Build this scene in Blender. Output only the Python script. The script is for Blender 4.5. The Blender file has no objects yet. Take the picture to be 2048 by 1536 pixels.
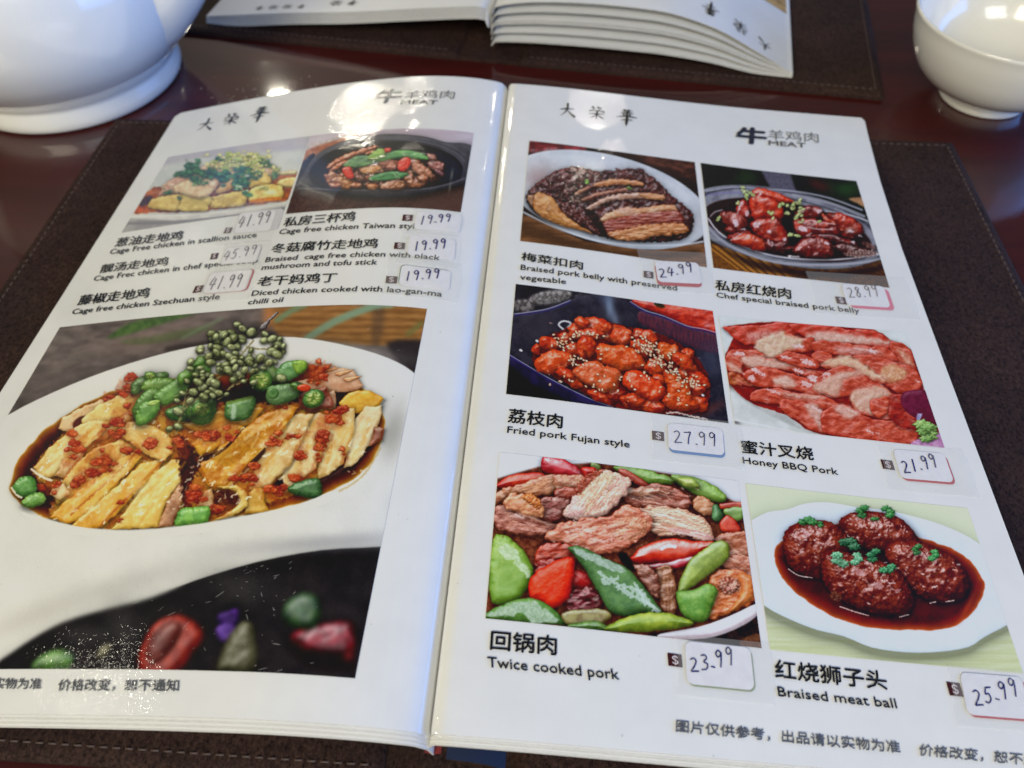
import bpy, bmesh, math, random
from mathutils import Matrix, Vector
import numpy as np
#PAINT-BEGIN
# ---------------------------------------------------------------- print engine: the menu's printed pictures, drawn by code
import numpy as np
_rng = np.random.default_rng(7)
def _mk(n, beta, seed, cut=0.22):
    r = np.random.default_rng(seed)
    fx = np.fft.fftfreq(n)[:, None]; fy = np.fft.fftfreq(n)[None, :]
    f = np.sqrt(fx*fx+fy*fy); f[0, 0] = 1
    s = np.fft.fft2(r.standard_normal((n, n)))/np.maximum(f, 4.0/n)**beta
    s *= np.exp(-(f/cut)**2)
    s[0, 0] = 0; a = np.real(np.fft.ifft2(s)); a = a/a.std()
    return a.astype(np.float32)
_N = 512
_NO = [_mk(_N, 1.5, 11), _mk(_N, 1.5, 12), _mk(_N, 1.7, 13)]
_NS = [_mk(_N, 2.3, 21, .07), _mk(_N, 2.3, 22, .07), _mk(_N, 2.5, 23, .07)]
def noise(X, Y, sc, seed=0, ax=1.0, ay=1.0, T=None):
    """fractal noise, about -1..1 after clipping; sc = size in pixels of the coarsest lumps"""
    k = 128.0/sc
    t = (T or _NO)[seed % 3]; ox = (seed*97.31) % _N; oy = (seed*57.77) % _N
    x = (X*k*ax+ox) % _N; y = (Y*k*ay+oy) % _N
    xi = x.astype(np.int32); yi = y.astype(np.int32); fx = x-xi; fy = y-yi
    xj = (xi+1) % _N; yj = (yi+1) % _N; xi %= _N; yi %= _N
    return ((t[yi, xi]*(1-fx)+t[yi, xj]*fx)*(1-fy)+(t[yj, xi]*(1-fx)+t[yj, xj]*fx)*fy)*0.5
def hexc(h):
    if not isinstance(h, str): return np.array(h, np.float32)
    return np.array([int(h[i:i+2], 16)/255.0 for i in (0, 2, 4)], np.float32)
def smooth(P, n=4, closed=True):
    P = np.asarray(P, float); m = len(P); out = []
    rng = range(m) if closed else range(m-1)
    for i in rng:
        if closed: a, b, c, d = P[(i-1) % m], P[i], P[(i+1) % m], P[(i+2) % m]
        else: a, b, c, d = P[max(i-1, 0)], P[i], P[i+1], P[min(i+2, m-1)]
        for k in range(n):
            t = k/n
            out.append(0.5*((2*b)+(-a+c)*t+(2*a-5*b+4*c-d)*t*t+(-a+3*b-3*c+d)*t**3))
    if not closed: out.append(P[-1])
    return np.array(out)
def sst(x, a, b):
    t = np.clip((x-a)/(b-a), 0, 1); return t*t*(3-2*t)
LDIR = np.array([-0.35, -0.62, 0.70]); LDIR = LDIR/np.linalg.norm(LDIR)
class Canvas:
    BK, SK, WK, EK, AK = .50, .72, .75, .75, .22
    def __init__(s, X, Y, ox=0, oy=0, sc=1.0):
        """X, Y: position of each canvas pixel in drawing units"""
        s.X = ((X-ox)/sc).astype(np.float32); s.Y = ((Y-oy)/sc).astype(np.float32)
        s.rgb = np.ones(X.shape+(3,), np.float32); s.k = 0
        s.px = float(np.abs(np.diff(s.X, axis=1)).mean()); s.py = float(np.abs(np.diff(s.Y, axis=0)).mean())
    def win(s, x0, y0, x1, y1):
        m = (s.X > x0) & (s.X < x1) & (s.Y > y0) & (s.Y < y1)
        r = np.where(m.any(1))[0]; c = np.where(m.any(0))[0]
        if len(r) < 3 or len(c) < 3: return None
        return slice(max(r[0]-1, 0), r[-1]+2), slice(max(c[0]-1, 0), c[-1]+2)
    def base(s, fn):
        s.rgb[:] = fn(s.X, s.Y)
    def put(s, w, a, col):
        s.rgb[w] = s.rgb[w]*(1-a[..., None])+col*a[..., None]
    def _sdf_poly(s, P, X, Y):
        d2 = np.full(X.shape, 1e12, np.float32); ins = np.zeros(X.shape, bool)
        m = len(P)
        for i in range(m):
            ax, ay = P[i]; bx, by = P[(i+1) % m]
            ex, ey = bx-ax, by-ay; L = ex*ex+ey*ey+1e-9
            px = X-ax; py = Y-ay
            t = np.clip((px*ex+py*ey)/L, 0, 1)
            dx = px-t*ex; dy = py-t*ey
            np.minimum(d2, dx*dx+dy*dy, out=d2)
            if ay != by:
                c = ((ay > Y) != (by > Y)) & (X < ex*(Y-ay)/(ey if ey else 1e-9)+ax)
                ins ^= c
        d = np.sqrt(d2); return np.where(ins, d, -d)
    def shape(s, pts=None, col='808080', col2=None, ell=None, line=None, w=6, w2=None, closed=True, sm=3, R=20, hk=1.0, bump=0.0, bs=30,
              bax=1, bay=1, ns=40, nax=1, nay=1, nk=1.0, spec=0.5, gl=30, amb=0.45, feather=1.5, warp=0.0, ws=25, shadow=0.0, sr=14, sofs=(0, 0),
              edge=0.0, er=8, edgecol=None, alpha=1.0, flat=False, speccol=(1, 1, 1), crisp=0.0, grad=None):
        s.k += 1; k = s.k; bump *= s.BK; shadow *= s.SK; warp *= s.WK; edge *= s.EK; amb = amb+(1-amb)*s.AK; shr = 1.0
        if ell is not None:
            cx, cy, rx, ry, ang = (list(ell)+[0])[:5]; m = max(rx, ry)
            bb = (cx-m, cy-m, cx+m, cy+m)
        elif line is not None:
            P = smooth(line, 3, False) if sm and len(line) > 2 else np.asarray(line, float)
            bb = (P[:, 0].min()-w, P[:, 1].min()-w, P[:, 0].max()+w, P[:, 1].max()+w)
        else:
            P = smooth(pts, sm) if sm > 1 else np.asarray(pts, float)
            bb = (P[:, 0].min(), P[:, 1].min(), P[:, 0].max(), P[:, 1].max())
        mg = feather*2+warp*1.5+(sr*2.5+abs(sofs[0])+abs(sofs[1]) if shadow else 2)
        wn = s.win(bb[0]-mg, bb[1]-mg, bb[2]+mg, bb[3]+mg)
        if wn is None: return
        X0 = s.X[wn]; Y0 = s.Y[wn]; X, Y = X0, Y0
        if warp:
            X = X+noise(X0, Y0, ws, k+1, T=_NS)*warp; Y = Y+noise(X0, Y0, ws, k+2, T=_NS)*warp
        def sd(X, Y):
            if ell is not None:
                a = np.radians(ang); ca, sa = np.cos(a), np.sin(a)
                u = ((X-cx)*ca+(Y-cy)*sa)/rx; v = (-(X-cx)*sa+(Y-cy)*ca)/ry
                q = np.sqrt(u*u+v*v)+1e-6
                g = np.sqrt((u/rx)**2+(v/ry)**2)/q+1e-9
                return (1-q)/g
            if line is not None:
                d = np.full(X.shape, -1e6, np.float32); n = len(P)-1
                for i in range(n):
                    ax, ay = P[i]; bx, by = P[i+1]; ex, ey = bx-ax, by-ay; L = ex*ex+ey*ey+1e-9
                    px = X-ax; py = Y-ay; t = np.clip((px*ex+py*ey)/L, 0, 1)
                    wa = w if w2 is None else w+(w2-w)*i/n; wb = w if w2 is None else w+(w2-w)*(i+1)/n
                    np.maximum(d, (wa+(wb-wa)*t)/2-np.hypot(px-t*ex, py-t*ey), out=d)
                return d
            return s._sdf_poly(P, X, Y)
        d = sd(X, Y)
        if shadow:
            ds = sd(X0-sofs[0], Y0-sofs[1]) if (sofs[0] or sofs[1]) else d
            sh = 1-shadow*np.exp(-np.clip(-ds, 0, None)/sr)
            s.rgb[wn] *= sh[..., None]
        a = sst(d, -feather, feather)*alpha
        c1 = hexc(col); c2 = hexc(col2) if col2 is not None else c1*0.85
        t = np.clip(noise(X0, Y0, ns, k+3, nax, nay)*nk*0.9+0.5, 0, 1)[..., None]
        if crisp: t = sst(t, 0.5-0.5*(1-crisp)-0.02, 0.5+0.5*(1-crisp)+0.02)
        C = c1*(1-t)+c2*t
        if grad is not None:
            (gx0, gy0), (gx1, gy1), gc = grad; vx, vy = gx1-gx0, gy1-gy0
            g = np.clip(((X0-gx0)*vx+(Y0-gy0)*vy)/(vx*vx+vy*vy), 0, 1)[..., None]
            C = C*(1-g)+hexc(gc)*g
        if edge:
            e = (edge*np.exp(-np.clip(d, 0, None)/er))[..., None]
            C = C*(1-e)+(hexc(edgecol) if edgecol is not None else C*0.25)*e
        if not flat:
            q = np.clip(d/R, 0, 1); h = R*np.sqrt(1-(1-q)**2+1e-4)*hk
            if bump: h = h+bump*noise(X0, Y0, bs, k+5, bax, bay, _NS)
            gy, gx = np.gradient(h); gx = gx/s.px; gy = gy/s.py
            il = 1/np.sqrt(gx*gx+gy*gy+1)
            nl = (-gx*LDIR[0]-gy*LDIR[1]+LDIR[2])*il
            diff = np.clip(nl, 0, 1)
            Hx, Hy, Hz = LDIR[0], LDIR[1], LDIR[2]+1; hn = np.sqrt(Hx*Hx+Hy*Hy+Hz*Hz)
            nh = np.clip((-gx*Hx-gy*Hy+Hz)*il/hn, 0, 1)
            sp = spec*nh**gl
            C = C*(amb+(1-amb)*1.5*diff)[..., None]
            C = C+(np.array(speccol, np.float32)-C)*np.clip(sp, 0, 1)[..., None]
        s.put(wn, a, C.astype(np.float32))
    def glow(s, x, y, rx, ry, col, k=0.8, ang=0):
        w = s.win(x-3*max(rx, ry), y-3*max(rx, ry), x+3*max(rx, ry), y+3*max(rx, ry))
        if w is None: return
        a = np.radians(ang); dx = s.X[w]-x; dy = s.Y[w]-y
        u = (dx*np.cos(a)+dy*np.sin(a))/rx; v = (-dx*np.sin(a)+dy*np.cos(a))/ry
        s.put(w, k*np.exp(-(u*u+v*v)), hexc(col))
    def hl(s, pts, col='ffffff', w=4, alpha=0.85, feather=1.6, warp=3, ws=12):
        s.shape(line=pts, col=col, col2=col, w=w, flat=True, alpha=alpha, feather=feather, warp=warp, ws=ws)
    def streaks(s, pts, ang, n, cols, w=(3, 9), L=(20, 90), alpha=(.25, .7), feather=3, bend=.15, seed=0):
        rg = np.random.default_rng(seed+len(pts)+int(pts[0][0])); P = np.asarray(pts, float); x0, y0 = P.min(0); x1, y1 = P.max(0); c = P.mean(0); P = c+(P-c)*.93; m = len(P); k = 0; t_ = 0
        def ins(x, y):
            r = False
            for i in range(m):
                ax, ay = P[i]; bx, by = P[(i+1) % m]
                if (ay > y) != (by > y) and x < (bx-ax)*(y-ay)/(by-ay)+ax: r = not r
            return r
        while k < n and t_ < n*12:
            t_ += 1; x, y = rg.uniform(x0, x1), rg.uniform(y0, y1); a = np.radians(ang+rg.normal()*7); l = rg.uniform(*L); q = [(x-l/2*np.cos(a), y-l/2*np.sin(a)), (x+rg.normal()*l*bend*.3, y+rg.normal()*l*bend*.3), (x+l/2*np.cos(a), y+l/2*np.sin(a))]
            if not all(ins(*z) for z in q): continue
            s.hl(q, cols[k % len(cols)], w=rg.uniform(*w), alpha=rg.uniform(*alpha), feather=feather, warp=3, ws=30); k += 1
    def blur(s, x0, y0, x1, y1, r, soft=30):
        w = s.win(x0, y0, x1, y1)
        if w is None: return
        A = s.rgb[w].copy(); kx = max(int(r/s.px), 1); ky = max(int(r/s.py), 1)
        for it in range(2):
            for ax, k in ((1, kx), (0, ky)):
                B = np.concatenate([np.repeat(A.take([0], ax), k+1, ax), A, np.repeat(A.take([-1], ax), k, ax)], ax); c = np.cumsum(B, ax, dtype=np.float64); n = A.shape[ax]
                A = ((c.take(range(2*k+1, 2*k+1+n), ax)-c.take(range(0, n), ax))/(2*k+1)).astype(np.float32)
        X, Y = s.X[w], s.Y[w]; m = np.minimum(np.minimum(X-x0, x1-X), np.minimum(Y-y0, y1-Y)); s.put(w, sst(m, 0, soft), A)
#PAINT-END

#GEOM-BEGIN
# ---------------------------------------------------------------- survey of the place: camera above the open menu
CAM_F = 1540.0; CX, CY = 1024.0, 768.0
SC = 0.25            # metres per survey unit (the camera is one unit above the cover boards)
ZT = 0.004           # cover board thickness: survey z = 0 is the top of the cover boards
def _survey():
    f = CAM_F; vpv = (1180, -1165); s = .028; pt = (1062, 257)
    a = np.array([vpv[0]-CX, -(vpv[1]-CY), -f]); dv = a/np.linalg.norm(a)
    vx, vy = vpv[0]-CX, vpv[1]-CY; c = (pt[1]-CY)-s*(pt[0]-CX)
    X = -(f*f+vy*c)/(vx+vy*s); Y = c+s*X
    du = np.array([X, -Y, -f]); du /= np.linalg.norm(du); du = -du if du[0] < 0 else du
    return np.array([du, dv, np.cross(du, dv)])
RW = _survey()
def ray(x, y): return RW @ np.array([x-CX, -(y-CY), -CAM_F])
def on_v(x, y, v):
    d = ray(x, y); return d*(v/d[1])+np.array([0, 0, 1.0])
def on_z(x, y, z=0.0):
    d = ray(x, y); return d*((z-1)/d[2])+np.array([0, 0, 1.0])
def project(P):
    P = np.asarray(P, float)-np.array([0, 0, 1.0]); c = P @ RW
    return CX+CAM_F*c[..., 0]/-c[..., 2], CY-CAM_F*c[..., 1]/-c[..., 2]
V_TOP = on_z(1062, 257)[1]-.015
class Sheet:
    """cross-section of a bent page: arc length s -> (u, z), the same for every v"""
    def __init__(s, pts):
        P = smooth(pts, 8, False); s.P = P
        s.S = np.concatenate([[0], np.cumsum(np.hypot(np.diff(P[:, 0]), np.diff(P[:, 1])))])
        s.L = s.S[-1]
    def uz(s, a):
        a = np.asarray(a, float); u = np.interp(a, s.S, s.P[:, 0]); z = np.interp(a, s.S, s.P[:, 1])
        lo = a < 0; d = (s.P[1]-s.P[0])/s.S[1]; u = np.where(lo, s.P[0, 0]+a*d[0], u); z = np.where(lo, s.P[0, 1]+a*d[1], z)
        hi = a > s.L; d = (s.P[-1]-s.P[-2])/(s.S[-1]-s.S[-2]); u = np.where(hi, s.P[-1, 0]+(a-s.L)*d[0], u); z = np.where(hi, s.P[-1, 1]+(a-s.L)*d[1], z)
        return u, z
    def surf(s, a, v, off=0.0):
        a = np.asarray(a, float); v = np.asarray(v, float); e = 1e-3; u, z = s.uz(a); u1, z1 = s.uz(a+e); u0, z0 = s.uz(a-e)
        tx, tz = u1-u0, z1-z0; n = np.hypot(tx, tz); return np.stack([u-tz/n*off, v+0*u, z+tx/n*off], -1)
    def at(s, x, y):
        d = ray(x, y); t = .5; lo, hi = .2, 2.0
        a = np.linspace(-.12, s.L+.12, 900); u, z = s.uz(a)
        # the ray runs in a plane; find where its (u, z) trace meets the profile
        tt = (z-1)/d[2]; g = tt*d[0]-u
        i = np.where(np.sign(g[:-1]) != np.sign(g[1:]))[0]
        if len(i) == 0: i = [int(np.argmin(np.abs(g)))]; i[0] = min(i[0], 898)
        i = min(i, key=lambda k: tt[k]); k = g[i]/(g[i]-g[i+1]+1e-12)
        aa = a[i]+(a[i+1]-a[i])*k; return np.array([aa, (tt[i]+(tt[i+1]-tt[i])*k)*d[1]])
def _prof(px): return [(on_v(x, y, V_TOP)[0], on_v(x, y, V_TOP)[2]) for x, y in px]
_l = _prof([(355, 227), (450, 208), (547, 190), (625, 177), (700, 166), (770, 158), (839, 152.5), (895, 152.5), (942, 155.5), (982, 161), (1005, 167)])
LEFT = Sheet(_l+[(_l[-1][0]+.010, _l[-1][1]-.012), (_l[-1][0]+.014, _l[-1][1]-.032)])
_r = _prof([(1024, 167.5), (1110, 174), (1200, 184), (1300, 196), (1400, 207.5), (1500, 217.5), (1620, 227.5), (1728, 236)])
RIGHT = Sheet([(_r[0][0]-.0085, _r[0][1]-.030), (_r[0][0]-.006, _r[0][1]-.008)]+_r)
V_BOT = .2165
#GEOM-END

C = bpy.context.scene.collection
scn = bpy.context.scene
PI = math.pi
# ---------------------------------------------------------------- camera, world, lamps, exposure
def W(P):
    """survey units -> metres, table top at z = 0"""
    P = np.asarray(P, float); return P*SC+np.array([0, 0, ZT])
cam = bpy.data.cameras.new('camera'); cam.sensor_width = 36; cam.lens = CAM_F/2048*36; cam.clip_start = .01; cam.clip_end = 50
co = bpy.data.objects.new('camera', cam); C.objects.link(co); scn.camera = co
M = Matrix([list(r) for r in RW]).to_4x4(); M.translation = Vector(W((0, 0, 1.0))); co.matrix_world = M
cam.dof.use_dof = True; cam.dof.focus_distance = .265; cam.dof.aperture_fstop = 11
wd = bpy.data.worlds.new('World'); scn.world = wd; wd.use_nodes = True
nt = wd.node_tree; bg = nt.nodes['Background']
bg.inputs[0].default_value = (.60, .60, .64, 1); bg.inputs[1].default_value = .13
scn.view_settings.view_transform = 'Standard'; scn.view_settings.look = 'None'; scn.view_settings.exposure = .19; scn.view_settings.gamma = 1
def lamp(name, loc, target, size, power, col, kind='AREA', size_y=None):
    l = bpy.data.lights.new(name, kind); l.energy = power; l.color = col
    if kind == 'AREA':
        l.shape = 'RECTANGLE' if size_y else 'DISK'; l.size = size
        if size_y: l.size_y = size_y
    else: l.shadow_soft_size = size
    o = bpy.data.objects.new(name, l); C.objects.link(o); o.location = loc
    o.rotation_euler = (Vector(target)-Vector(loc)).to_track_quat('-Z', 'Y').to_euler(); return o
lamp('ceiling_panel_light', (-.85, -1.25, 1.25), (0, .25, 0), .9, 27, (1, .92, .68), size_y=.8)
lamp('dining_room_light', (.45, -1.3, 1.25), (0, .2, 0), .9, 12, (.96, 1, 1), size_y=.8)
lamp('window_light', (1.7, .22, .36), (0, .35, .04), 2.2, 33, (.12, .35, 1.0), size_y=.9)
def mirror_lamp(name, P, N, dist, size, power, col):
    """a small bulb where the glossy page at P (normal N) would show it to the camera"""
    P = Vector(W(P)); N = Vector(N).normalized(); d = (P-co.matrix_world.translation).normalized(); r = d-2*d.dot(N)*N
    lamp(name, P+r*dist, P, size, power, col)
# ---------------------------------------------------------------- materials
def new_mat(name):
    m = bpy.data.materials.new(name); m.use_nodes = True; nt = m.node_tree; b = nt.nodes['Principled BSDF']; return m, nt, b
def node(nt, t, **k):
    n = nt.nodes.new(t)
    for a, v in k.items():
        if a in n.inputs: n.inputs[a].default_value = v
        else: setattr(n, a, v)
    return n
def noise_node(nt, scale, detail=4, rough=.6, coord='Object', stretch=None):
    tc = node(nt, 'ShaderNodeTexCoord'); src = tc.outputs[coord]
    if stretch:
        mp = node(nt, 'ShaderNodeMapping'); mp.inputs['Scale'].default_value = stretch; nt.links.new(src, mp.inputs[0]); src = mp.outputs[0]
    n = node(nt, 'ShaderNodeTexNoise'); n.inputs['Scale'].default_value = scale; n.inputs['Detail'].default_value = detail; n.inputs['Roughness'].default_value = rough
    nt.links.new(src, n.inputs['Vector']); return n
def ramp(nt, src, p0, c0, p1, c1):
    r = node(nt, 'ShaderNodeValToRGB'); e = r.color_ramp.elements; e[0].position = p0; e[0].color = (*c0, 1); e[1].position = p1; e[1].color = (*c1, 1)
    nt.links.new(src, r.inputs[0]); return r
def bump(nt, b, src, strength, dist, chain=None, sock='Normal'):
    n = node(nt, 'ShaderNodeBump'); n.inputs['Strength'].default_value = strength; n.inputs['Distance'].default_value = dist
    nt.links.new(src, n.inputs['Height'])
    if chain: nt.links.new(chain.outputs[0], n.inputs['Normal'])
    nt.links.new(n.outputs[0], b.inputs[sock]); return n
def math_n(nt, op, a, b_=None):
    m = node(nt, 'ShaderNodeMath', operation=op)
    for i, v in enumerate((a, b_)):
        if v is None: continue
        if isinstance(v, (int, float)): m.inputs[i].default_value = v
        else: nt.links.new(v, m.inputs[i])
    return m.outputs[0]
def gloss_film(nt, b):
    """laminated paper: a clear film with faint waviness and crinkled patches"""
    b.inputs['Roughness'].default_value = .45; b.inputs['Specular IOR Level'].default_value = .15
    b.inputs['Coat Weight'].default_value = .85; b.inputs['Coat Roughness'].default_value = .022; b.inputs['Coat IOR'].default_value = 1.5
    fine = noise_node(nt, 520, 3, .65); mask = noise_node(nt, 22, 2, .5); wave = noise_node(nt, 34, 2, .45)
    mk = ramp(nt, mask.outputs[0], .44, (.02, .02, .02), .60, (1, 1, 1))
    h = math_n(nt, 'MULTIPLY', fine.outputs[0], mk.outputs[0]); h = math_n(nt, 'MULTIPLY', h, .00010)
    tc = node(nt, 'ShaderNodeTexCoord'); acc = None
    for sh_, px_, rad in ((LEFT, (225, 1405), .032), (LEFT, (120, 1350), .02), (LEFT, (722, 222), .030), (LEFT, (830, 185), .018), (RIGHT, (1195, 215), .022), (LEFT, (215, 470), .022), (LEFT, (270, 520), .016)):
        a_ = sh_.at(*px_); P_ = W(sh_.surf(a_[0], a_[1])); vm = node(nt, 'ShaderNodeVectorMath', operation='DISTANCE'); nt.links.new(tc.outputs['Object'], vm.inputs[0]); vm.inputs[1].default_value = tuple(float(q) for q in P_)
        mr = node(nt, 'ShaderNodeMapRange'); mr.inputs['From Min'].default_value = rad; mr.inputs['From Max'].default_value = rad*.35; mr.inputs['To Max'].default_value = 1.0 if px_[1] > 1000 else 1.9; nt.links.new(vm.outputs['Value'], mr.inputs['Value'])
        acc = mr.outputs[0] if acc is None else math_n(nt, 'MAXIMUM', acc, mr.outputs[0])
    cr = noise_node(nt, 330, 3, .7); h = math_n(nt, 'ADD', h, math_n(nt, 'MULTIPLY', math_n(nt, 'MULTIPLY', cr.outputs[0], acc), .00020))
    w = math_n(nt, 'MULTIPLY', wave.outputs[0], .00028); h = math_n(nt, 'ADD', h, w)
    bump(nt, b, h, 1.0, 1.0, sock='Coat Normal')
def flat_mat(name, col, rough=.5, film=False, **k):
    m, nt, b = new_mat(name); b.inputs['Base Color'].default_value = (*col, 1); b.inputs['Roughness'].default_value = rough
    for a, v in k.items(): b.inputs[a].default_value = v
    if film: gloss_film(nt, b)
    return m
def s2l(h):
    c = hexc(h); return tuple(float(v) for v in np.where(c <= .04045, c/12.92, ((c+.055)/1.055)**2.4))
MAT = {}
m, nt, b = new_mat('laminated_paper'); n = noise_node(nt, 60, 5, .6); r = ramp(nt, n.outputs[0], .3, s2l('e3e3e2'), .7, s2l('e9e9e8')); nt.links.new(r.outputs[0], b.inputs['Base Color']); gloss_film(nt, b); MAT['paper'] = m
m, nt, b = new_mat('paper_edge'); n = noise_node(nt, 900, 3, .6, stretch=(1, .15, 3)); r = ramp(nt, n.outputs[0], .3, s2l('a8a49c'), .7, s2l('dedbd4')); nt.links.new(r.outputs[0], b.inputs['Base Color']); b.inputs['Roughness'].default_value = .4; MAT['edge'] = m
MAT['ink'] = flat_mat('black_print_ink', s2l('17171a'), film=True)
MAT['navy'] = flat_mat('navy_print_ink', s2l('20263a'), film=True)
MAT['grey'] = flat_mat('grey_print_ink', s2l('585a60'), film=True)
MAT['maroon'] = flat_mat('maroon_print_ink', s2l('40161a'), film=True)
MAT['white_print'] = flat_mat('white_print', s2l('e6d9d9'), film=True)
MAT['pen'] = flat_mat('blue_pen_ink', s2l('1e1e66'), .5)
MAT['pencil'] = flat_mat('grey_pen_ink', s2l('5f5c66'), .5)
m, nt, b = new_mat('sticker_paper'); n = noise_node(nt, 300, 4, .6); r = ramp(nt, n.outputs[0], .3, s2l('e4e2e6'), .7, s2l('edebef')); nt.links.new(r.outputs[0], b.inputs['Base Color']); b.inputs['Roughness'].default_value = .45; b.inputs['Coat Weight'].default_value = .5; b.inputs['Coat Roughness'].default_value = .15; MAT['sticker'] = m
for k, c in dict(red='b8434c', pink='d8708a', blue='5b83b8', green='2f6a58', olive='8c9a78', rim='cfcdd0').items(): MAT['lab_'+k] = flat_mat(k+'_label_border', s2l(c), .4)
# clear tape
m, nt, b = new_mat('clear_tape'); b.inputs['Base Color'].default_value = (.80, .80, .76, 1); b.inputs['Roughness'].default_value = .12; b.inputs['Coat Weight'].default_value = .6; b.inputs['Coat Roughness'].default_value = .05
n = noise_node(nt, 260, 3, .5); bump(nt, b, n.outputs[0], .25, .0004)
tr = node(nt, 'ShaderNodeBsdfTransparent'); mx = node(nt, 'ShaderNodeMixShader'); mx.inputs[0].default_value = .14
nt.links.new(tr.outputs[0], mx.inputs[1]); nt.links.new(b.outputs[0], mx.inputs[2]); nt.links.new(mx.outputs[0], nt.nodes['Material Output'].inputs[0]); MAT['tape'] = m
# leatherette
m, nt, b = new_mat('brown_leatherette'); n = noise_node(nt, 850, 5, .8, stretch=(1, .7, 1)); n2 = noise_node(nt, 25, 3, .5)
r = ramp(nt, n.outputs[0], .36, s2l('170d0b'), .68, s2l('4c3832')); r2 = ramp(nt, n2.outputs[0], .35, (.75, .75, .75), .7, (1.1, 1.08, 1.05))
mm = node(nt, 'ShaderNodeMix', data_type='RGBA', blend_type='MULTIPLY'); mm.inputs[0].default_value = 1; nt.links.new(r.outputs[0], mm.inputs[6]); nt.links.new(r2.outputs[0], mm.inputs[7]); nt.links.new(mm.outputs[2], b.inputs['Base Color'])
b.inputs['Roughness'].default_value = .8; b.inputs['Specular IOR Level'].default_value = .12; bump(nt, b, n.outputs[0], .7, .0006); MAT['leather'] = m
MAT['thread'] = flat_mat('stitching_thread', s2l('4b3c37'), .7)
MAT['lining'] = flat_mat('dark_blue_lining', s2l('1c2740'), .6); MAT['ribbon'] = flat_mat('red_binding_tape', s2l('7a2424'), .6)
m, nt, b = new_mat('film_scuff'); b.inputs['Base Color'].default_value = (.8, .8, .76, 1); tr = node(nt, 'ShaderNodeBsdfTransparent'); mx = node(nt, 'ShaderNodeMixShader'); mx.inputs[0].default_value = .20
nt.links.new(tr.outputs[0], mx.inputs[1]); nt.links.new(b.outputs[0], mx.inputs[2]); nt.links.new(mx.outputs[0], nt.nodes['Material Output'].inputs[0]); MAT['scuff'] = m
MAT['shade_and_dirt'] = flat_mat('gutter_gap_shade', s2l('3c3830'), .8)  # dark colour painted for shade in the gutter gaps; dirt specks share it
# lacquered table
m, nt, b = new_mat('dark_red_lacquer'); n = noise_node(nt, 5, 6, .6, stretch=(1, 7, 1)); r = ramp(nt, n.outputs[0], .3, s2l('2c0b0a'), .75, s2l('491512')); nt.links.new(r.outputs[0], b.inputs['Base Color'])
b.inputs['Roughness'].default_value = .5; b.inputs['Specular IOR Level'].default_value = .1; b.inputs['Coat Weight'].default_value = .75; b.inputs['Coat Roughness'].default_value = .05
n = noise_node(nt, 3.5, 3, .5); ns = noise_node(nt, 700, 2, .6); mk = noise_node(nt, 14, 3, .6); mkr = ramp(nt, mk.outputs[0], .55, (0, 0, 0), .72, (1, 1, 1))
h = math_n(nt, 'MULTIPLY', math_n(nt, 'MULTIPLY', ns.outputs[0], mkr.outputs[0]), .00006); h = math_n(nt, 'ADD', h, math_n(nt, 'MULTIPLY', n.outputs[0], .0012)); bump(nt, b, h, 1, 1, sock='Coat Normal')
MAT['table'] = m
m, nt, b = new_mat('table_smudge'); b.inputs['Base Color'].default_value = (.45, .42, .36, 1); b.inputs['Roughness'].default_value = .5
MAT['crumb'] = m
# porcelain
m, nt, b = new_mat('white_porcelain'); b.inputs['Base Color'].default_value = (*s2l('e4e2dc'), 1); b.inputs['Roughness'].default_value = .22; b.inputs['Coat Weight'].default_value = 1; b.inputs['Coat Roughness'].default_value = .03; b.inputs['Subsurface Weight'].default_value = .0
n = noise_node(nt, 60, 2, .5); bump(nt, b, n.outputs[0], 1, .00012, sock='Coat Normal'); MAT['porcelain'] = m
# ---------------------------------------------------------------- object helpers
def tag(o, label=None, cat=None, group=None, kind=None):
    if label: o['label'] = label
    if cat: o['category'] = cat
    if group: o['group'] = group
    if kind: o['kind'] = kind
    return o
def empty(name, loc=(0, 0, 0), rz=0):
    o = bpy.data.objects.new(name, None); C.objects.link(o); o.location = loc; o.rotation_euler = (0, 0, rz); o.empty_display_size = .02; return o
def mesh_obj(name, verts, faces, mats, parent=None, uv=None, smooth_=True, midx=None, label=None, kind=None):
    me = bpy.data.meshes.new(name); me.from_pydata([tuple(map(float, v)) for v in verts], [], [tuple(int(i) for i in f) for f in faces])
    for mt in (mats if isinstance(mats, (list, tuple)) else [mats]): me.materials.append(mt)
    if uv is not None:
        l = me.uv_layers.new(name='UVMap'); li = np.empty(len(me.loops), np.int32); me.loops.foreach_get('vertex_index', li)
        l.data.foreach_set('uv', np.asarray(uv, np.float32)[li].ravel())
    if smooth_: me.polygons.foreach_set('use_smooth', [True]*len(me.polygons))
    if midx is not None: me.polygons.foreach_set('material_index', midx)
    me.update(); o = bpy.data.objects.new(name, me); C.objects.link(o)
    if parent is not None: o.parent = parent
    if label: o['label'] = label
    if kind: o['kind'] = kind
    return o
def grid_faces(nr, nc, flip=False):
    f = []
    for i in range(nr-1):
        for j in range(nc-1):
            a = i*nc+j; q = (a, a+1, a+nc+1, a+nc); f.append(q[::-1] if flip else q)
    return f
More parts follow.
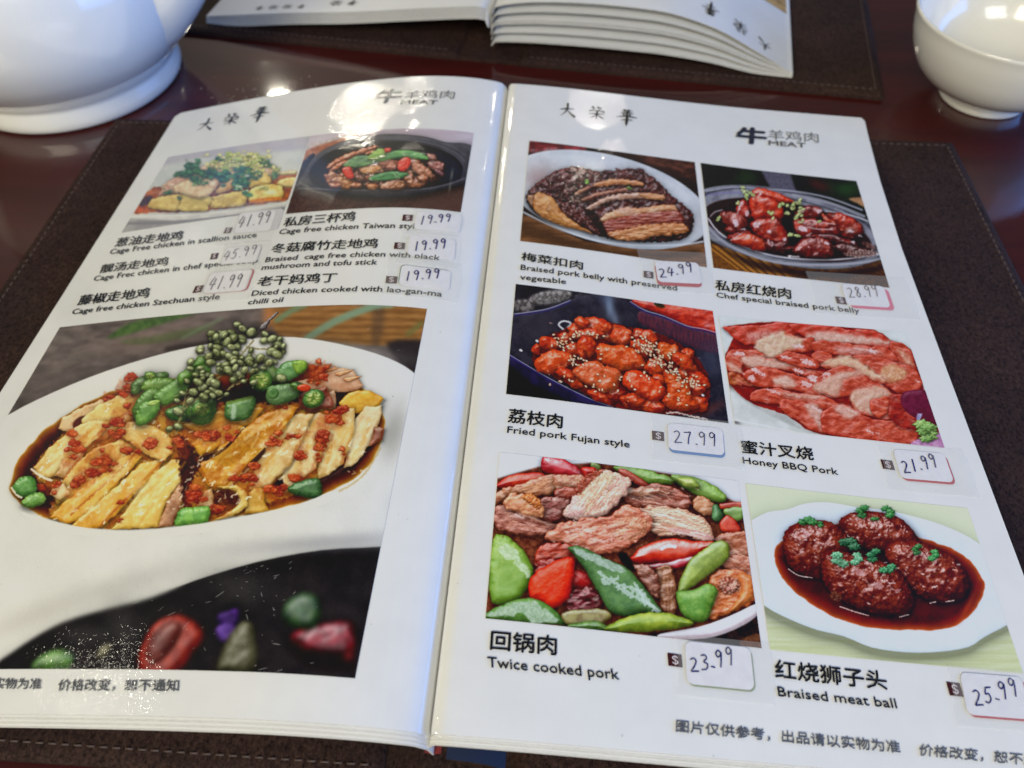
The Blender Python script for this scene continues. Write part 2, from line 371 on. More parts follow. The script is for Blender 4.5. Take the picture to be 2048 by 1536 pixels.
def slab(name, top, bot, mats, parent, label=None):
    """closed thin sheet from matching grids of top and bottom points (rows, cols, 3); material 0 on top/bottom, 1 on the edges"""
    nr, nc, _ = top.shape; V = np.concatenate([top.reshape(-1, 3), bot.reshape(-1, 3)]); n = nr*nc
    F = grid_faces(nr, nc); k = len(F); F += [tuple(n+i for i in q[::-1]) for q in F]; k2 = len(F)
    ring = [j for j in range(nc)]+[i*nc+nc-1 for i in range(1, nr)]+[(nr-1)*nc+j for j in range(nc-2, -1, -1)]+[i*nc for i in range(nr-2, 0, -1)]
    m_ = len(ring); V = np.concatenate([V, V[ring], V[[n+r for r in ring]]]); o0 = 2*n     # the edges get vertices of their own, so that the faces keep true normals
    for i in range(m_): j = (i+1) % m_; F.append((o0+j, o0+i, o0+m_+i, o0+m_+j))
    o = mesh_obj(name, V, F, mats, parent, smooth_=False, midx=[0]*k2+[1]*(len(F)-k2), label=label)
    me = o.data; me.polygons.foreach_set('use_smooth', [i < k2 for i in range(len(F))]); return o
#DISH-BEGIN
DISH = {}
def mixc(a, b, t): return hexc(a)*(1-t[..., None])+hexc(b)*t[..., None]
def leaf(c, cx, cy, r, ang, col='3f8a3a', col2='1f5a28', n=3, seed=0):
    rg = np.random.default_rng(seed+int(cx))
    for i in range(n):
        a = np.radians(ang+(i-(n-1)/2)*62+rg.uniform(-8, 8)); x = cx+np.cos(a)*r*.55; y = cy+np.sin(a)*r*.5
        m = 7; P = []
        for j in range(m*2):
            t = j/(m*2)*2*np.pi; rr = r*.66*(1.0 if j % 2 else .74)*rg.uniform(.85, 1.1)
            P.append((x+np.cos(t)*rr, y+np.sin(t)*rr*.62))
        c.shape(P, col, col2, sm=2, R=r*.3, hk=.5, bump=3, bs=20, spec=.28, gl=12, ns=25, feather=1.8, shadow=.35, sr=6, sofs=(2, 5), edge=.3, er=3)
# ---- braised meat balls on a scalloped white plate
def d8(X, Y):
    c = Canvas(X, Y, 1480, 950, 568/2048)
    def bg(x, y):
        t = np.clip(noise(x, y, 90, 3, .12, 2.6)*.35+.5+sst(y, 1000, 1400)*.25, 0, 1)
        return mixc('d3dabb', 'c0c692', t*sst(y, 600, 1100)*.9)
    c.base(bg)
    c.shape([(80, 330), (200, 270), (340, 250), (470, 208), (640, 200), (850, 235), (1050, 255), (1250, 300), (1450, 360), (1650, 450), (1800, 560), (1930, 700), (2040, 900), (2010, 1020), (1930, 1080), (1760, 1170), (1650, 1240), (1450, 1275), (1200, 1280), (950, 1245), (750, 1165), (560, 1120), (400, 1060), (250, 990), (170, 940), (100, 900), (-60, 800), (-60, 400)],
            'd3dee8', 'cfd9e3', R=60, hk=.12, amb=.8, spec=.05, feather=2, shadow=.45, sr=38, sofs=(-6, 45), ns=300)
    c.shape([(300, 480), (250, 560), (262, 660), (330, 780), (440, 880), (600, 985), (800, 1070), (1000, 1108), (1250, 1118), (1450, 1115), (1600, 1060), (1700, 960), (1765, 820), (1740, 740), (1660, 620), (1520, 530), (1350, 470), (1200, 430), (900, 330), (600, 380)],
            '6e1206', '5a1408', ns=180, flat=True, feather=5, edge=.98, er=26, edgecol='e2702a', warp=6, ws=120)
    c.shape([(340, 560), (330, 660), (420, 790), (620, 910), (850, 1010), (1100, 1060), (1400, 1060), (1560, 1000), (1660, 880), (1660, 740), (1500, 600), (1000, 450)], '4a0f0a', '2e0907', ns=120, flat=True, feather=26, alpha=.85)
    c.glow(1400, 960, 190, 60, '5a1a14', .6); c.glow(1640, 950, 20, 120, 'c04a10', .5, 25)
    def ball(P, **k):
        c.shape(P, '86301c', '5c140a', sm=4, R=k.get('R', 150), hk=.75, bump=12, bs=105, ns=110, spec=.9, gl=30, amb=.4, warp=9, ws=50, shadow=.75, sr=20, sofs=(6, 16), edge=.55, er=26, edgecol='2a0705', speccol=(.93, .82, .80))
    ball([(705, 350), (770, 285), (900, 262), (1060, 280), (1160, 320), (1240, 390), (1295, 490), (1240, 560), (1100, 560), (960, 545), (850, 510), (760, 440)], R=130)
    ball([(310, 480), (330, 400), (420, 345), (540, 325), (660, 345), (740, 410), (790, 500), (760, 620), (690, 720), (560, 745), (430, 715), (350, 650), (320, 570)])
    ball([(1040, 560), (1080, 490), (1200, 470), (1360, 505), (1480, 560), (1580, 640), (1640, 740), (1640, 840), (1580, 900), (1440, 920), (1330, 890), (1230, 820), (1150, 740), (1080, 650)])
    ball([(580, 640), (600, 560), (690, 540), (820, 570), (960, 600), (1080, 650), (1170, 720), (1230, 820), (1250, 920), (1200, 1000), (1080, 1010), (920, 985), (780, 930), (660, 850), (600, 760)])
    rg = np.random.default_rng(5)
    for (cx, cy, rx, ry, n) in [(980, 400, 230, 90, 34), (500, 470, 170, 110, 34), (1380, 700, 220, 160, 46), (900, 760, 270, 170, 56)]:
        for i in range(n):
            a = rg.uniform(0, 6.28); r = rg.uniform(0, 1)**.6; x = cx+np.cos(a)*rx*r; y = cy+np.sin(a)*ry*r; L = rg.uniform(5, 24); b = rg.uniform(-.6, 1.2)
            c.hl([(x, y), (x+L*np.cos(b), y+L*np.sin(b)*.8)], ['e8cfca', 'd9a59a', 'f3e6e6', 'b96a58'][i % 4], w=rg.uniform(4, 12), alpha=rg.uniform(.4, .9), warp=7, ws=16, feather=2)
    for P in [[(720, 950), (820, 985), (925, 1015)], [(350, 680), (420, 725), (520, 742)], [(1150, 1025), (1215, 1008)], [(1370, 925), (1410, 915)], [(1480, 915), (1545, 905)]]:
        c.hl(P, 'f2dcd6', w=7, alpha=.85)
    for (x, y, r) in [(860, 705, 34), (1000, 800, 34), (1135, 840, 22), (480, 430, 26)]:
        c.shape(ell=(x, y, r, r*.7, 25), col='d8b4b4', col2='b98080', flat=True, alpha=.7, warp=14, ws=26, feather=5)
    c.shape(ell=(690, 880, 50, 36, 40), col='8a4a2c', col2='5a2414', R=14, bump=8, bs=20, alpha=.7, feather=8, warp=8)
    leaf(c, 490, 360, 70, -90, seed=1); leaf(c, 560, 355, 40, 0, n=2, seed=2)
    leaf(c, 900, 268, 62, 200, seed=3); leaf(c, 1050, 275, 62, -20, seed=4); leaf(c, 970, 300, 40, 90, n=2, seed=5)
    leaf(c, 780, 520, 84, -70, '2f6a3c', '1d4a2c', seed=6); leaf(c, 740, 600, 80, 150, '8fc79a', '3c8a58', seed=7); leaf(c, 820, 600, 62, 20, '8fc79a', '3c8a58', seed=9)
    leaf(c, 980, 585, 66, 200, '3f8f52', '20603a', seed=8); leaf(c, 1055, 660, 66, 60, '5aa870', '20703a', seed=10)
    leaf(c, 1290, 540, 50, 190, seed=11); leaf(c, 1380, 575, 56, 20, '4aa050', '2a7a3a', seed=12)
    return c.rgb
DISH['d8'] = (d8, (1480, 950, 2048, 1376))
# ---- litchi pork in a dark bowl
def d5(X, Y):
    c = Canvas(X, Y, 1000, 560, 480/2048)
    c.base(lambda x, y: mixc('15121a', '24222c', np.clip(noise(x, y, 300, 1)*.5+.4, 0, 1)))
    for e in [(430, 150, 190, 62, -8, '8b8784', '4a4442'), (200, 225, 95, 60, 10, '7d7674', '3a3434'), (690, 150, 70, 40, 0, '2c2a30', '1c1a20')]:
        c.shape(ell=e[:5], col=e[5], col2=e[6], R=50, hk=.5, spec=.1, feather=16, ns=60)
    c.shape([(1120, 175), (1250, 170), (1500, 200), (1840, 240), (1860, 480), (1700, 430), (1500, 350), (1350, 285), (1200, 235)], 'c9321c', 'a01c12', R=60, hk=.5, bump=10, bs=120, bax=.5, spec=.5, gl=20, feather=8, ns=120)
    c.shape(ell=(1360, 215, 50, 22, 20), col='2a2a14', flat=True, feather=10); c.glow(1560, 260, 120, 26, 'ee5a3c', .5, 15)
    # bowl
    c.shape([(60, 300), (180, 285), (400, 235), (600, 165), (760, 120), (1000, 130), (1120, 200), (1260, 260), (1500, 350), (1660, 420), (1860, 480), (2000, 700), (2000, 1200), (1000, 1180), (600, 1060), (300, 900), (60, 740)],
            '2b2833', '1d1b26', R=100, hk=.2, spec=.1, amb=.7, ns=160, feather=2)
    c.shape([(1190, 270), (1300, 300), (1500, 360), (1700, 430), (1860, 490), (1880, 620), (1760, 610), (1600, 560), (1450, 480), (1300, 420), (1180, 350)], '5e2530', '3a2030', R=30, hk=.2, spec=.2, ns=90, nax=2.5, nay=.6, feather=14, alpha=.9)
    c.glow(930, 210, 36, 130, '8ea3bd', .65, -6); c.glow(980, 330, 30, 90, '9fb1c8', .4, -14); c.glow(900, 150, 70, 60, '4d5a78', .4)
    c.glow(1800, 700, 120, 160, '3d4258', .5); c.glow(320, 430, 160, 130, '34303a', .7)
    c.shape([(80, 640), (300, 780), (560, 920), (800, 1030), (980, 1085), (700, 1090), (300, 1000), (60, 800)], '1b1438', '110d22', R=80, hk=.3, spec=.2, amb=.7, ns=200, feather=4)
    c.shape([(60, 720), (260, 880), (520, 1000), (700, 1090), (400, 1100), (40, 1000)], '141018', '0d0b10', flat=True, feather=16)
    for P in [[(60, 628), (180, 700), (400, 830), (620, 945), (800, 1030), (960, 1085)], [(120, 292), (250, 275), (420, 245), (600, 175)], [(1110, 185), (1240, 262), (1400, 310), (1600, 395), (1740, 420), (1860, 455)]]:
        c.hl(P, 'b9b7d6', w=7, alpha=.75, warp=0); c.hl([(x, y+14) for x, y in P], '2a2266', w=14, alpha=.7, feather=6, warp=0)
    c.glow(1780, 1110, 160, 40, '5a2f2c', .7, -25)
    c.hl([(510, 470), (555, 440), (500, 385), (540, 352), (605, 372), (560, 420)], 'e9e6e4', w=15, feather=3, warp=2)
    rg = np.random.default_rng(3)
    c.shape([(290, 600), (400, 490), (560, 420), (700, 330), (900, 350), (1100, 400), (1330, 450), (1560, 560), (1720, 720), (1790, 880), (1760, 1080), (1600, 1150), (1300, 1140), (1000, 1090), (700, 960), (420, 800), (290, 700)], '7a1c0a', '4a0f08', flat=True, feather=6, warp=10, ws=60)
    def mt(P, a='cf4a1e', b='b02a10', **k):
        kw = dict(sm=4, R=60, hk=.85, bump=15, bs=130, ns=90, spec=.7, gl=26, amb=.5, warp=11, ws=80, shadow=.55, sr=12, sofs=(3, 8), edge=.25, er=14, edgecol='7a1606', speccol=(1, .86, .8)); kw.update(k)
        c.shape(P, a, b, **kw)
    E = lambda cx, cy, rx, ry, an=0, n=11, j=.13: [(cx+np.cos(t)*rx*q*np.cos(np.radians(an))-np.sin(t)*ry*q*np.sin(np.radians(an)), cy+np.cos(t)*rx*q*np.sin(np.radians(an))+np.sin(t)*ry*q*np.cos(np.radians(an))) for t, q in [(2*np.pi*i/n, 1+rg.uniform(-j, j)) for i in range(n)]]
    mt(E(310, 590, 40, 50)); mt(E(560, 500, 60, 60)); mt(E(1190, 470, 70, 60)); mt(E(1000, 470, 110, 80)); mt(E(1600, 640, 60, 60)); mt(E(860, 1000, 130, 45, 20)); mt(E(620, 850, 100, 60, 40)); mt(E(1000, 980, 90, 60), 'a02c10', '7a1808')
    mt(E(420, 545, 88, 62, 20)); mt(E(640, 440, 70, 70)); mt(E(820, 400, 130, 76, 10)); mt(E(700, 360, 70, 45, 20)); mt(E(760, 470, 130, 50)); mt(E(1270, 500, 90, 65, 30))
    mt(E(1030, 480, 95, 75, 10), 'd65a30', 'c03a1a'); mt(E(1440, 620, 120, 80, 30), 'cc5016', 'b03a0c'); mt(E(620, 600, 70, 60)); mt(E(740, 570, 90, 80, 40)); mt(E(1210, 580, 110, 70, 20)); mt(E(1620, 790, 110, 80, 40)); mt(E(1690, 860, 110, 70, 30)); mt(E(1560, 700, 110, 60, 40))
    mt([(290, 700), (350, 640), (450, 600), (560, 610), (640, 670), (600, 730), (520, 780), (400, 800), (310, 765)], 'cf4a1e', 'c23c10')
    mt([(810, 600), (850, 545), (950, 560), (1080, 560), (1180, 620), (1250, 720), (1270, 770), (1180, 760), (1050, 775), (930, 740), (850, 690)], 'd65420', 'c03c12', R=70)
    mt(E(1330, 740, 90, 80)); mt(E(700, 640, 40, 50)); mt(E(1350, 850, 60, 50))
    mt(E(560, 800, 90, 45, 30)); mt(E(1150, 1040, 120, 70, 20)); mt(E(1300, 1080, 110, 60)); mt(E(1690, 1060, 100, 70, 20)); mt(E(1650, 930, 100, 55, 10))
    mt([(620, 790), (680, 720), (800, 690), (900, 730), (1000, 770), (1040, 830), (990, 930), (900, 965), (800, 920), (700, 870)], 'd0603a', 'c0481c', R=60)
    mt([(1040, 840), (1090, 780), (1180, 770), (1280, 820), (1370, 880), (1420, 960), (1330, 1040), (1230, 1010), (1130, 960), (1050, 900)], 'd8441c', 'c83410', R=70)
    mt([(1390, 800), (1450, 780), (1560, 850), (1620, 900), (1640, 1000), (1700, 1080), (1600, 1120), (1470, 1110), (1380, 1040), (1430, 930)], 'cc4c14', 'b83810', R=70)
    mt(E(1140, 1030, 90, 50, 20), 'c44420', 'a83010')
    for i in range(70):
        x, y = rg.uniform(330, 1750), rg.uniform(360, 1100)
        if y > 420+.55*(x-330)+380 or y < 300+max(0, (x-900)*.35): continue
        L = rg.uniform(6, 22); b = rg.uniform(-.4, 1.4)
        c.hl([(x, y), (x+L*np.cos(b), y+L*np.sin(b))], 'f6c0ac', w=rg.uniform(5, 11), alpha=rg.uniform(.25, .6), warp=6, feather=4)
    cl = [(650, 475, 110, 30, 16), (540, 560, 90, 60, 22), (660, 690, 60, 40, 16), (820, 480, 90, 30, 8), (1240, 590, 90, 50, 30), (1340, 690, 90, 50, 26), (1450, 760, 80, 40, 22), (1580, 850, 80, 50, 20), (1200, 520, 110, 60, 18), (1460, 640, 60, 60, 7), (1100, 860, 230, 100, 16), (800, 900, 150, 60, 7), (880, 620, 60, 60, 4), (1540, 1000, 160, 110, 10), (1690, 900, 70, 50, 7), (600, 860, 120, 40, 6)]
    for (x, y, rx, ry, n) in cl:
        for i in range(n):
            px, py = x+rg.normal()*rx*.6, y+rg.normal()*ry*.6
            c.shape(ell=(px, py, 13, 7.5, rg.uniform(-20, 100)), col='f0dcc0', col2='d8a87c', R=6, hk=.6, spec=.3, feather=1.5, shadow=.4, sr=4, sofs=(1, 3), amb=.7)
    for (x, y) in [(316, 522), (178, 602), (1730, 985)]: c.shape(ell=(x, y, 15, 10, 30), col='e8e0e0', flat=True, feather=2)
    c.shape(line=[(1420, 1140), (1500, 1132), (1620, 1160), (1760, 1190)], w=14, col='dcc8bc', feather=5, warp=8, flat=True)
    return c.rgb
DISH['d5'] = (d5, (1000, 560, 1480, 920))


# ---- scallion chicken on a long white plate
def d1(X, Y):
    c = Canvas(X, Y, 250, 250, 400/2048)
    c.base(lambda x, y: mixc('aaa6b2', 'b9b5ba', np.clip(noise(x, y, 400, 1)*.4+.5, 0, 1)))
    rg = np.random.default_rng(9)
    c.shape([(300, 440), (700, 350), (1200, 300), (1900, 250), (1900, 900), (1500, 860), (100, 920), (150, 700)], 'c6c8c4', 'bcc0bc', sm=1, flat=True, feather=30, ns=300)
    c.shape([(40, 900), (600, 905), (1200, 850), (1680, 790), (1650, 880), (1000, 960), (500, 985), (20, 985)], 'd2cfc9', 'c2c0bd', sm=1, flat=True, feather=10, ns=300)
    c.shape([(10, 960), (500, 978), (900, 950), (1300, 900), (1650, 850), (1600, 1100), (-60, 1120)], '8d8a8c', 'a3a09f', sm=1, flat=True, feather=14, ns=300)
    c.hl([(0, 1010), (500, 1000), (1000, 950), (1640, 850)], '6e6c72', w=26, alpha=.7, feather=14, warp=0)
    c.hl([(0, 940), (600, 925), (1200, 870), (1660, 800)], 'e6e3dc', w=14, alpha=.8, feather=8, warp=0)
    c.shape([(80, 905), (150, 760), (280, 650), (420, 640), (1000, 600), (1400, 540), (1760, 480), (1740, 620), (1690, 760), (1500, 800), (1100, 850), (700, 890), (300, 900)], 'b5602c', '7a3418', ns=160, flat=True, feather=8, warp=8, ws=80)
    c.shape(ell=(215, 780, 80, 40, -30), col='54384a', col2='2e2430', feather=14, flat=True); c.glow(330, 690, 70, 30, 'd08a60', .6); c.glow(150, 870, 80, 24, 'cc4c18', .7); c.glow(1700, 500, 60, 24, 'b8683a', .8)
    c.shape([(1600, 560), (1760, 540), (1720, 640), (1560, 620)], 'dcc680', 'c2a45c', R=30, spec=.2, feather=5)
    c.shape(line=[(1560, 500), (1740, 490)], w=40, col='c8bb86', feather=8, R=20)
    kw = dict(sm=3, R=34, hk=.5, bump=5, bs=90, spec=.22, gl=12, amb=.62, warp=7, ws=70, shadow=.5, sr=12, sofs=(4, 8), ns=150, edge=.25, er=10, edgecol='8a5a20')
    c.shape([(370, 640), (480, 560), (600, 500), (750, 440), (1000, 380), (1300, 360), (1500, 400), (1560, 500), (1300, 600), (900, 640), (600, 700), (420, 720)], 'c9a888', 'b38c66', **kw)
    c.shape([(480, 560), (560, 545), (700, 590), (600, 680), (420, 720), (330, 740), (400, 640)], 'c49a80', 'ad7c66', **kw)
    c.shape([(960, 640), (1080, 570), (1180, 540), (1120, 640), (980, 700), (920, 700)], 'cfa660', 'b0803c', **kw)
    c.shape([(1270, 610), (1300, 540), (1360, 500), (1460, 500), (1500, 590), (1400, 620), (1290, 640)], 'd9bd66', 'c39e44', **kw)
    c.shape([(245, 850), (270, 770), (400, 730), (590, 710), (570, 790), (540, 880), (420, 875)], 'd2b862', 'bd9a48', **kw)
    c.shape([(545, 870), (570, 790), (600, 710), (740, 740), (870, 730), (910, 790), (850, 830), (840, 880), (680, 885)], 'd6bf68', 'b99f4a', **kw)
    c.shape([(880, 850), (910, 770), (890, 740), (1060, 700), (1270, 670), (1250, 760), (1210, 830), (1050, 845)], 'd4b85c', 'b59644', **kw)
    c.shape([(1265, 780), (1275, 680), (1330, 640), (1450, 610), (1590, 620), (1625, 680), (1605, 745), (1450, 770), (1300, 795)], 'ddc96c', 'c8a84a', **kw)
    c.shape([(500, 640), (560, 600), (640, 570), (800, 560), (950, 565), (968, 600), (900, 690), (810, 745), (700, 745), (580, 705), (510, 690)], 'd6bd92', 'bf9a72', **kw)
    c.shape([(1290, 770), (1450, 745), (1590, 740), (1580, 770), (1300, 800)], 'd88a28', 'b8641a', flat=True, feather=6)
    for (cx, cy, r) in [(700, 720, 0), (1180, 760, 0)]: pass
    def chop(n, cx, cy, rx, ry, cols, lo, hi):
        for i in range(int(n*1.7)):
            x, y = cx+rg.normal()*rx*.55, cy+rg.normal()*ry*.5; r = rg.uniform(lo*.6, hi*.95); P = [(x+np.cos(t)*r*rg.uniform(.6, 1.2), y+np.sin(t)*r*.7*rg.uniform(.6, 1.2)) for t in np.linspace(0, 5.6, 7)]
            a, b = cols[i % len(cols)]
            c.shape(P, a, b, R=6, hk=.3, bump=3, bs=30, spec=.2, gl=10, feather=4, shadow=.25, sr=6, sofs=(2, 4), amb=.7, ns=30, sm=2)
    G = [('3a6a40', '24503a'), ('26503f', '1b3c38'), ('4a8a50', '2f6a3c'), ('3a7034', '24502a')]
    Yl = [('cfcf7c', 'a9ad55'), ('dcd890', 'bcb862'), ('b9c668', '8aa048'), ('e3dfa4', 'c6c074')]
    chop(60, 1200, 350, 250, 60, Yl, 14, 38); chop(40, 1100, 420, 220, 50, Yl, 14, 34)
    chop(26, 700, 440, 70, 60, G, 14, 36); chop(34, 640, 500, 100, 40, G, 14, 32); chop(50, 830, 500, 130, 55, G, 14, 38); chop(26, 1010, 540, 60, 70, G, 14, 34)
    chop(14, 760, 590, 90, 40, [('8cb070', '4f8a54')]+G, 12, 26); chop(34, 1240, 480, 120, 80, G+Yl[2:3], 14, 36); chop(40, 1180, 600, 80, 80, G, 14, 38); chop(18, 1440, 400, 70, 50, G, 12, 34)
    chop(22, 1350, 420, 70, 70, Yl, 12, 30); chop(14, 1540, 460, 50, 50, Yl, 12, 26); chop(12, 1530, 520, 40, 40, G, 12, 24); chop(8, 1430, 640, 60, 20, Yl+G[2:3], 10, 20); chop(5, 555, 750, 15, 20, G, 10, 22); chop(8, 450, 690, 50, 20, G, 12, 24)
    chop(5, 980, 350, 60, 20, G, 12, 26); chop(5, 1200, 650, 60, 30, [('d0e0c0', '7ab070')], 10, 20); chop(3, 1260, 325, 10, 10, G, 8, 14); chop(9, 570, 510, 50, 20, G, 12, 22)
    for (x, y, rx, ry) in [(480, 610, 26, 12), (900, 600, 26, 20), (1250, 520, 26, 12), (1150, 630, 22, 14), (1500, 690, 60, 20)]: c.glow(x, y, rx, ry, 'f2ecd8', .75)
    return c.rgb
DISH['d1'] = (d1, (235, 262, 640, 478))
# ---- three-cup chicken in a black oval pan
def d2(X, Y):
    c = Canvas(X, Y, 560, 240, 400/2048)
    c.base(lambda x, y: mixc('b7a8b4', 'c9bfc8', np.clip(noise(x, y, 400, 1, .3, 2)*.5+.5, 0, 1)))
    c.shape([(100, 1000), (100, 560), (300, 270), (480, 250), (760, 170), (900, 200), (1900, 560), (2060, 620), (1900, 1000)], 'c48868', 'a86e54', flat=True, ns=200, feather=14)
    c.shape([(250, 280), (520, 190), (740, 120), (760, 160), (420, 280), (280, 310)], 'd3c5c4', flat=True, feather=8)
    c.shape([(20, 1010), (90, 720), (400, 680), (1200, 780), (1900, 600), (2060, 600), (1900, 1010)], '51382f', '3d2823', sm=1, ns=60, flat=True, feather=16)
    c.shape([(1500, 780), (1900, 680), (1860, 1000), (1300, 960)], '5c4038', '4a302b', flat=True, ns=14, feather=40, alpha=.7)
    c.shape([(150, 560), (260, 400), (360, 350), (300, 600), (300, 690), (180, 700)], '33394a', '20222e', R=40, hk=.2, spec=.1, feather=6, ns=120)
    c.shape([(150, 690), (230, 560), (330, 400), (500, 280), (740, 190), (1000, 150), (1250, 148), (1500, 175), (1700, 230), (1890, 240), (2000, 300), (1980, 450), (1960, 650), (1850, 680), (1640, 730), (1400, 780), (1050, 805), (700, 780), (420, 730), (300, 700), (170, 705)],
            '26242a', '1b1a20', R=80, hk=.3, bump=2, bs=200, spec=.22, gl=8, amb=.55, shadow=.6, sr=34, sofs=(0, 22), ns=200, feather=3)
    c.shape([(300, 580), (330, 480), (470, 350), (700, 262), (1000, 225), (1300, 225), (1600, 290), (1800, 390), (1880, 500), (1850, 600), (1700, 660), (1500, 700), (900, 710), (500, 700), (360, 670)], '17161a', '0e0e12', flat=True, feather=12)
    c.shape([(1500, 330), (1700, 360), (1860, 480), (1850, 600), (1650, 640), (1400, 560)], '1c2438', '161a26', flat=True, feather=50, alpha=.8)
    for P, w, a in [([(480, 330), (700, 240), (1000, 195), (1300, 200), (1600, 255), (1800, 340), (1890, 430)], 9, .55), ([(620, 245), (900, 185), (1200, 175), (1500, 200), (1750, 270), (1900, 360)], 7, .45), ([(1660, 290), (1800, 370), (1880, 480), (1860, 590)], 6, .5), ([(190, 700), (420, 712), (900, 720), (1400, 715), (1700, 665), (1890, 600)], 12, .6), ([(200, 640), (300, 690), (420, 705)], 10, .4)]:
        c.hl(P, '807e8c', w=w, alpha=a, feather=6, warp=0)
    c.shape([(300, 300), (480, 235), (700, 175), (760, 165), (560, 245), (380, 320)], 'b06848', '8c4c36', flat=True, feather=7, alpha=.8)
    c.shape([(450, 640), (500, 540), (650, 450), (1100, 380), (1500, 380), (1650, 460), (1660, 560), (1500, 690), (900, 710), (520, 690)], '3c1c12', '1e0e0a', flat=True, feather=12, warp=14)
    rg = np.random.default_rng(12)
    kw = dict(sm=3, R=34, hk=.75, bump=7, bs=70, ns=70, spec=.75, gl=18, amb=.45, warp=8, ws=50, shadow=.6, sr=10, sofs=(2, 8), edge=.3, er=8, edgecol='3a140a', speccol=(1, .9, .85))
    def b(cx, cy, rx, ry, an=0, a='a8643c', b_='7c3a22', n=9, **k):
        P = []
        for i in range(n):
            t = 2*np.pi*i/n; q = 1+rg.uniform(-.16, .16); u, v = np.cos(t)*rx*q, np.sin(t)*ry*q; r = np.radians(an)
            P.append((cx+u*np.cos(r)-v*np.sin(r), cy+u*np.sin(r)+v*np.cos(r)))
        kk = dict(kw); kk.update(k); c.shape(P, a, b_, **kk)
    for i in range(46):
        t = rg.uniform(0, 6.28); r = rg.uniform(0, 1)**.5; x, y = 1050+np.cos(t)*530*r, 560+np.sin(t)*130*r
        b(x, y, rg.uniform(30, 64), rg.uniform(22, 40), rg.uniform(-40, 40), *[('a0583a', '6c2e1c'), ('b06a44', '7a3c24'), ('7c4430', '4c2014')][i % 3])
    for P in [[(480, 480), (600, 390), (800, 310), (980, 262), (1000, 285), (820, 350), (620, 440), (500, 500)], [(500, 520), (620, 430), (760, 400), (700, 440), (560, 520)], [(860, 350), (940, 310), (1010, 315), (960, 350)]]: c.shape(P, 'c06c44', '9a4c2e', **kw)
    b(520, 590, 70, 60, 0, 'a86a3a', '703a1c'); b(640, 640, 110, 60, 20, 'b0703c', '7c4420'); b(560, 670, 70, 30, 0); b(820, 600, 60, 40, 0, '6c4034', '3c1c14'); b(780, 670, 60, 30)
    b(930, 510, 115, 46, -6, 'c88a48', 'a86a3c'); b(1110, 450, 95, 60, 10, 'b0705a', '7c4030'); b(1380, 440, 60, 40); b(1600, 470, 90, 52, 10, 'a86a5c', '7c4440'); b(1550, 385, 55, 36, 20, 'a06a5c', '70403a')
    b(1460, 520, 150, 52, 32, 'bc7e62', '98583c'); b(1630, 540, 60, 30, 30, '7c4a50', '50303a'); b(1320, 590, 60, 40, -30); b(1400, 650, 100, 50, 0, 'a0603a', '6c3420'); b(1460, 600, 60, 40)
    b(945, 680, 62, 34, 0, 'b87848', '9a5834', gl=30); c.shape([(1040, 710), (1060, 650), (1220, 610), (1290, 670), (1260, 708)], 'c08c70', 'a0644a', **kw)
    c.shape([(1130, 712), (1170, 650), (1200, 625), (1290, 670), (1240, 712)], '9a5c30', '6e3a1c', **kw)
    gk = dict(sm=3, R=26, hk=.5, bump=4, bs=50, bax=.4, ns=60, nax=.4, spec=.35, gl=10, amb=.55, shadow=.55, sr=9, sofs=(2, 8), feather=2, edge=.2, er=6)
    c.shape([(640, 470), (760, 380), (860, 365), (960, 380), (1000, 430), (850, 480), (740, 490)], '5f8c50', '37603a', **gk)
    c.shape([(960, 400), (1120, 330), (1260, 310), (1420, 330), (1500, 370), (1510, 410), (1300, 390), (1150, 400), (1000, 430)], '5a9a46', '356e38', **gk)
    c.shape([(900, 400), (960, 320), (1060, 290), (1090, 350), (1010, 400)], '8cae48', '5f8c34', **dict(gk, warp=10, ws=30))
    c.shape([(905, 610), (960, 570), (1120, 530), (1250, 535), (1320, 560), (1200, 605), (1000, 625)], '3c8240', '24602c', **gk)
    rk = dict(sm=2, R=30, hk=.6, bump=3, bs=40, spec=.6, gl=18, amb=.55, shadow=.6, sr=9, sofs=(2, 8), feather=2)
    c.shape([(635, 500), (700, 480), (730, 495), (760, 590), (700, 605), (660, 570)], 'd93220', 'b01c12', **rk)
    c.shape([(1210, 440), (1260, 390), (1320, 385), (1345, 440), (1300, 510), (1240, 530), (1205, 500)], 'e03a26', 'bc1c10', **rk)
    c.shape([(1070, 295), (1130, 288), (1140, 320), (1080, 335)], 'd2321c', 'b01a10', **rk)
    for i in range(60):
        t = rg.uniform(0, 6.28); r = rg.uniform(0, 1)**.5; x, y = 1000+np.cos(t)*530*r, 560+np.sin(t)*130*r
        c.hl([(x, y), (x+rg.uniform(5, 20), y+rg.uniform(-4, 14))], 'f0d0c0', w=rg.uniform(5, 10), alpha=rg.uniform(.3, .75), warp=5, feather=3)
    c.glow(1760, 560, 12, 60, 'c8c0a0', .4, 10); c.glow(1740, 690, 10, 50, 'c8c0a0', .35, 8)
    return c.rgb
DISH['d2'] = (d2, (560, 245, 965, 440))
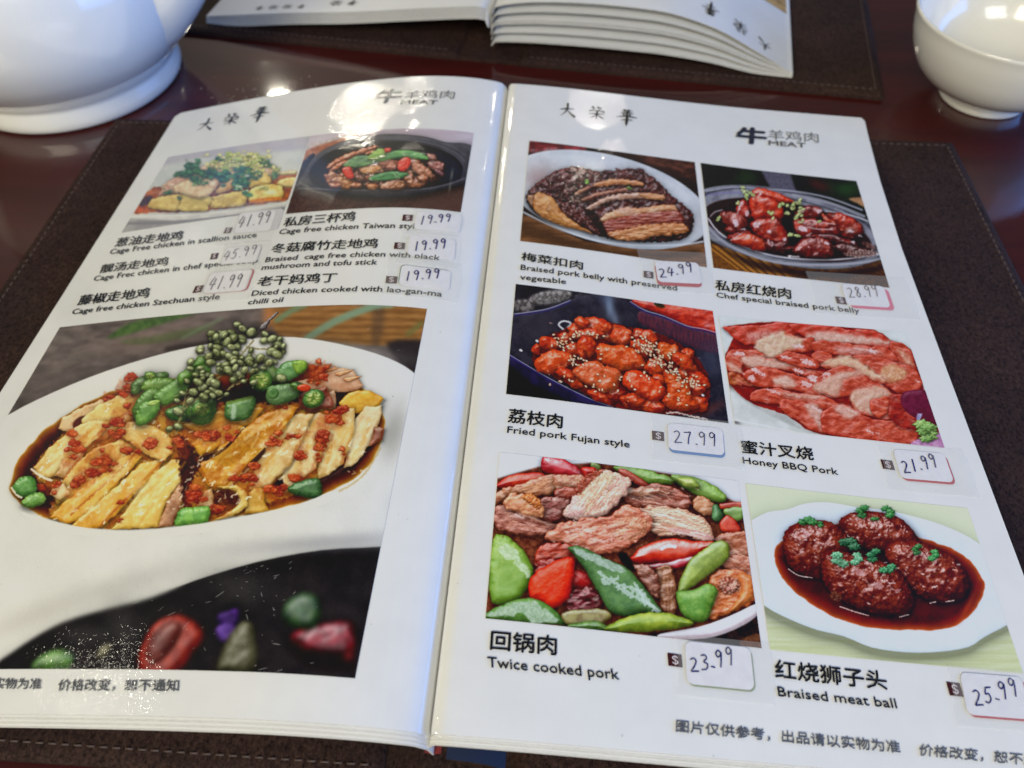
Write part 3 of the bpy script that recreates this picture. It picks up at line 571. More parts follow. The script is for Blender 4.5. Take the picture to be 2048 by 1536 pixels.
# ---- pork belly with preserved vegetable on a white oval plate
def d3(X, Y):
    c = Canvas(X, Y, 1020, 260, 440/2048)
    c.base(lambda x, y: mixc('1d1512', '2a1a16', np.clip(noise(x, y, 300, 1)*.5+.4, 0, 1)))
    c.shape([(170, 95), (500, 110), (690, 150), (680, 215), (400, 230), (180, 215)], '7a2024', '45151a', R=30, hk=.4, bump=8, bs=140, bax=.5, ns=90, feather=9)
    c.glow(600, 175, 60, 20, 'b03a44', .8); c.glow(300, 150, 70, 14, '8c2c30', .8); c.glow(210, 190, 30, 14, '9a6a6c', .7)
    c.shape([(1050, 205), (1300, 235), (1740, 300), (1760, 480), (1500, 400), (1200, 280)], '4c2a22', '2c1814', ns=80, nax=.5, feather=22, flat=True)
    for (x, y, a) in [(1400, 320, 18), (1560, 360, 22), (1660, 340, 10), (1320, 260, 18)]: c.glow(x, y, 90, 12, '7a4436', .6, a)
    c.shape([(80, 780), (160, 800), (700, 1040), (1300, 1120), (1900, 1040), (1900, 1330), (60, 1100)], '7c5030', '5e3a20', sm=1, ns=120, nax=.35, nay=2.6, flat=True, feather=6)
    c.shape([(90, 830), (400, 960), (800, 1080), (1300, 1150), (1700, 1110), (1700, 1180), (1200, 1200), (600, 1110), (90, 960)], '3a2414', flat=True, feather=44, alpha=.65)
    c.shape(ell=(920, 650, 965, 410, 14.5), col='c3c7cd', col2='b2b8c0', R=60, hk=.2, amb=.72, spec=.1, feather=3, ns=300)
    c.shape(ell=(930, 640, 900, 365, 14.5), col='cdd0d6', col2='bfc3ca', flat=True, feather=30, ns=300)
    c.glow(280, 450, 160, 120, '8a5a52', .45); c.glow(1790, 780, 60, 200, 'a9a4a4', .5, 10); c.glow(600, 260, 300, 40, 'd8dde4', .5, 5)
    for P, w in [([(120, 765), (400, 900), (700, 1005), (1000, 1060), (1300, 1075), (1600, 1070), (1800, 1040)], 16)]: c.hl(P, 'e0e4e8', w=w, alpha=.8, feather=8, warp=0)
    c.shape([(150, 640), (200, 540), (350, 430), (480, 360), (640, 345), (800, 385), (960, 390), (1100, 360), (1250, 395), (1400, 500), (1500, 610), (1680, 750), (1710, 850), (1680, 960), (1580, 1030), (1300, 1050), (1100, 1035), (860, 1000), (600, 900), (380, 850), (220, 760)],
            '4c1612', '2a0c0a', R=120, hk=.4, bump=13, bs=75, spec=.55, gl=16, amb=.35, warp=12, ws=50, ns=70, shadow=.5, sr=20, sofs=(0, 8))
    rg = np.random.default_rng(2)
    for i in range(150):
        x = rg.uniform(200, 1250); y = rg.uniform(360, 720)
        if y < 540-(x-200)*.45 or (x > 800 and y > 520) or y < 370: continue
        c.shape(ell=(x, y, rg.uniform(14, 36), rg.uniform(9, 20), rg.uniform(-50, 30)), col=['4e1614', '2a0c0c', '6a2420'][i % 3], col2='240808', R=16, hk=.9, bump=4, bs=30, spec=.6, gl=12, amb=.35, feather=3, warp=8, ws=25, speccol=(.85, .82, .88), shadow=.4, sr=6, sofs=(2, 4))
    for i in range(50):
        x = rg.uniform(1000, 1600); y = 400+(x-1000)*.62+rg.uniform(-40, 30)
        c.shape(ell=(x, y, rg.uniform(14, 34), rg.uniform(9, 18), 30), col='5a201c', col2='34100e', R=14, hk=.8, bump=4, bs=30, spec=.4, gl=12, amb=.4, feather=4, warp=8, ws=25)
    for i in range(46):
        t = rg.uniform(0, 1); x = 480+t*340+rg.uniform(-50, 40); y = 680+t*260+rg.uniform(-40, 30)
        c.shape(ell=(x, y, rg.uniform(12, 28), rg.uniform(8, 16), 40), col='6a2a22', col2='300e0c', R=12, hk=.9, spec=.7, gl=10, amb=.35, feather=3, warp=7, ws=22)
    kw = dict(sm=3, R=26, hk=.5, bump=5, bs=90, bax=.6, ns=80, nax=.5, spec=.35, gl=14, amb=.5, warp=8, ws=60, shadow=.6, sr=14, sofs=(0, 12), edge=.3, er=8, edgecol='5a2412')
    def slab(P, a, b, **k): kk = dict(kw); kk.update(k); c.shape(P, a, b, **kk)
    slab([(160, 620), (230, 610), (240, 700), (200, 720)], 'b98a62', '8a5a3a')
    slab([(235, 590), (330, 600), (420, 650), (480, 760), (620, 870), (770, 965), (640, 930), (500, 900), (330, 830), (220, 740)], 'c48a4e', 'a4622c', R=50)
    slab([(330, 700), (420, 770), (560, 880), (760, 965), (560, 905), (400, 840)], 'b87834', '94561e', alpha=.8, shadow=0)
    slab([(760, 520), (880, 470), (1050, 460), (1210, 480), (1235, 520), (1000, 510), (840, 530)], 'c88450', 'a45c34')
    slab([(600, 590), (720, 530), (760, 540), (640, 600)], '9c5c40', '7a3c2c'); slab([(660, 650), (800, 590), (1000, 550), (1100, 540), (1090, 575), (880, 610), (720, 665)], '9c6048', '6e3424')
    slab([(1080, 590), (1300, 590), (1430, 610), (1420, 650), (1200, 640), (900, 670), (760, 750), (700, 730), (780, 680), (900, 625)], 'c69c84', 'a4745a', R=30)
    slab([(1200, 600), (1320, 590), (1435, 615), (1420, 655), (1250, 640)], 'c48454', 'a86a40', shadow=0)
    slab([(820, 850), (880, 790), (1000, 740), (1060, 720), (1200, 730), (1400, 700), (1520, 700), (1560, 760), (1400, 770), (1200, 790), (1000, 830), (850, 865)], 'd2a078', 'b87040', R=40)
    c.shape(ell=(1080, 760, 90, 36, 5), col='d8b8a8', col2='c09078', flat=True, feather=24, alpha=.8, warp=10)
    slab([(860, 870), (1000, 820), (1200, 780), (1400, 760), (1560, 755), (1620, 860), (1500, 880), (1300, 880), (1100, 940), (940, 990)], '8a3020', '6a1a10', R=40, bump=8, nay=3, bay=3, spec=.5)
    slab([(900, 960), (1050, 930), (1250, 880), (1500, 870), (1620, 870), (1660, 940), (1560, 975), (1350, 990), (1200, 1030), (1000, 1020)], 'c27c48', 'a05a2c', R=40, bump=10, bay=2, nay=2, warp=14)
    for i in range(40):
        x = rg.uniform(900, 1560); y = 1000-(x-900)*.22+rg.uniform(-110, 0)
        c.hl([(x, y), (x+rg.uniform(20, 70), y-rg.uniform(0, 14))], ['d8957a', 'e8c0a8', '6a2418'][i % 3], w=rg.uniform(3, 7), alpha=.5, warp=6, feather=3)
    c.streaks([(870, 870), (1000, 825), (1200, 785), (1400, 765), (1555, 760), (1610, 855), (1500, 880), (1300, 880), (1100, 940), (940, 985)], -10, 50, ['b85c44', '5c140c', 'd08c74'], w=(4, 10), L=(60, 200), alpha=(.25, .55)); c.streaks([(920, 965), (1050, 935), (1250, 885), (1500, 875), (1615, 875), (1650, 935), (1350, 985), (1200, 1025)], -8, 30, ['e0a474', '9c5428', 'ecc094'], w=(4, 12), L=(50, 160)); c.streaks([(830, 850), (1000, 750), (1200, 735), (1510, 705), (1550, 755), (1200, 785), (1000, 825)], -12, 30, ['e8c8a8', 'b87850'], w=(4, 12), L=(40, 140))
    c.shape([(720, 740), (800, 780), (860, 860), (900, 960), (940, 1005), (850, 980), (780, 880), (700, 780)], '1a0806', flat=True, feather=14, alpha=.8)
    for i in range(90):
        x = rg.uniform(220, 1150); y = rg.uniform(360, 760)
        if y < 560-(x-200)*.45: continue
        c.hl([(x, y), (x+rg.uniform(6, 24), y+rg.uniform(-10, 8))], ['e6e0ea', 'b8a0a4'][i % 2], w=rg.uniform(4, 9), alpha=rg.uniform(.25, .8), warp=6, feather=3)
    leaf(c, 700, 485, 36, 0, '8ac040', '5a8a30', n=2); leaf(c, 1120, 530, 36, 120, '7a9040', '4c6428', n=2)
    return c.rgb
DISH['d3'] = (d3, (1030, 275, 1425, 540))
# ---- red braised pork in a steel oval dish
def d4(X, Y):
    c = Canvas(X, Y, 1380, 300, 440/2048)
    c.base(lambda x, y: mixc('101210', '1c2418', np.clip(noise(x, y, 300, 1)*.6+.3, 0, 1)))
    c.glow(520, 260, 90, 80, '24361c', .7); c.shape([(660, 190), (930, 215), (990, 400), (760, 380)], '5c5868', '4a4656', flat=True, feather=14, sm=1)
    c.glow(1200, 330, 110, 50, '4c1a14', .7, 20); c.glow(1450, 360, 120, 60, '20401e', .8); c.glow(1540, 310, 60, 50, '1c3018', .7)
    c.shape([(1480, 455), (1640, 450), (1680, 560), (1560, 500)], 'b08058', flat=True, feather=10)
    c.shape([(150, 860), (2000, 1060), (2000, 1400), (150, 1200)], '5a361c', '3c2412', sm=1, flat=True, ns=80)
    rg = np.random.default_rng(4)
    c.shape([(180, 870), (400, 950), (800, 1100), (1000, 1220), (200, 1120)], '7a4a1c', '5c3410', sm=1, flat=True, feather=6)
    for i in range(26):
        x = 190+i*26; c.hl([(x-60, 870+i*6), (x+260, 1110+i*9)], ['b8782c', '8a5420', '4c2a10', 'c88c3c'][i % 4], w=rg.uniform(6, 15), alpha=.75, feather=3, warp=1)
    for i in range(14):
        x = 1450+i*36; c.hl([(x-60, 1080+i*3), (x+200, 1200+i*7)], ['6a3c20', '2c180c'][i % 2], w=12, alpha=.6, feather=4, warp=1)
    c.shape([(180, 820), (400, 960), (800, 1080), (1300, 1140), (1780, 1080), (1700, 1150), (1300, 1180), (800, 1150), (500, 1060)], '1c100a', flat=True, feather=24, alpha=.75)
    c.shape(ell=(870, 720, 960, 345, 12), col='77777f', col2='5c5c66', R=40, hk=.3, spec=.3, gl=8, amb=.6, feather=3, ns=300, nay=3)
    c.shape(ell=(890, 700, 900, 320, 12), col='4a4a54', col2='34343e', flat=True, feather=16)
    c.shape(ell=(895, 705, 850, 300, 12), col='8c8c96', col2='6c6c78', flat=True, feather=10, ns=200)
    for P, w, col, a in [([(150, 385), (350, 352), (520, 350), (760, 370), (1000, 390), (1300, 450), (1600, 560)], 14, 'b4b4c4', .8), ([(160, 420), (350, 400), (520, 400)], 20, '7670a4', .5),
                         ([(960, 420), (1200, 470), (1400, 530), (1620, 620)], 26, '9c9ca6', .8), ([(900, 445), (1200, 520), (1400, 590), (1620, 680)], 12, '2c2c34', .7), ([(160, 520), (280, 470), (460, 450)], 10, 'c8c8d0', .8), ([(1260, 570), (1500, 610), (1660, 665)], 12, 'dcdce4', .8)]:
        c.hl(P, col, w=w, alpha=a, feather=6, warp=0)
    c.shape(ell=(905, 745, 800, 255, 12), col='2c0c08', col2='1c0806', flat=True, feather=8)
    for P, w, col, a in [([(170, 640), (260, 760), (450, 880), (700, 970), (950, 1010), (1250, 1025), (1500, 1010), (1760, 970)], 14, 'd4d4dc', .9), ([(180, 740), (350, 880), (620, 1000), (900, 1060), (1250, 1070), (1600, 1050), (1780, 1010)], 24, 'a4a4ae', .8), ([(190, 620), (230, 580), (300, 560)], 8, 'e0e0e8', .8)]:
        c.hl(P, col, w=w, alpha=a, feather=5, warp=0)
    kw = dict(sm=3, R=60, hk=.7, bump=7, bs=110, ns=130, spec=.7, gl=20, amb=.42, warp=9, ws=70, shadow=.7, sr=12, sofs=(3, 10), edge=.4, er=12, edgecol='3a0806', speccol=(1, .92, .9))
    def m(P, a='8c1c10', b='5a0e0a', **k): kk = dict(kw); kk.update(k); c.shape(P, a, b, **kk)
    m([(1250, 590), (1400, 590), (1540, 650), (1610, 720), (1600, 800), (1450, 820), (1350, 700)], 'a82412', '3c1008', ns=300)
    m([(420, 560), (450, 490), (520, 470), (560, 560), (560, 640), (480, 630)], 'c03020', '90180e')
    m([(560, 420), (600, 370), (660, 355), (780, 390), (900, 440), (1000, 500), (850, 490), (700, 460)], 'd83c1c', 'c42c12', bump=3)
    m([(545, 450), (640, 420), (800, 470), (870, 560), (850, 640), (720, 640), (600, 650), (560, 560)], 'c83014', '9c1c0c')
    m([(980, 590), (1080, 520), (1200, 530), (1250, 600), (1180, 640), (1050, 640)], '8a1c14', '4c100c')
    m([(1240, 600), (1400, 720), (1420, 760), (1330, 720), (1240, 640)], 'd04420', 'a82c14', R=16)
    m([(270, 600), (330, 570), (480, 600), (540, 680), (470, 760), (380, 740), (300, 660)], '9c3a30', '64180f', bump=10)
    m([(330, 720), (420, 720), (420, 770), (340, 770)], 'c0401f')
    m([(340, 810), (470, 760), (560, 760), (560, 820), (380, 840)], '902018')
    m([(370, 850), (480, 780), (600, 790), (720, 850), (730, 920), (640, 945), (500, 900)], 'cc3c18', '98200f', bump=4)
    m([(560, 680), (640, 640), (820, 640), (870, 720), (930, 820), (880, 880), (760, 880), (640, 800), (570, 740)], 'a02010', '641008')
    m([(700, 850), (860, 850), (940, 840), (900, 900), (980, 890), (960, 930), (880, 960), (740, 950)], '5c100c', '34080a')
    m([(950, 690), (1020, 640), (1200, 650), (1350, 700), (1400, 790), (1280, 800), (1100, 810), (1000, 800)], 'a82412', '58100c')
    m([(1040, 830), (1120, 780), (1300, 790), (1460, 830), (1560, 880), (1500, 920), (1340, 860), (1200, 830)], '701810', '380a08')
    m([(1000, 870), (1080, 820), (1250, 820), (1330, 900), (1320, 1000), (1150, 1005), (1000, 980), (960, 940)], '7c1a10', '4a0d0a')
    m([(1340, 900), (1440, 860), (1600, 900), (1700, 940), (1600, 980), (1430, 980)], '3c0e0a', '240807')
    c.shape([(860, 650), (950, 650), (980, 760), (1020, 850), (930, 880), (900, 760)], '0c0605', flat=True, feather=16)
    c.shape([(1430, 960), (1600, 930), (1740, 950), (1700, 990), (1500, 1000)], 'c0a8a0', '603830', flat=True, feather=4, warp=16, ws=30, crisp=.6, ns=30, alpha=.85)
    c.shape([(1600, 860), (1700, 880), (1730, 930), (1640, 910)], '8c6860', '401c18', flat=True, feather=5, warp=10, ws=30, ns=30, alpha=.8)
    c.shape([(900, 985), (1000, 990), (1020, 1000), (930, 1000)], 'd8d0d0', flat=True, feather=4, warp=8)
    for (x, y, rx, ry, an) in [(425, 680, 26, 40, -30), (620, 700, 36, 26, -10), (735, 760, 20, 16, 20), (1050, 735, 50, 22, 20), (655, 410, 30, 10, -50), (880, 830, 16, 18, 0), (530, 590, 16, 26, 0), (490, 740, 20, 8, 0), (1500, 760, 30, 12, 5), (1580, 800, 16, 8, 0), (1520, 860, 20, 12, 10), (1270, 870, 26, 12, 10), (730, 850, 10, 16, 0), (1200, 570, 20, 24, 40), (470, 520, 8, 40, 25)]:
        c.shape(ell=(x, y, rx, ry, an), col='f0e4e8', col2='d8b8bc', flat=True, feather=3, warp=10, ws=26, alpha=.85)
    for P in [[(1110, 655), (1250, 680), (1340, 690)], [(1090, 720), (1200, 740), (1320, 740)], [(1080, 800), (1130, 775)], [(1200, 795), (1330, 800), (1390, 830)], [(440, 600), (470, 500), (490, 480)], [(1030, 900), (1010, 930)], [(1110, 910), (1100, 900)], [(380, 840), (450, 800), (480, 785)], [(660, 470), (720, 455)]]:
        c.hl(P, 'eed6d6', w=9, alpha=.7, feather=3)
    for i in range(60):
        x, y = rg.uniform(300, 1600), rg.uniform(480, 960)
        if y < 430+abs(x-700)*.2: continue
        c.hl([(x, y), (x+rg.uniform(4, 24), y+rg.uniform(-4, 12))], 'd88a7a', w=rg.uniform(4, 8), alpha=rg.uniform(.25, .6), feather=3)
    def sc(x, y, r, n):
        for i in range(n):
            px, py = x+rg.normal()*r*.5, y+rg.normal()*r*.4; c.shape(ell=(px, py, rg.uniform(12, 26), rg.uniform(8, 15), rg.uniform(-60, 60)), col='d6de9c', col2='9aa85c', R=10, hk=.5, spec=.3, feather=2, warp=5, ws=20, amb=.7, shadow=.4, sr=6)
    sc(545, 400, 50, 10); sc(520, 440, 30, 4); sc(1020, 480, 30, 4); sc(860, 525, 40, 5); sc(940, 530, 60, 6); sc(1030, 540, 30, 4); sc(735, 600, 40, 4); sc(905, 590, 20, 3); sc(1010, 630, 66, 8); sc(260, 635, 14, 2); sc(1195, 668, 10, 2); sc(440, 500, 16, 2); sc(930, 790, 20, 2); sc(990, 810, 20, 2)
    return c.rgb
DISH['d4'] = (d4, (1395, 320, 1785, 580))
# ---- sliced honey barbecue pork
def d6(X, Y):
    c = Canvas(X, Y, 1420, 620, 500/2048)
    c.base(lambda x, y: mixc('c6cbc6', 'd8dcda', np.clip(noise(x, y, 500, 1)*.4+.6, 0, 1)))
    c.shape([(150, 620), (330, 650), (600, 850), (900, 1030), (1300, 1100), (150, 1100)], 'b9bab4', 'a8a9a4', flat=True, feather=30, ns=300)
    c.shape([(160, 670), (300, 760), (560, 900), (800, 1010), (700, 1040), (100, 960)], 'd2d4d0', 'c4c7c2', flat=True, feather=12, ns=300)
    c.hl([(190, 900), (500, 960), (860, 1040)], 'eceee9', w=10, feather=6, alpha=.6, warp=0); c.glow(215, 925, 30, 12, '302a28', .8, 10)
    c.shape([(130, 600), (330, 640), (420, 690), (300, 680), (160, 640)], '6a5a54', flat=True, feather=16, alpha=.7)
    rg = np.random.default_rng(8)
    c.shape([(130, 360), (200, 200), (120, 140), (500, 100), (900, 120), (1340, 165), (1480, 250), (1640, 320), (1700, 480), (1760, 660), (1880, 1000), (1700, 1110), (900, 1020), (640, 870), (330, 760), (130, 560)], '9c2414', '7c180e', flat=True, feather=5, warp=6, ws=90, ns=90)
    kw = dict(sm=4, R=44, hk=.45, bump=11, bs=110, bax=.7, ns=70, nax=.7, spec=.4, gl=22, amb=.56, warp=10, ws=110, shadow=.45, sr=9, sofs=(2, 7), edge=.45, er=20, edgecol='a81c0c', speccol=(1, .93, .93), feather=2)
    SLC = []
    def sl(P, core=None, a='c04a30', b='a43420', cc='d4b09c', cc2='c49480', **k):
        kk = dict(kw, sm=3, R=22, hk=.35); kk.update(k); c.shape(P, a, b, **kk); c.streaks(P, 18, 16, ['d86a54', '8c1c10', 'e4a090'], w=(5, 14), L=(40, 130), alpha=(.2, .5), feather=5)
        if core is not None: q_ = np.array(core, float); m_ = q_.mean(0); core = m_+(q_-m_)*1.22; SLC.append(core); c.shape(core, cc, cc2, sm=4, R=40, hk=.15, bump=6, bs=70, ns=40, spec=.3, gl=10, amb=.72, warp=14, ws=90, feather=24, alpha=.9)
    sl([(100, 145), (200, 130), (400, 125), (560, 100), (700, 110), (850, 140), (900, 190), (600, 210), (500, 260), (300, 290), (200, 230)], [(320, 200), (500, 180), (560, 190), (420, 240), (340, 250)], a='c23424', cc='c06a5c', cc2='a84a3c')
    sl([(660, 110), (900, 120), (1150, 160), (1340, 170), (1480, 260), (1500, 330), (1300, 300), (1050, 260), (850, 240), (700, 180)], [(860, 210), (1000, 190), (1200, 220), (1400, 250), (1450, 280), (1250, 270), (1000, 270), (860, 250)], a='c03020')
    sl([(1470, 260), (1560, 270), (1640, 330), (1690, 470), (1720, 580), (1600, 520), (1500, 420)], [(1540, 340), (1600, 360), (1650, 440), (1600, 430)], cc='c88060', cc2='b06a48')
    sl([(380, 300), (420, 230), (560, 190), (640, 190), (740, 230), (850, 230), (840, 330), (700, 360), (560, 390), (430, 370)], [(400, 300), (450, 240), (590, 200), (640, 230), (730, 250), (700, 300), (600, 330), (560, 370), (470, 360)], cc='d2bc98', cc2='c4a488')
    sl([(840, 260), (1000, 260), (1250, 290), (1460, 320), (1540, 420), (1440, 430), (1250, 380), (1050, 370), (860, 360)], [(1050, 320), (1200, 310), (1380, 350), (1200, 360), (1080, 345)], cc='cc9084', cc2='b86a5c')
    sl([(1150, 380), (1350, 380), (1560, 440), (1680, 480), (1740, 600), (1700, 660), (1550, 680), (1450, 620), (1340, 500), (1220, 420)], [(1420, 480), (1540, 470), (1590, 520), (1530, 580), (1440, 560)], cc='d0a070', cc2='b87448')
    sl([(120, 380), (200, 330), (380, 330), (450, 380), (300, 420), (240, 500), (150, 500)], [(150, 430), (230, 470), (250, 510), (160, 480)], cc='c87c5c')
    sl([(150, 510), (250, 540), (330, 600), (400, 640), (280, 620), (160, 600)], None, a='b06030', b='7c2c14')
    sl([(820, 360), (920, 340), (1000, 380), (980, 430), (880, 440)], None, a='c4482c', b='a83420')
    sl([(260, 400), (400, 380), (600, 420), (780, 480), (960, 520), (900, 600), (700, 520), (500, 480), (320, 460)], [(290, 400), (420, 390), (560, 430), (640, 460), (500, 470), (340, 460)], cc='cfa48c')
    sl([(540, 400), (640, 340), (780, 370), (900, 440), (860, 490), (700, 460)], None)
    sl([(900, 470), (1000, 420), (1120, 390), (1220, 420), (1320, 500), (1440, 570), (1380, 620), (1250, 540), (1100, 500)], [(960, 450), (1080, 400), (1180, 410), (1300, 490), (1400, 560), (1300, 550), (1180, 480), (1050, 470)], cc='d8ba90', cc2='cfa080')
    sl([(270, 520), (420, 460), (600, 500), (800, 560), (920, 600), (900, 700), (700, 660), (500, 640), (360, 620)], [(540, 570), (620, 550), (690, 590), (670, 630), (560, 610)])
    sl([(860, 620), (920, 520), (1080, 460), (1200, 490), (1320, 570), (1440, 640), (1480, 680), (1350, 700), (1200, 690), (1050, 720), (920, 680)], [(880, 630), (980, 560), (1120, 520), (1230, 540), (1100, 570), (1060, 660), (1000, 680)], cc='caa084')
    sl([(330, 740), (370, 660), (520, 640), (700, 680), (900, 700), (1050, 760), (1040, 840), (860, 800), (700, 790), (500, 770)], [(620, 690), (760, 690), (900, 710), (860, 730), (680, 720)], cc='c0806c')
    sl([(1150, 740), (1180, 670), (1300, 640), (1440, 680), (1560, 700), (1600, 800), (1500, 900), (1350, 880), (1200, 840)], [(1170, 720), (1230, 660), (1360, 650), (1440, 690), (1330, 760), (1310, 830), (1220, 800)], cc='d0a888')
    sl([(560, 760), (640, 730), (800, 770), (900, 820), (950, 920), (940, 1000), (840, 990), (740, 920), (620, 850)], [(790, 800), (860, 790), (910, 840), (920, 960), (900, 970), (840, 880)], cc='c49284')
    sl([(920, 840), (1050, 780), (1160, 800), (1250, 860), (1400, 900), (1600, 900), (1700, 960), (1680, 1080), (1500, 1100), (1200, 1060), (940, 1010)], [(1030, 810), (1100, 790), (1180, 830), (1200, 860), (1120, 880)], cc='d0a090')
    sl([(1310, 800), (1330, 730), (1450, 720), (1480, 800), (1420, 880), (1340, 860)], None, a='c85030', b='ac3420')
    sl([(1480, 720), (1560, 690), (1680, 760), (1760, 900), (1720, 980), (1560, 960), (1460, 860)], None, a='9c1c0e', b='74140a', bump=6)
    for q_ in SLC: c.streaks([tuple(z) for z in q_], 20, 14, ['e8cdb8', 'c87c68', 'f2e4d6', 'd8a490'], w=(4, 12), L=(20, 80), alpha=(.12, .35), feather=6)
    for i in range(110):
        x, y = rg.uniform(160, 1650), rg.uniform(120, 1060)
        if y > 640+(x-200)*.55 or (x > 1480 and y < 260+(x-1480)*.9): continue
        L = rg.uniform(8, 46); a = rg.uniform(-.1, .6)
        c.hl([(x, y), (x+L*np.cos(a), y+L*np.sin(a))], ['f4d6d2', 'e8b0a6', 'f0e4e6', 'd06a54'][i % 4], w=rg.uniform(4, 9), alpha=rg.uniform(.2, .6), warp=8, ws=30, feather=3)
    for (x, y, rx, ry, an) in [(800, 430, 60, 20, 20), (840, 560, 40, 30, 30), (340, 560, 30, 24, 30), (720, 300, 50, 14, 0), (620, 390, 50, 12, 10), (720, 500, 50, 16, 20), (790, 610, 46, 20, 20), (950, 530, 40, 12, -20), (400, 510, 70, 14, 25), (520, 670, 60, 10, 20), (1700, 590, 20, 8, 30), (870, 810, 50, 6, 25), (1310, 1000, 40, 7, 30), (1330, 340, 40, 14, 20), (230, 360, 50, 16, 0)]:
        c.shape(ell=(x, y, rx, ry, an), col='f2dede', col2='dcb0ae', flat=True, feather=4, warp=14, ws=30, alpha=.8)
    c.shape([(1560, 720), (1600, 670), (1700, 655), (1760, 660), (1830, 760), (1880, 960), (1840, 960), (1740, 920), (1640, 860), (1580, 800)], '6a1c34', '581428', R=50, hk=.4, spec=.15, amb=.7, feather=5, ns=90)
    c.shape([(1690, 880), (1700, 850), (1740, 850), (1720, 900), (1695, 915)], 'b9b4d0', '8a84a8', flat=True, feather=3, sm=1)
    c.shape([(1640, 1100), (1700, 1060), (1900, 1000), (1940, 1140), (1700, 1130)], 'c49ab8', 'a86a98', R=50, hk=.2, spec=.1, amb=.8, feather=10, ns=60)
    leaf(c, 1740, 1000, 120, -30, '9cbc62', '6a9440', seed=3); leaf(c, 1800, 1010, 100, 190, '8ab058', '5f8c3c', seed=4)
    return c.rgb
DISH['d6'] = (d6, (1430, 625, 1895, 900))
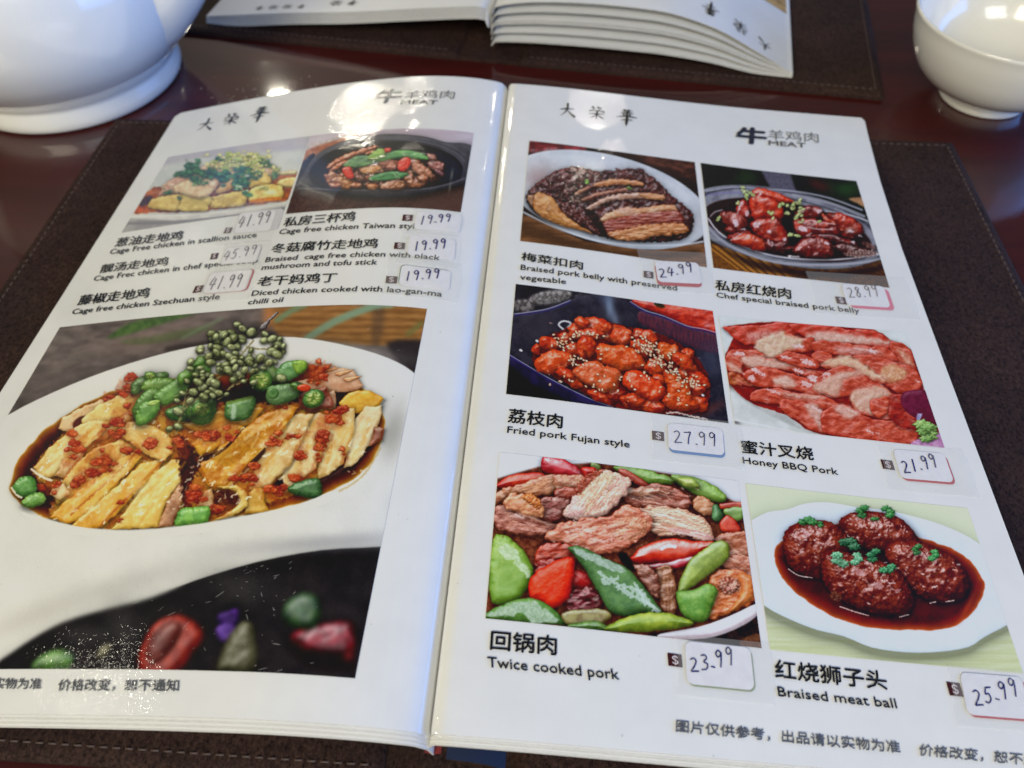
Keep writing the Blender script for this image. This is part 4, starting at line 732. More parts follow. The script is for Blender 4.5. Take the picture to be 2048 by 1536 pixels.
# ---- twice cooked pork with peppers
def d7(X, Y):
    c = Canvas(X, Y, 960, 890, 600/2048)
    c.base(lambda x, y: mixc('c9cdd2', 'd6dade', np.clip(noise(x, y, 500, 1)*.4+.6, 0, 1)))
    rg = np.random.default_rng(6)
    c.shape([(20, 300), (120, 230), (400, 150), (800, 120), (1300, 200), (1640, 340), (1800, 420), (1960, 1000), (1900, 1420), (20, 1300)], '84442c', '54241a', sm=1, flat=True, feather=10, ns=80)
    c.shape([(1150, 1290), (1500, 1260), (1950, 1080), (1950, 1420), (1300, 1400)], '2a1c1a', '14100f', flat=True, feather=8, ns=60)
    c.shape([(1780, 1330), (1930, 1290), (1950, 1420), (1800, 1400)], '6a4028', '4a2a1c', flat=True, feather=10, ns=30)
    pk = dict(sm=4, R=70, hk=.55, bump=3, bs=180, ns=130, spec=.55, gl=12, amb=.5, warp=6, ws=90, shadow=.6, sr=18, sofs=(4, 12), edge=.35, er=14, feather=2, speccol=(.88, .93, .92))
    mk = dict(sm=4, R=34, hk=.5, bump=8, bs=120, bay=1.6, ns=80, nay=2, spec=.55, gl=13, amb=.5, warp=14, ws=80, shadow=.65, sr=18, sofs=(4, 12), edge=.35, er=12, edgecol='6a1c0c', feather=2, speccol=(1, .92, .88))
    def p(P, a, b='3c5a20', **k): kk = dict(pk); kk.update(k); c.shape(P, a, b, **kk)
    def m(P, a='bc6c4c', b='984830', **k): kk = dict(mk); kk.update(k); c.shape(P, a, b, **kk)
    G1 = ('7ea03c', '5c8428'); R1 = ('cc2014', 'a01410')
    p([(900, 150), (1050, 150), (1300, 220), (1330, 260), (1150, 270), (1000, 220)], *G1); p([(1300, 210), (1450, 220), (1600, 280), (1680, 350), (1660, 395), (1550, 380), (1400, 300)], '86a844', '6c9430'); p([(1340, 230), (1450, 230), (1500, 290), (1400, 290)], 'a8b450', '80983c')
    p([(760, 125), (820, 140), (820, 180), (760, 180)], '8c9c34', '5c7020', R=20)
    p([(950, 190), (990, 165), (1170, 280), (1100, 290)], 'c8442c', 'a02818', R=30)
    p([(430, 85), (520, 85), (620, 120), (700, 180), (710, 230), (560, 220), (430, 180)], 'c41c24', 'a01018', spec=.9); p([(690, 160), (780, 150), (800, 190), (720, 230)], *R1)
    p([(110, 270), (200, 210), (310, 190), (440, 200), (420, 260), (250, 300), (120, 290)], 'd03018', 'b01c10')
    m([(120, 320), (300, 260), (480, 200), (560, 260), (480, 340), (260, 340), (110, 400)], 'b87850', '8c4c30')
    m([(500, 220), (700, 210), (760, 250), (680, 330), (560, 350)], 'b07c58', '904c34'); m([(500, 320), (580, 280), (660, 300), (620, 380), (520, 370)], '9c3c28', '6a2014')
    m([(100, 440), (180, 410), (420, 500), (560, 560), (440, 620), (250, 610), (100, 560)], 'a86450', '7c3c2e'); m([(400, 380), (480, 350), (600, 370), (600, 440), (520, 520), (420, 500)], '844038', '54241c')
    m([(160, 360), (230, 330), (330, 350), (430, 420), (420, 490), (300, 470), (180, 430)], 'c88a5c', 'a8603c'); c.shape([(280, 360), (340, 330), (420, 390), (400, 440), (330, 400)], 'd07c44', 'b05c2c', R=30, bump=6, feather=8, warp=8)
    m([(980, 330), (1150, 270), (1300, 280), (1420, 350), (1450, 420), (1300, 440), (1100, 430), (1000, 400)], 'ac5c48', '803c2c'); m([(1000, 300), (1200, 290), (1300, 330), (1050, 350)], 'b08468', '8a5440')
    m([(1450, 370), (1540, 350), (1600, 420), (1590, 480), (1480, 450)], 'c08458', 'a06038')
    p([(1600, 400), (1660, 460), (1640, 520), (1580, 500)], '5c8c50', '3a6a34'); p([(1640, 400), (1790, 390), (1790, 440), (1660, 440)], 'c83418', 'a82010', R=20); p([(1660, 440), (1790, 430), (1800, 500), (1720, 520)], '7c9c40', '5c7c2c', R=30); p([(1640, 520), (1690, 480), (1760, 540), (1770, 600), (1650, 590)], 'd43418', 'b01c0c', R=30)
    m([(1600, 640), (1830, 600), (1860, 800), (1700, 780)], 'a05434', '7c3820'); m([(1630, 780), (1850, 760), (1880, 1000), (1700, 860)], 'a85c40', '84402c')
    m([(1560, 900), (1680, 850), (1820, 880), (1880, 1060), (1700, 1150), (1560, 1190), (1580, 1040)], 'c86c34', 'a4441c'); c.shape(ell=(1700, 960, 80, 60, 0), col='c09078', col2='7c3424', R=40, bump=10, bs=60, feather=14, warp=14)
    p([(1760, 880), (1860, 900), (1870, 1040), (1700, 1140), (1780, 1000)], 'dc8038', 'c05c24', alpha=.8, shadow=0)
    # pork slices
    m([(570, 470), (620, 380), (680, 300), (780, 190), (860, 170), (960, 200), (1040, 260), (960, 380), (860, 470), (760, 505), (620, 500)], 'd4b498', 'b8887c', ns=60, nay=1, nax=2)
    c.shape([(680, 320), (760, 230), (860, 190), (930, 220), (840, 320), (760, 420), (700, 480), (640, 420)], 'd8c09c', 'bc9878', R=40, hk=.2, bump=6, bs=60, spec=.3, feather=14, warp=12, alpha=.85)
    c.shape([(590, 460), (640, 360), (700, 370), (720, 440), (690, 490), (600, 490)], 'd4b0a8', 'bc8c84', R=40, hk=.2, spec=.3, feather=12, warp=12, alpha=.85)
    c.shape([(650, 290), (760, 180), (850, 170), (800, 220), (700, 320), (640, 350)], '9a3c24', '74281a', R=20, hk=.4, bump=6, bs=40, spec=.5, feather=8, warp=12, alpha=.9)
    m([(1080, 440), (1300, 420), (1500, 480), (1570, 560), (1600, 640), (1560, 670), (1400, 620), (1200, 620), (1140, 540)], 'cc9c7c', 'ac7054', bay=3, nay=3)
    c.shape([(1120, 440), (1300, 440), (1480, 490), (1560, 550), (1560, 620), (1400, 570), (1200, 530)], 'dac0a4', 'b88c6c', R=40, hk=.2, bump=6, bs=60, bay=4, ns=40, nay=4, nax=.6, spec=.3, feather=12, warp=10, alpha=.85)
    c.shape([(1280, 580), (1420, 570), (1570, 620), (1580, 650), (1400, 610)], 'd8b0ac', 'c08c88', flat=True, feather=10, alpha=.8)
    m([(460, 600), (540, 540), (740, 500), (900, 480), (960, 410), (1060, 430), (1180, 500), (1150, 600), (1000, 700), (860, 740), (700, 730), (520, 660), (440, 650)], 'c47454', 'a85038', bump=14)
    c.shape([(880, 560), (1000, 500), (1140, 510), (1120, 600), (1000, 660), (900, 620)], 'c88c64', 'a86444', R=50, hk=.3, bump=8, bs=60, feather=20, warp=14, alpha=.8)
    for i in range(60):
        x, y = rg.uniform(620, 1000), rg.uniform(560, 700); c.hl([(x, y), (x+rg.uniform(4, 26), y+rg.uniform(-4, 6))], 'e4b4ac', w=rg.uniform(4, 10), alpha=rg.uniform(.3, .7), feather=3, warp=6)
    c.streaks([(590, 480), (640, 380), (700, 300), (790, 200), (860, 180), (950, 210), (1030, 260), (950, 380), (850, 460), (760, 500)], -50, 60, ['ecdcc0', 'c08878', 'f4e8d4', 'a8644c', 'd8b090'], w=(4, 12), L=(40, 150), alpha=(.25, .6))
    c.streaks([(1090, 450), (1300, 430), (1490, 480), (1570, 560), (1590, 640), (1400, 610), (1200, 600), (1150, 540)], 16, 64, ['f0e0c4', 'b87c64', 'f6ecdc', 'c8967c'], w=(4, 11), L=(50, 180), alpha=(.3, .65))
    c.streaks([(470, 610), (540, 550), (740, 510), (900, 490), (1000, 430), (1150, 510), (1130, 600), (1000, 690), (860, 730), (700, 720), (520, 650)], -14, 80, ['dc9c84', '8c4030', 'ecc4b0', 'b46048'], w=(5, 14), L=(40, 170), alpha=(.2, .5), feather=4)
    c.streaks([(110, 460), (200, 430), (420, 510), (540, 560), (440, 610), (250, 600)], 12, 30, ['b47460', '4c1c14', 'd09c84'], L=(40, 120)); c.streaks([(990, 340), (1150, 280), (1300, 290), (1420, 360), (1430, 420), (1300, 430), (1100, 420)], 14, 34, ['c48c74', '6c2c1c', 'dcb49c'], L=(40, 130))
    c.streaks([(1620, 660), (1820, 620), (1860, 980), (1700, 860), (1640, 780)], 30, 30, ['d09478', '7c3820', 'e4b89c'], L=(40, 110)); c.streaks([(1210, 860), (1320, 860), (1340, 1140), (1260, 1150)], 84, 22, ['b88458', '5c3420'], L=(60, 160)); c.streaks([(120, 320), (300, 270), (480, 210), (550, 260), (470, 330), (260, 330)], -14, 24, ['dcac80', '945c3c'], L=(30, 110))
    for q in [[(600, 600), (680, 570), (760, 600)], [(760, 640), (840, 660), (900, 640)], [(640, 430), (700, 440)], [(1300, 600), (1420, 610), (1520, 640)], [(880, 560), (940, 540)], [(220, 480), (300, 500)]]: c.hl(q, 'f4dcd4', w=20, feather=8, warp=12, ws=30, alpha=.5)
    m([(400, 700), (500, 660), (660, 700), (700, 780), (540, 800), (420, 840), (370, 800)], 'a8301c', '7c1c10'); m([(370, 860), (420, 790), (520, 780), (500, 860), (400, 900)], '9c2c28', '741814')
    p([(1030, 760), (1140, 680), (1300, 640), (1500, 660), (1590, 660), (1560, 720), (1400, 800), (1200, 800), (1080, 810)], 'd82c10', 'b81c08', spec=.8); c.hl([(1240, 710), (1280, 690), (1330, 695)], 'ffffff', w=22, feather=5, alpha=.85)
    p([(1120, 820), (1280, 800), (1440, 760), (1480, 780), (1380, 835), (1180, 850)], 'c41c28', '98101c', R=26, spec=.9)
    p([(630, 860), (740, 880), (760, 970), (640, 970)], 'b01410', '8c0c0c', shadow=.3)
    m([(580, 1080), (620, 1000), (760, 980), (840, 1080), (740, 1150), (620, 1140)], '6a1c24', '38100f', bump=14)
    m([(1200, 850), (1320, 850), (1340, 1150), (1260, 1160), (1230, 1050)], '9c6440', '6c3c24', nax=3, nay=.6); m([(1050, 820), (1200, 850), (1220, 1050), (1120, 960)], '8a5440', '5a2c20')
    c.shape([(940, 750), (1000, 740), (1060, 860), (1000, 840)], '140c0c', flat=True, feather=8)
    # peppers in front
    p([(90, 640), (130, 610), (240, 660), (330, 780), (365, 870), (320, 990), (240, 1070), (120, 1090), (70, 1040), (60, 820)], '86a43c', '6a9028', grad=((120, 700), (330, 1050), '5c8424'))
    c.shape([(130, 680), (220, 700), (320, 830), (350, 880), (320, 900), (230, 800), (140, 760)], 'c4d4bc', 'a8bc94', flat=True, feather=7, warp=18, ws=60, alpha=.8)
    p([(340, 910), (440, 830), (600, 760), (650, 800), (630, 960), (600, 1050), (490, 1125), (400, 1070), (340, 1040)], 'e02c0c', 'cc2008', sm=2, spec=.35, bump=3, bs=60)
    p([(600, 700), (700, 700), (850, 770), (1000, 840), (1090, 930), (1200, 1080), (1240, 1140), (1100, 1150), (980, 1170), (880, 1130), (800, 1000), (720, 860), (660, 780)], '4c7238', '3c6030', spec=.3)
    c.shape([(640, 710), (760, 740), (960, 830), (990, 865), (900, 860), (780, 800), (680, 760)], 'a9b8ae', '8ca08c', flat=True, feather=6, warp=12, ws=50, alpha=.85)
    for P in [[(820, 880), (880, 920), (940, 910)], [(940, 970), (1060, 1040), (1180, 1100)], [(840, 930), (980, 960), (1090, 1010), (1130, 1080)], [(1060, 950), (1160, 1090), (1220, 1140)]]: c.hl(P, 'b4c4bc', w=30, feather=6, warp=16, ws=40, alpha=.75)
    p([(40, 1150), (150, 1090), (330, 1045), (460, 1090), (560, 1180), (600, 1230), (400, 1220), (30, 1190)], '5c8438', '44702c', spec=.2)
    c.shape([(70, 1150), (200, 1080), (340, 1065), (420, 1100), (500, 1170), (530, 1210), (350, 1215), (300, 1150), (190, 1170), (60, 1175)], 'b0c0ae', '90a68c', flat=True, feather=7, warp=16, ws=60, alpha=.85)
    p([(560, 1150), (700, 1120), (860, 1130), (890, 1180), (800, 1240), (600, 1230)], '8a7c40', '6a5428', R=30)
    p([(600, 1230), (760, 1200), (900, 1250), (800, 1270), (640, 1260)], '5c7c34')
    p([(1350, 1000), (1380, 880), (1440, 780), (1560, 690), (1640, 650), (1700, 690), (1680, 790), (1560, 880), (1460, 960), (1400, 1005)], '8a9c34', '6c8028', R=50)
    c.shape([(1450, 960), (1480, 880), (1600, 760), (1680, 720), (1660, 800), (1560, 890)], '6c7c34', flat=True, feather=16, alpha=.6)
    p([(1340, 1010), (1450, 990), (1560, 950), (1620, 1000), (1590, 1090), (1550, 1190), (1450, 1210), (1370, 1140)], '6c9438', '4c7c28', spec=.3); c.hl([(1400, 1020), (1500, 1010)], 'a8c078', w=40, feather=12, alpha=.4)
    c.shape([(1230, 1290), (1500, 1240), (1700, 1170), (1900, 1080), (1900, 1150), (1800, 1230), (1600, 1310), (1400, 1330), (1240, 1320)], 'd4cfd4', 'bfb4ba', R=40, hk=.5, spec=.3, gl=6, amb=.7, feather=3, ns=300)
    c.hl([(1240, 1318), (1500, 1310), (1700, 1260), (1900, 1150)], '9a7c80', w=22, feather=12, warp=0, alpha=.5)
    p([(840, 1260), (960, 1190), (1100, 1150), (1300, 1150), (1450, 1210), (1420, 1240), (1200, 1270), (1000, 1275)], '8c9c2c', '6c8424', spec=.35); c.hl([(1000, 1195), (1120, 1165), (1300, 1180)], 'b8c060', w=24, feather=10, alpha=.5)
    for i in range(80):
        x, y = rg.uniform(120, 1560), rg.uniform(230, 700); c.hl([(x, y), (x+rg.uniform(4, 24), y+rg.uniform(-6, 12))], ['f0d8d0', 'c88470', '5a1c10'][i % 3], w=rg.uniform(3, 8), alpha=rg.uniform(.3, .7), feather=3, warp=5)
    c.rgb[:] = np.clip(c.rgb*1.08, 0, 1)
    return c.rgb
DISH['d7'] = (d7, (965, 900, 1530, 1302))

# ---- the large picture: sliced chicken with green pepper sprigs
def d9(X, Y):
    c = Canvas(X, Y, 0, 600, 880/2048)
    def bg(x, y):
        t = np.clip(noise(x, y, 150, 1, .6, 1.6)*.5+.5, 0, 1)
        a = mixc('776b68', '4c4442', t); b = mixc('2a2628', '1c1a1d', np.clip(noise(x, y, 200, 2)*.5+.5, 0, 1))
        k = sst(y, 700, 1200)[..., None]; return a*(1-k)+b*k
    c.base(bg); rg = np.random.default_rng(21)
    c.glow(700, 180, 260, 60, '9a8078', .5, -10); c.glow(300, 330, 200, 60, '6e625e', .5, -20)
    for i in range(34):
        x, y = rg.uniform(150, 1200), rg.uniform(120, 420); c.hl([(x, y), (x+rg.uniform(40, 160), y-rg.uniform(5, 40))], ['3a3230', '8c7c76'][i % 2], w=rg.uniform(4, 14), alpha=.4, feather=7, warp=6)
    c.hl([(780, 230), (1000, 190), (1230, 130)], '2e2624', w=22, feather=12, alpha=.7)
    c.shape([(500, 180), (600, 110), (760, 75), (930, 55), (760, 110), (600, 160)], '54703a', '3c5430', flat=True, feather=10); c.shape([(560, 190), (700, 170), (900, 130), (1000, 130), (800, 190), (640, 210)], '56683c', flat=True, feather=12, alpha=.6)
    c.hl([(850, 180), (940, 130), (1030, 90)], '7c9470', w=14, feather=8, alpha=.5)
    # bamboo
    c.shape([(1230, 40), (1500, 20), (2020, 30), (1990, 220), (1700, 210), (1300, 170), (1260, 110)], 'a0703c', '80542a', sm=1, ns=60, nax=.35, nay=3, flat=True, feather=8)
    for i in range(10): c.hl([(1270, 50+i*17), (1600, 54+i*17), (1990, 60+i*17)], ['5a3818', 'c08c4c'][i % 2], w=rg.uniform(4, 9), alpha=.45, feather=4, warp=2)
    c.shape([(1740, 30), (1790, 30), (1770, 200), (1730, 200)], '4c3a30', flat=True, feather=14, alpha=.5); c.glow(1250, 80, 30, 60, 'b87848', .8); c.shape(ell=(1255, 165, 30, 20), col='3a3438', flat=True, feather=10)
    c.shape([(1800, 200), (2000, 200), (1980, 340), (1900, 330)], '30282a', flat=True, feather=14)
    c.hl([(1290, 95), (1360, 50), (1420, 25)], '6c8c6c', w=26, feather=8, alpha=.8); c.hl([(1430, 180), (1560, 100), (1740, 30), (1820, 20)], '7a9c84', w=34, feather=8, alpha=.85); c.hl([(1900, 160), (1960, 110)], '5c7040', w=22, feather=12, alpha=.6)
    c.blur(-60, 0, 2100, 640, 7)
    # plate: body, then well
    c.shape([(-60, 620), (50, 530), (250, 430), (500, 330), (800, 240), (1050, 195), (1300, 172), (1500, 190), (1700, 235), (1850, 290), (1950, 360), (2050, 480), (2050, 900), (1980, 1120), (1760, 1150), (1500, 1165), (1200, 1220), (900, 1310), (700, 1390), (500, 1440), (300, 1500), (150, 1580), (0, 1680), (-100, 1720), (-100, 900)],
            'd8d8d4', 'cfd0cd', R=80, hk=.22, amb=.72, spec=.1, gl=4, feather=4, ns=500, shadow=.5, sr=60, sofs=(0, 30))
    c.glow(600, 1320, 500, 60, 'a8a6a2', .45, -16); c.glow(1500, 1130, 420, 40, '8c8c92', .55, -4); c.glow(150, 1480, 240, 50, 'b4b0a8', .45, -22); c.glow(1900, 1000, 120, 160, 'b4bac6', .5, 20)
    c.glow(1830, 620, 60, 130, '7c7870', .55, 12); c.glow(1500, 240, 300, 40, 'e0e0dc', .6, 6)
    c.shape([(50, 850), (100, 720), (230, 590), (420, 470), (700, 380), (1100, 340), (1500, 330), (1700, 420), (1790, 560), (1760, 700), (1680, 810), (1560, 880), (1400, 945), (1150, 1000), (900, 1040), (620, 1068), (400, 1055), (220, 1015), (110, 960), (50, 900)],
            '6c1e0a', '4c1206', flat=True, feather=5, edge=.98, er=17, edgecol='d6a21e', warp=6, ws=120, ns=130)
    c.shape([(110, 830), (150, 720), (280, 600), (420, 500), (900, 400), (1500, 400), (1700, 520), (1740, 640), (1660, 780), (1500, 860), (1300, 930), (1000, 990), (600, 1030), (300, 1010), (150, 930)], '2e0a08', '1c0606', flat=True, feather=24, alpha=.85)
    c.hl([(1500, 840), (1600, 780), (1700, 680)], '8c6e70', w=16, feather=8, alpha=.5); c.hl([(1510, 925), (1680, 830), (1770, 690)], 'b08c3c', w=8, feather=6, alpha=.6)
    c.shape([(150, 800), (300, 620), (420, 520), (640, 430), (900, 480), (1350, 480), (1560, 480), (1600, 640), (1500, 830), (1300, 930), (1000, 1010), (620, 1062), (360, 1050), (230, 1000), (260, 900)], 'c08a34', 'a0541c', flat=True, feather=10, warp=10, ns=70, crisp=.3)
    kw = dict(sm=4, R=34, hk=.42, bump=3.4, bs=110, ns=110, nax=.8, spec=.5, gl=14, amb=.72, warp=6, ws=60, shadow=.6, sr=9, sofs=(3, 8), edge=.32, er=6, edgecol='b06c24', feather=2, speccol=(1, .97, .9))
    def m(P, a='e6ca84', b='d8b060', **k): kk = dict(kw, sm=1, R=17, hk=.6); kk.update(k); c.shape(P, a, b, **kk)
    PA, PB = 'e4cc98', 'd0ac6c'
    # back right pieces
    m([(1480, 350), (1560, 310), (1650, 330), (1690, 400), (1640, 430), (1540, 430), (1440, 420), (1380, 380)], 'd4a888', 'b87c58')
    for P in [[(1480, 330), (1580, 318), (1500, 345)], [(1560, 340), (1650, 325), (1580, 358)], [(1600, 365), (1685, 355), (1620, 385)]]: c.shape(P, 'd89c6c', 'c07848', sm=2, R=8, shadow=.3, sr=5)
    m([(1450, 310), (1540, 300), (1480, 380), (1440, 370)], 'b03820', '7c2010', bump=12); m([(1500, 430), (1560, 420), (1570, 520), (1540, 510)], 'd8b498', 'b88868')
    m([(1380, 440), (1520, 400), (1560, 500), (1450, 520), (1400, 500)], '8c4030', '581c14', bump=14)
    m([(1580, 480), (1620, 430), (1720, 420), (1790, 460), (1760, 500), (1660, 530), (1600, 510)], 'e0ac34', 'c88818')
    m([(1600, 780), (1650, 560), (1700, 495), (1780, 490), (1770, 560), (1720, 680), (1640, 780)], 'dcc494', 'c8a874', gl=8)
    m([(1740, 590), (1790, 600), (1780, 650), (1720, 680)], 'a8604c', '6a3020')
    m([(1480, 800), (1500, 640), (1540, 520), (1650, 500), (1650, 620), (1600, 760), (1530, 820), (1480, 830)], 'dcc080', 'c8a460')
    m([(1300, 860), (1340, 740), (1400, 600), (1460, 530), (1540, 530), (1540, 640), (1470, 780), (1380, 860), (1330, 900)], PA, PB)
    m([(1160, 880), (1200, 720), (1290, 590), (1370, 530), (1460, 530), (1410, 640), (1360, 760), (1260, 860), (1180, 900)], 'd4b478', 'bc904c')
    m([(1140, 1000), (1160, 900), (1180, 870), (1240, 880), (1230, 930), (1250, 985)], 'd0a440', 'b88428')
    m([(850, 580), (1000, 520), (1180, 500), (1230, 500), (1180, 580), (1060, 600), (950, 640)], 'cc8c20', 'a86814', bump=6)
    m([(890, 670), (960, 620), (1060, 580), (1140, 590), (1080, 660), (980, 700), (930, 730)], 'd49c28', 'b87414')
    m([(915, 770), (1000, 710), (1100, 620), (1250, 520), (1350, 490), (1390, 500), (1330, 590), (1250, 680), (1150, 790), (1060, 880), (990, 890), (950, 840)], 'cc8a1c', 'b0620c', bump=12, R=26, nk=1.6)
    c.shape([(990, 740), (1080, 660), (1180, 620), (1220, 640), (1150, 720), (1060, 770)], '8c5c10', 'b07014', flat=True, feather=18, alpha=.55, warp=14, ns=30)
    c.hl([(1330, 570), (1250, 660), (1160, 770), (1060, 870)], 'e8c474', w=12, feather=4, alpha=.8)
    # front left slices
    m([(270, 600), (290, 550), (400, 490), (520, 450), (460, 520), (400, 560), (340, 620)], 'd8b484', 'c09058'); c.shape([(340, 575), (370, 545), (410, 540), (390, 570), (350, 600)], '5c2820', flat=True, feather=5)
    m([(380, 560), (440, 500), (560, 440), (680, 420), (700, 500), (600, 560), (500, 640), (430, 660)], 'dcc070', 'c8a048')
    m([(160, 780), (220, 700), (320, 610), (420, 560), (520, 560), (460, 650), (380, 700), (300, 790), (230, 830), (180, 810)], 'dcc078', 'c89c48')
    m([(250, 820), (300, 740), (390, 700), (380, 760), (300, 830)], 'd8b480', 'b88850')
    m([(250, 900), (320, 800), (430, 690), (560, 650), (640, 690), (560, 780), (460, 880), (330, 940), (260, 950)], 'dcb860', 'c89434'); m([(240, 880), (300, 850), (330, 900), (280, 930), (230, 905)], 'dcc090', 'c0a068')
    m([(230, 1010), (290, 950), (400, 860), (520, 760), (620, 700), (660, 730), (600, 800), (480, 930), (380, 1020), (310, 1045)], 'dca838', 'cc8820')
    m([(330, 1050), (450, 950), (560, 850), (660, 760), (760, 740), (740, 800), (660, 870), (560, 980), (470, 1062), (380, 1066)], 'dca434', 'c88820')
    m([(520, 1068), (600, 960), (700, 830), (800, 740), (880, 740), (880, 800), (800, 900), (760, 980), (740, 1060)], 'e0c060', 'd0a43c', spec=.6)
    m([(735, 1060), (780, 940), (850, 840), (880, 830), (870, 900), (830, 980), (800, 1050)], 'b88460', '8a5438', bump=4)
    m([(540, 610), (600, 560), (720, 590), (800, 640), (810, 710), (770, 748), (700, 730), (620, 680)], 'dcb464', 'cc9440', bump=12, warp=9)
    m([(900, 980), (950, 890), (990, 880), (1000, 950), (960, 1000)], 'd4b080', 'b88c5c')
    m([(1010, 870), (1100, 860), (1150, 900), (1150, 960), (1100, 1000), (1000, 1028), (1080, 980), (1120, 940), (1100, 890)], 'dcc068', 'c4a048', R=20, bump=3)
    c.shape([(1000, 900), (1060, 885), (1110, 910), (1110, 950), (1060, 985), (1000, 1000)], '5c2a14', '381408', flat=True, feather=8)
    c.shape([(810, 640), (860, 640), (930, 740), (920, 800), (880, 900), (900, 980), (860, 980), (830, 740)], '3c100a', '240806', flat=True, feather=10, warp=14)
    c.shape([(930, 735), (1040, 690), (1130, 600), (1060, 690), (960, 750)], '2c0c08', flat=True, feather=4); c.shape([(1130, 790), (1230, 690), (1270, 650), (1220, 730), (1150, 800)], '2c1408', flat=True, feather=5, alpha=.9); c.shape([(1270, 860), (1310, 830), (1320, 870), (1280, 880)], '1c0806', flat=True, feather=4)
    for P in [[(430, 650), (520, 570), (600, 520)], [(300, 830), (400, 700), (460, 650)], [(640, 700), (560, 790), (330, 1000)], [(760, 750), (640, 870), (470, 1050)]]: c.hl(P, 'a0481c', w=9, feather=5, alpha=.7, warp=5)
    for P in [[(600, 760), (520, 830)], [(560, 880), (440, 970)], [(760, 790), (640, 900)], [(700, 860), (600, 980)], [(1560, 580), (1500, 700)], [(640, 590), (600, 620)]]: c.shape(line=P, w=26, col='f0e0a0', flat=True, feather=14, alpha=.55, warp=12, ws=30)
    for P, a_ in [([(230, 1010), (290, 950), (400, 860), (520, 760), (620, 700), (660, 730), (600, 800), (480, 930), (380, 1020), (310, 1045)], -43), ([(330, 1050), (450, 950), (560, 850), (660, 760), (760, 740), (740, 800), (660, 870), (560, 980), (470, 1062), (380, 1066)], -43), ([(520, 1068), (600, 960), (700, 830), (800, 740), (880, 740), (880, 800), (800, 900), (760, 980), (740, 1060)], -52), ([(160, 780), (220, 700), (320, 610), (420, 560), (520, 560), (460, 650), (380, 700), (300, 790), (230, 830), (180, 810)], -45), ([(250, 900), (320, 800), (430, 690), (560, 650), (640, 690), (560, 780), (460, 880), (330, 940), (260, 950)], -45),
                  ([(915, 770), (1000, 710), (1100, 620), (1250, 520), (1350, 490), (1390, 500), (1330, 590), (1250, 680), (1150, 790), (1060, 880), (990, 890), (950, 840)], -40), ([(1160, 880), (1200, 720), (1290, 590), (1370, 530), (1460, 530), (1410, 640), (1360, 760), (1260, 860), (1180, 900)], -55), ([(1300, 860), (1340, 740), (1400, 600), (1460, 530), (1540, 530), (1540, 640), (1470, 780), (1380, 860), (1330, 900)], -60), ([(1480, 800), (1500, 640), (1540, 520), (1650, 500), (1650, 620), (1600, 760), (1530, 820), (1480, 830)], -66), ([(1600, 780), (1650, 560), (1700, 495), (1780, 490), (1770, 560), (1720, 680), (1640, 780)], -66)]:
        c.streaks(P, a_, 26, ['f4e4b0', 'dcb04c', 'f8eccc', 'c88c34'], w=(6, 18), L=(40, 130), alpha=(.15, .45), feather=7)
    for i in range(300):
        x, y = rg.uniform(170, 1720), rg.uniform(470, 1040)
        if y > 1060-(max(0, x-500))*.18 or y < 780-(x-170)*.9 or (x > 600 and y < 560): continue
        L = rg.uniform(4, 26); a = rg.uniform(-1.2, -.3); c.hl([(x, y), (x+L*np.cos(a), y+L*np.sin(a))], 'fbf3dc', w=rg.uniform(4, 11), alpha=rg.uniform(.3, .85), warp=7, ws=26, feather=3)
    # chilli
    def ch(x, y, rx, ry, n, an=0):
        c.shape(ell=(x, y, rx*1.15, ry*1.15, an), col='9c3410', col2='c0641c', flat=True, feather=10, alpha=.38, warp=16, ws=40)
        for i in range(int(n*.27)+1):
            u, v = rg.normal()*rx*.5, rg.normal()*ry*.5; t = np.radians(an); px, py = x+u*np.cos(t)-v*np.sin(t), y+u*np.sin(t)+v*np.cos(t); r = rg.uniform(12, 36)*(1 if min(rx, ry) > 14 else .6)
            P = [(px+np.cos(q)*r*rg.uniform(.6, 1.3), py+np.sin(q)*r*.7*rg.uniform(.6, 1.3)) for q in np.linspace(0, 5.5, 7)]
            c.shape(P, ['a83014', '8c2010', 'b84c20'][i % 3], ['8c1c0c', 'b84418'][i % 2], R=9, hk=.6, bump=6, bs=40, spec=.5, gl=18, speccol=(1, .8, .62), amb=.55, feather=2.5, alpha=.9, shadow=.25, sr=6, warp=4, ws=20)
    for a in [(590, 410, 40, 40, 12), (500, 455, 30, 14, 5), (560, 560, 110, 40, 20, -40), (620, 470, 30, 60, 10, 20), (480, 740, 70, 60, 30), (440, 800, 90, 30, 18, -50), (360, 850, 80, 26, 12, -60), (340, 720, 60, 30, 12, -50), (710, 660, 22, 22, 5), (1000, 625, 110, 46, 34, -15), (520, 640, 70, 26, 12, -20), (610, 700, 50, 26, 10, 20), (910, 920, 46, 80, 26, 10), (1150, 830, 60, 60, 24, -50), (1280, 640, 60, 20, 12, -60), (1380, 630, 70, 14, 12, -14), (1540, 560, 60, 40, 22), (1500, 640, 36, 80, 26), (1400, 710, 30, 30, 7), (1470, 760, 14, 60, 8, 15), (1300, 900, 70, 36, 22), (1400, 830, 50, 26, 12), (1480, 320, 60, 24, 12), (1470, 360, 40, 40, 10), (1600, 730, 12, 40, 4), (1020, 980, 50, 26, 12), (230, 880, 36, 26, 8), (840, 680, 40, 60, 10), (370, 640, 40, 20, 5), (650, 380, 70, 16, 8), (1340, 490, 50, 12, 6), (1020, 490, 30, 10, 4), (580, 940, 16, 10, 3), (550, 1020, 20, 14, 4)]: ch(*a)
    # green pepper pieces
    gk = dict(sm=4, R=30, hk=.8, bump=1, bs=90, ns=110, spec=.55, gl=16, amb=.5, warp=3, shadow=.6, sr=12, sofs=(2, 10), feather=2, edge=.25, er=8, edgecol='1c3414', speccol=(.92, 1, .9))
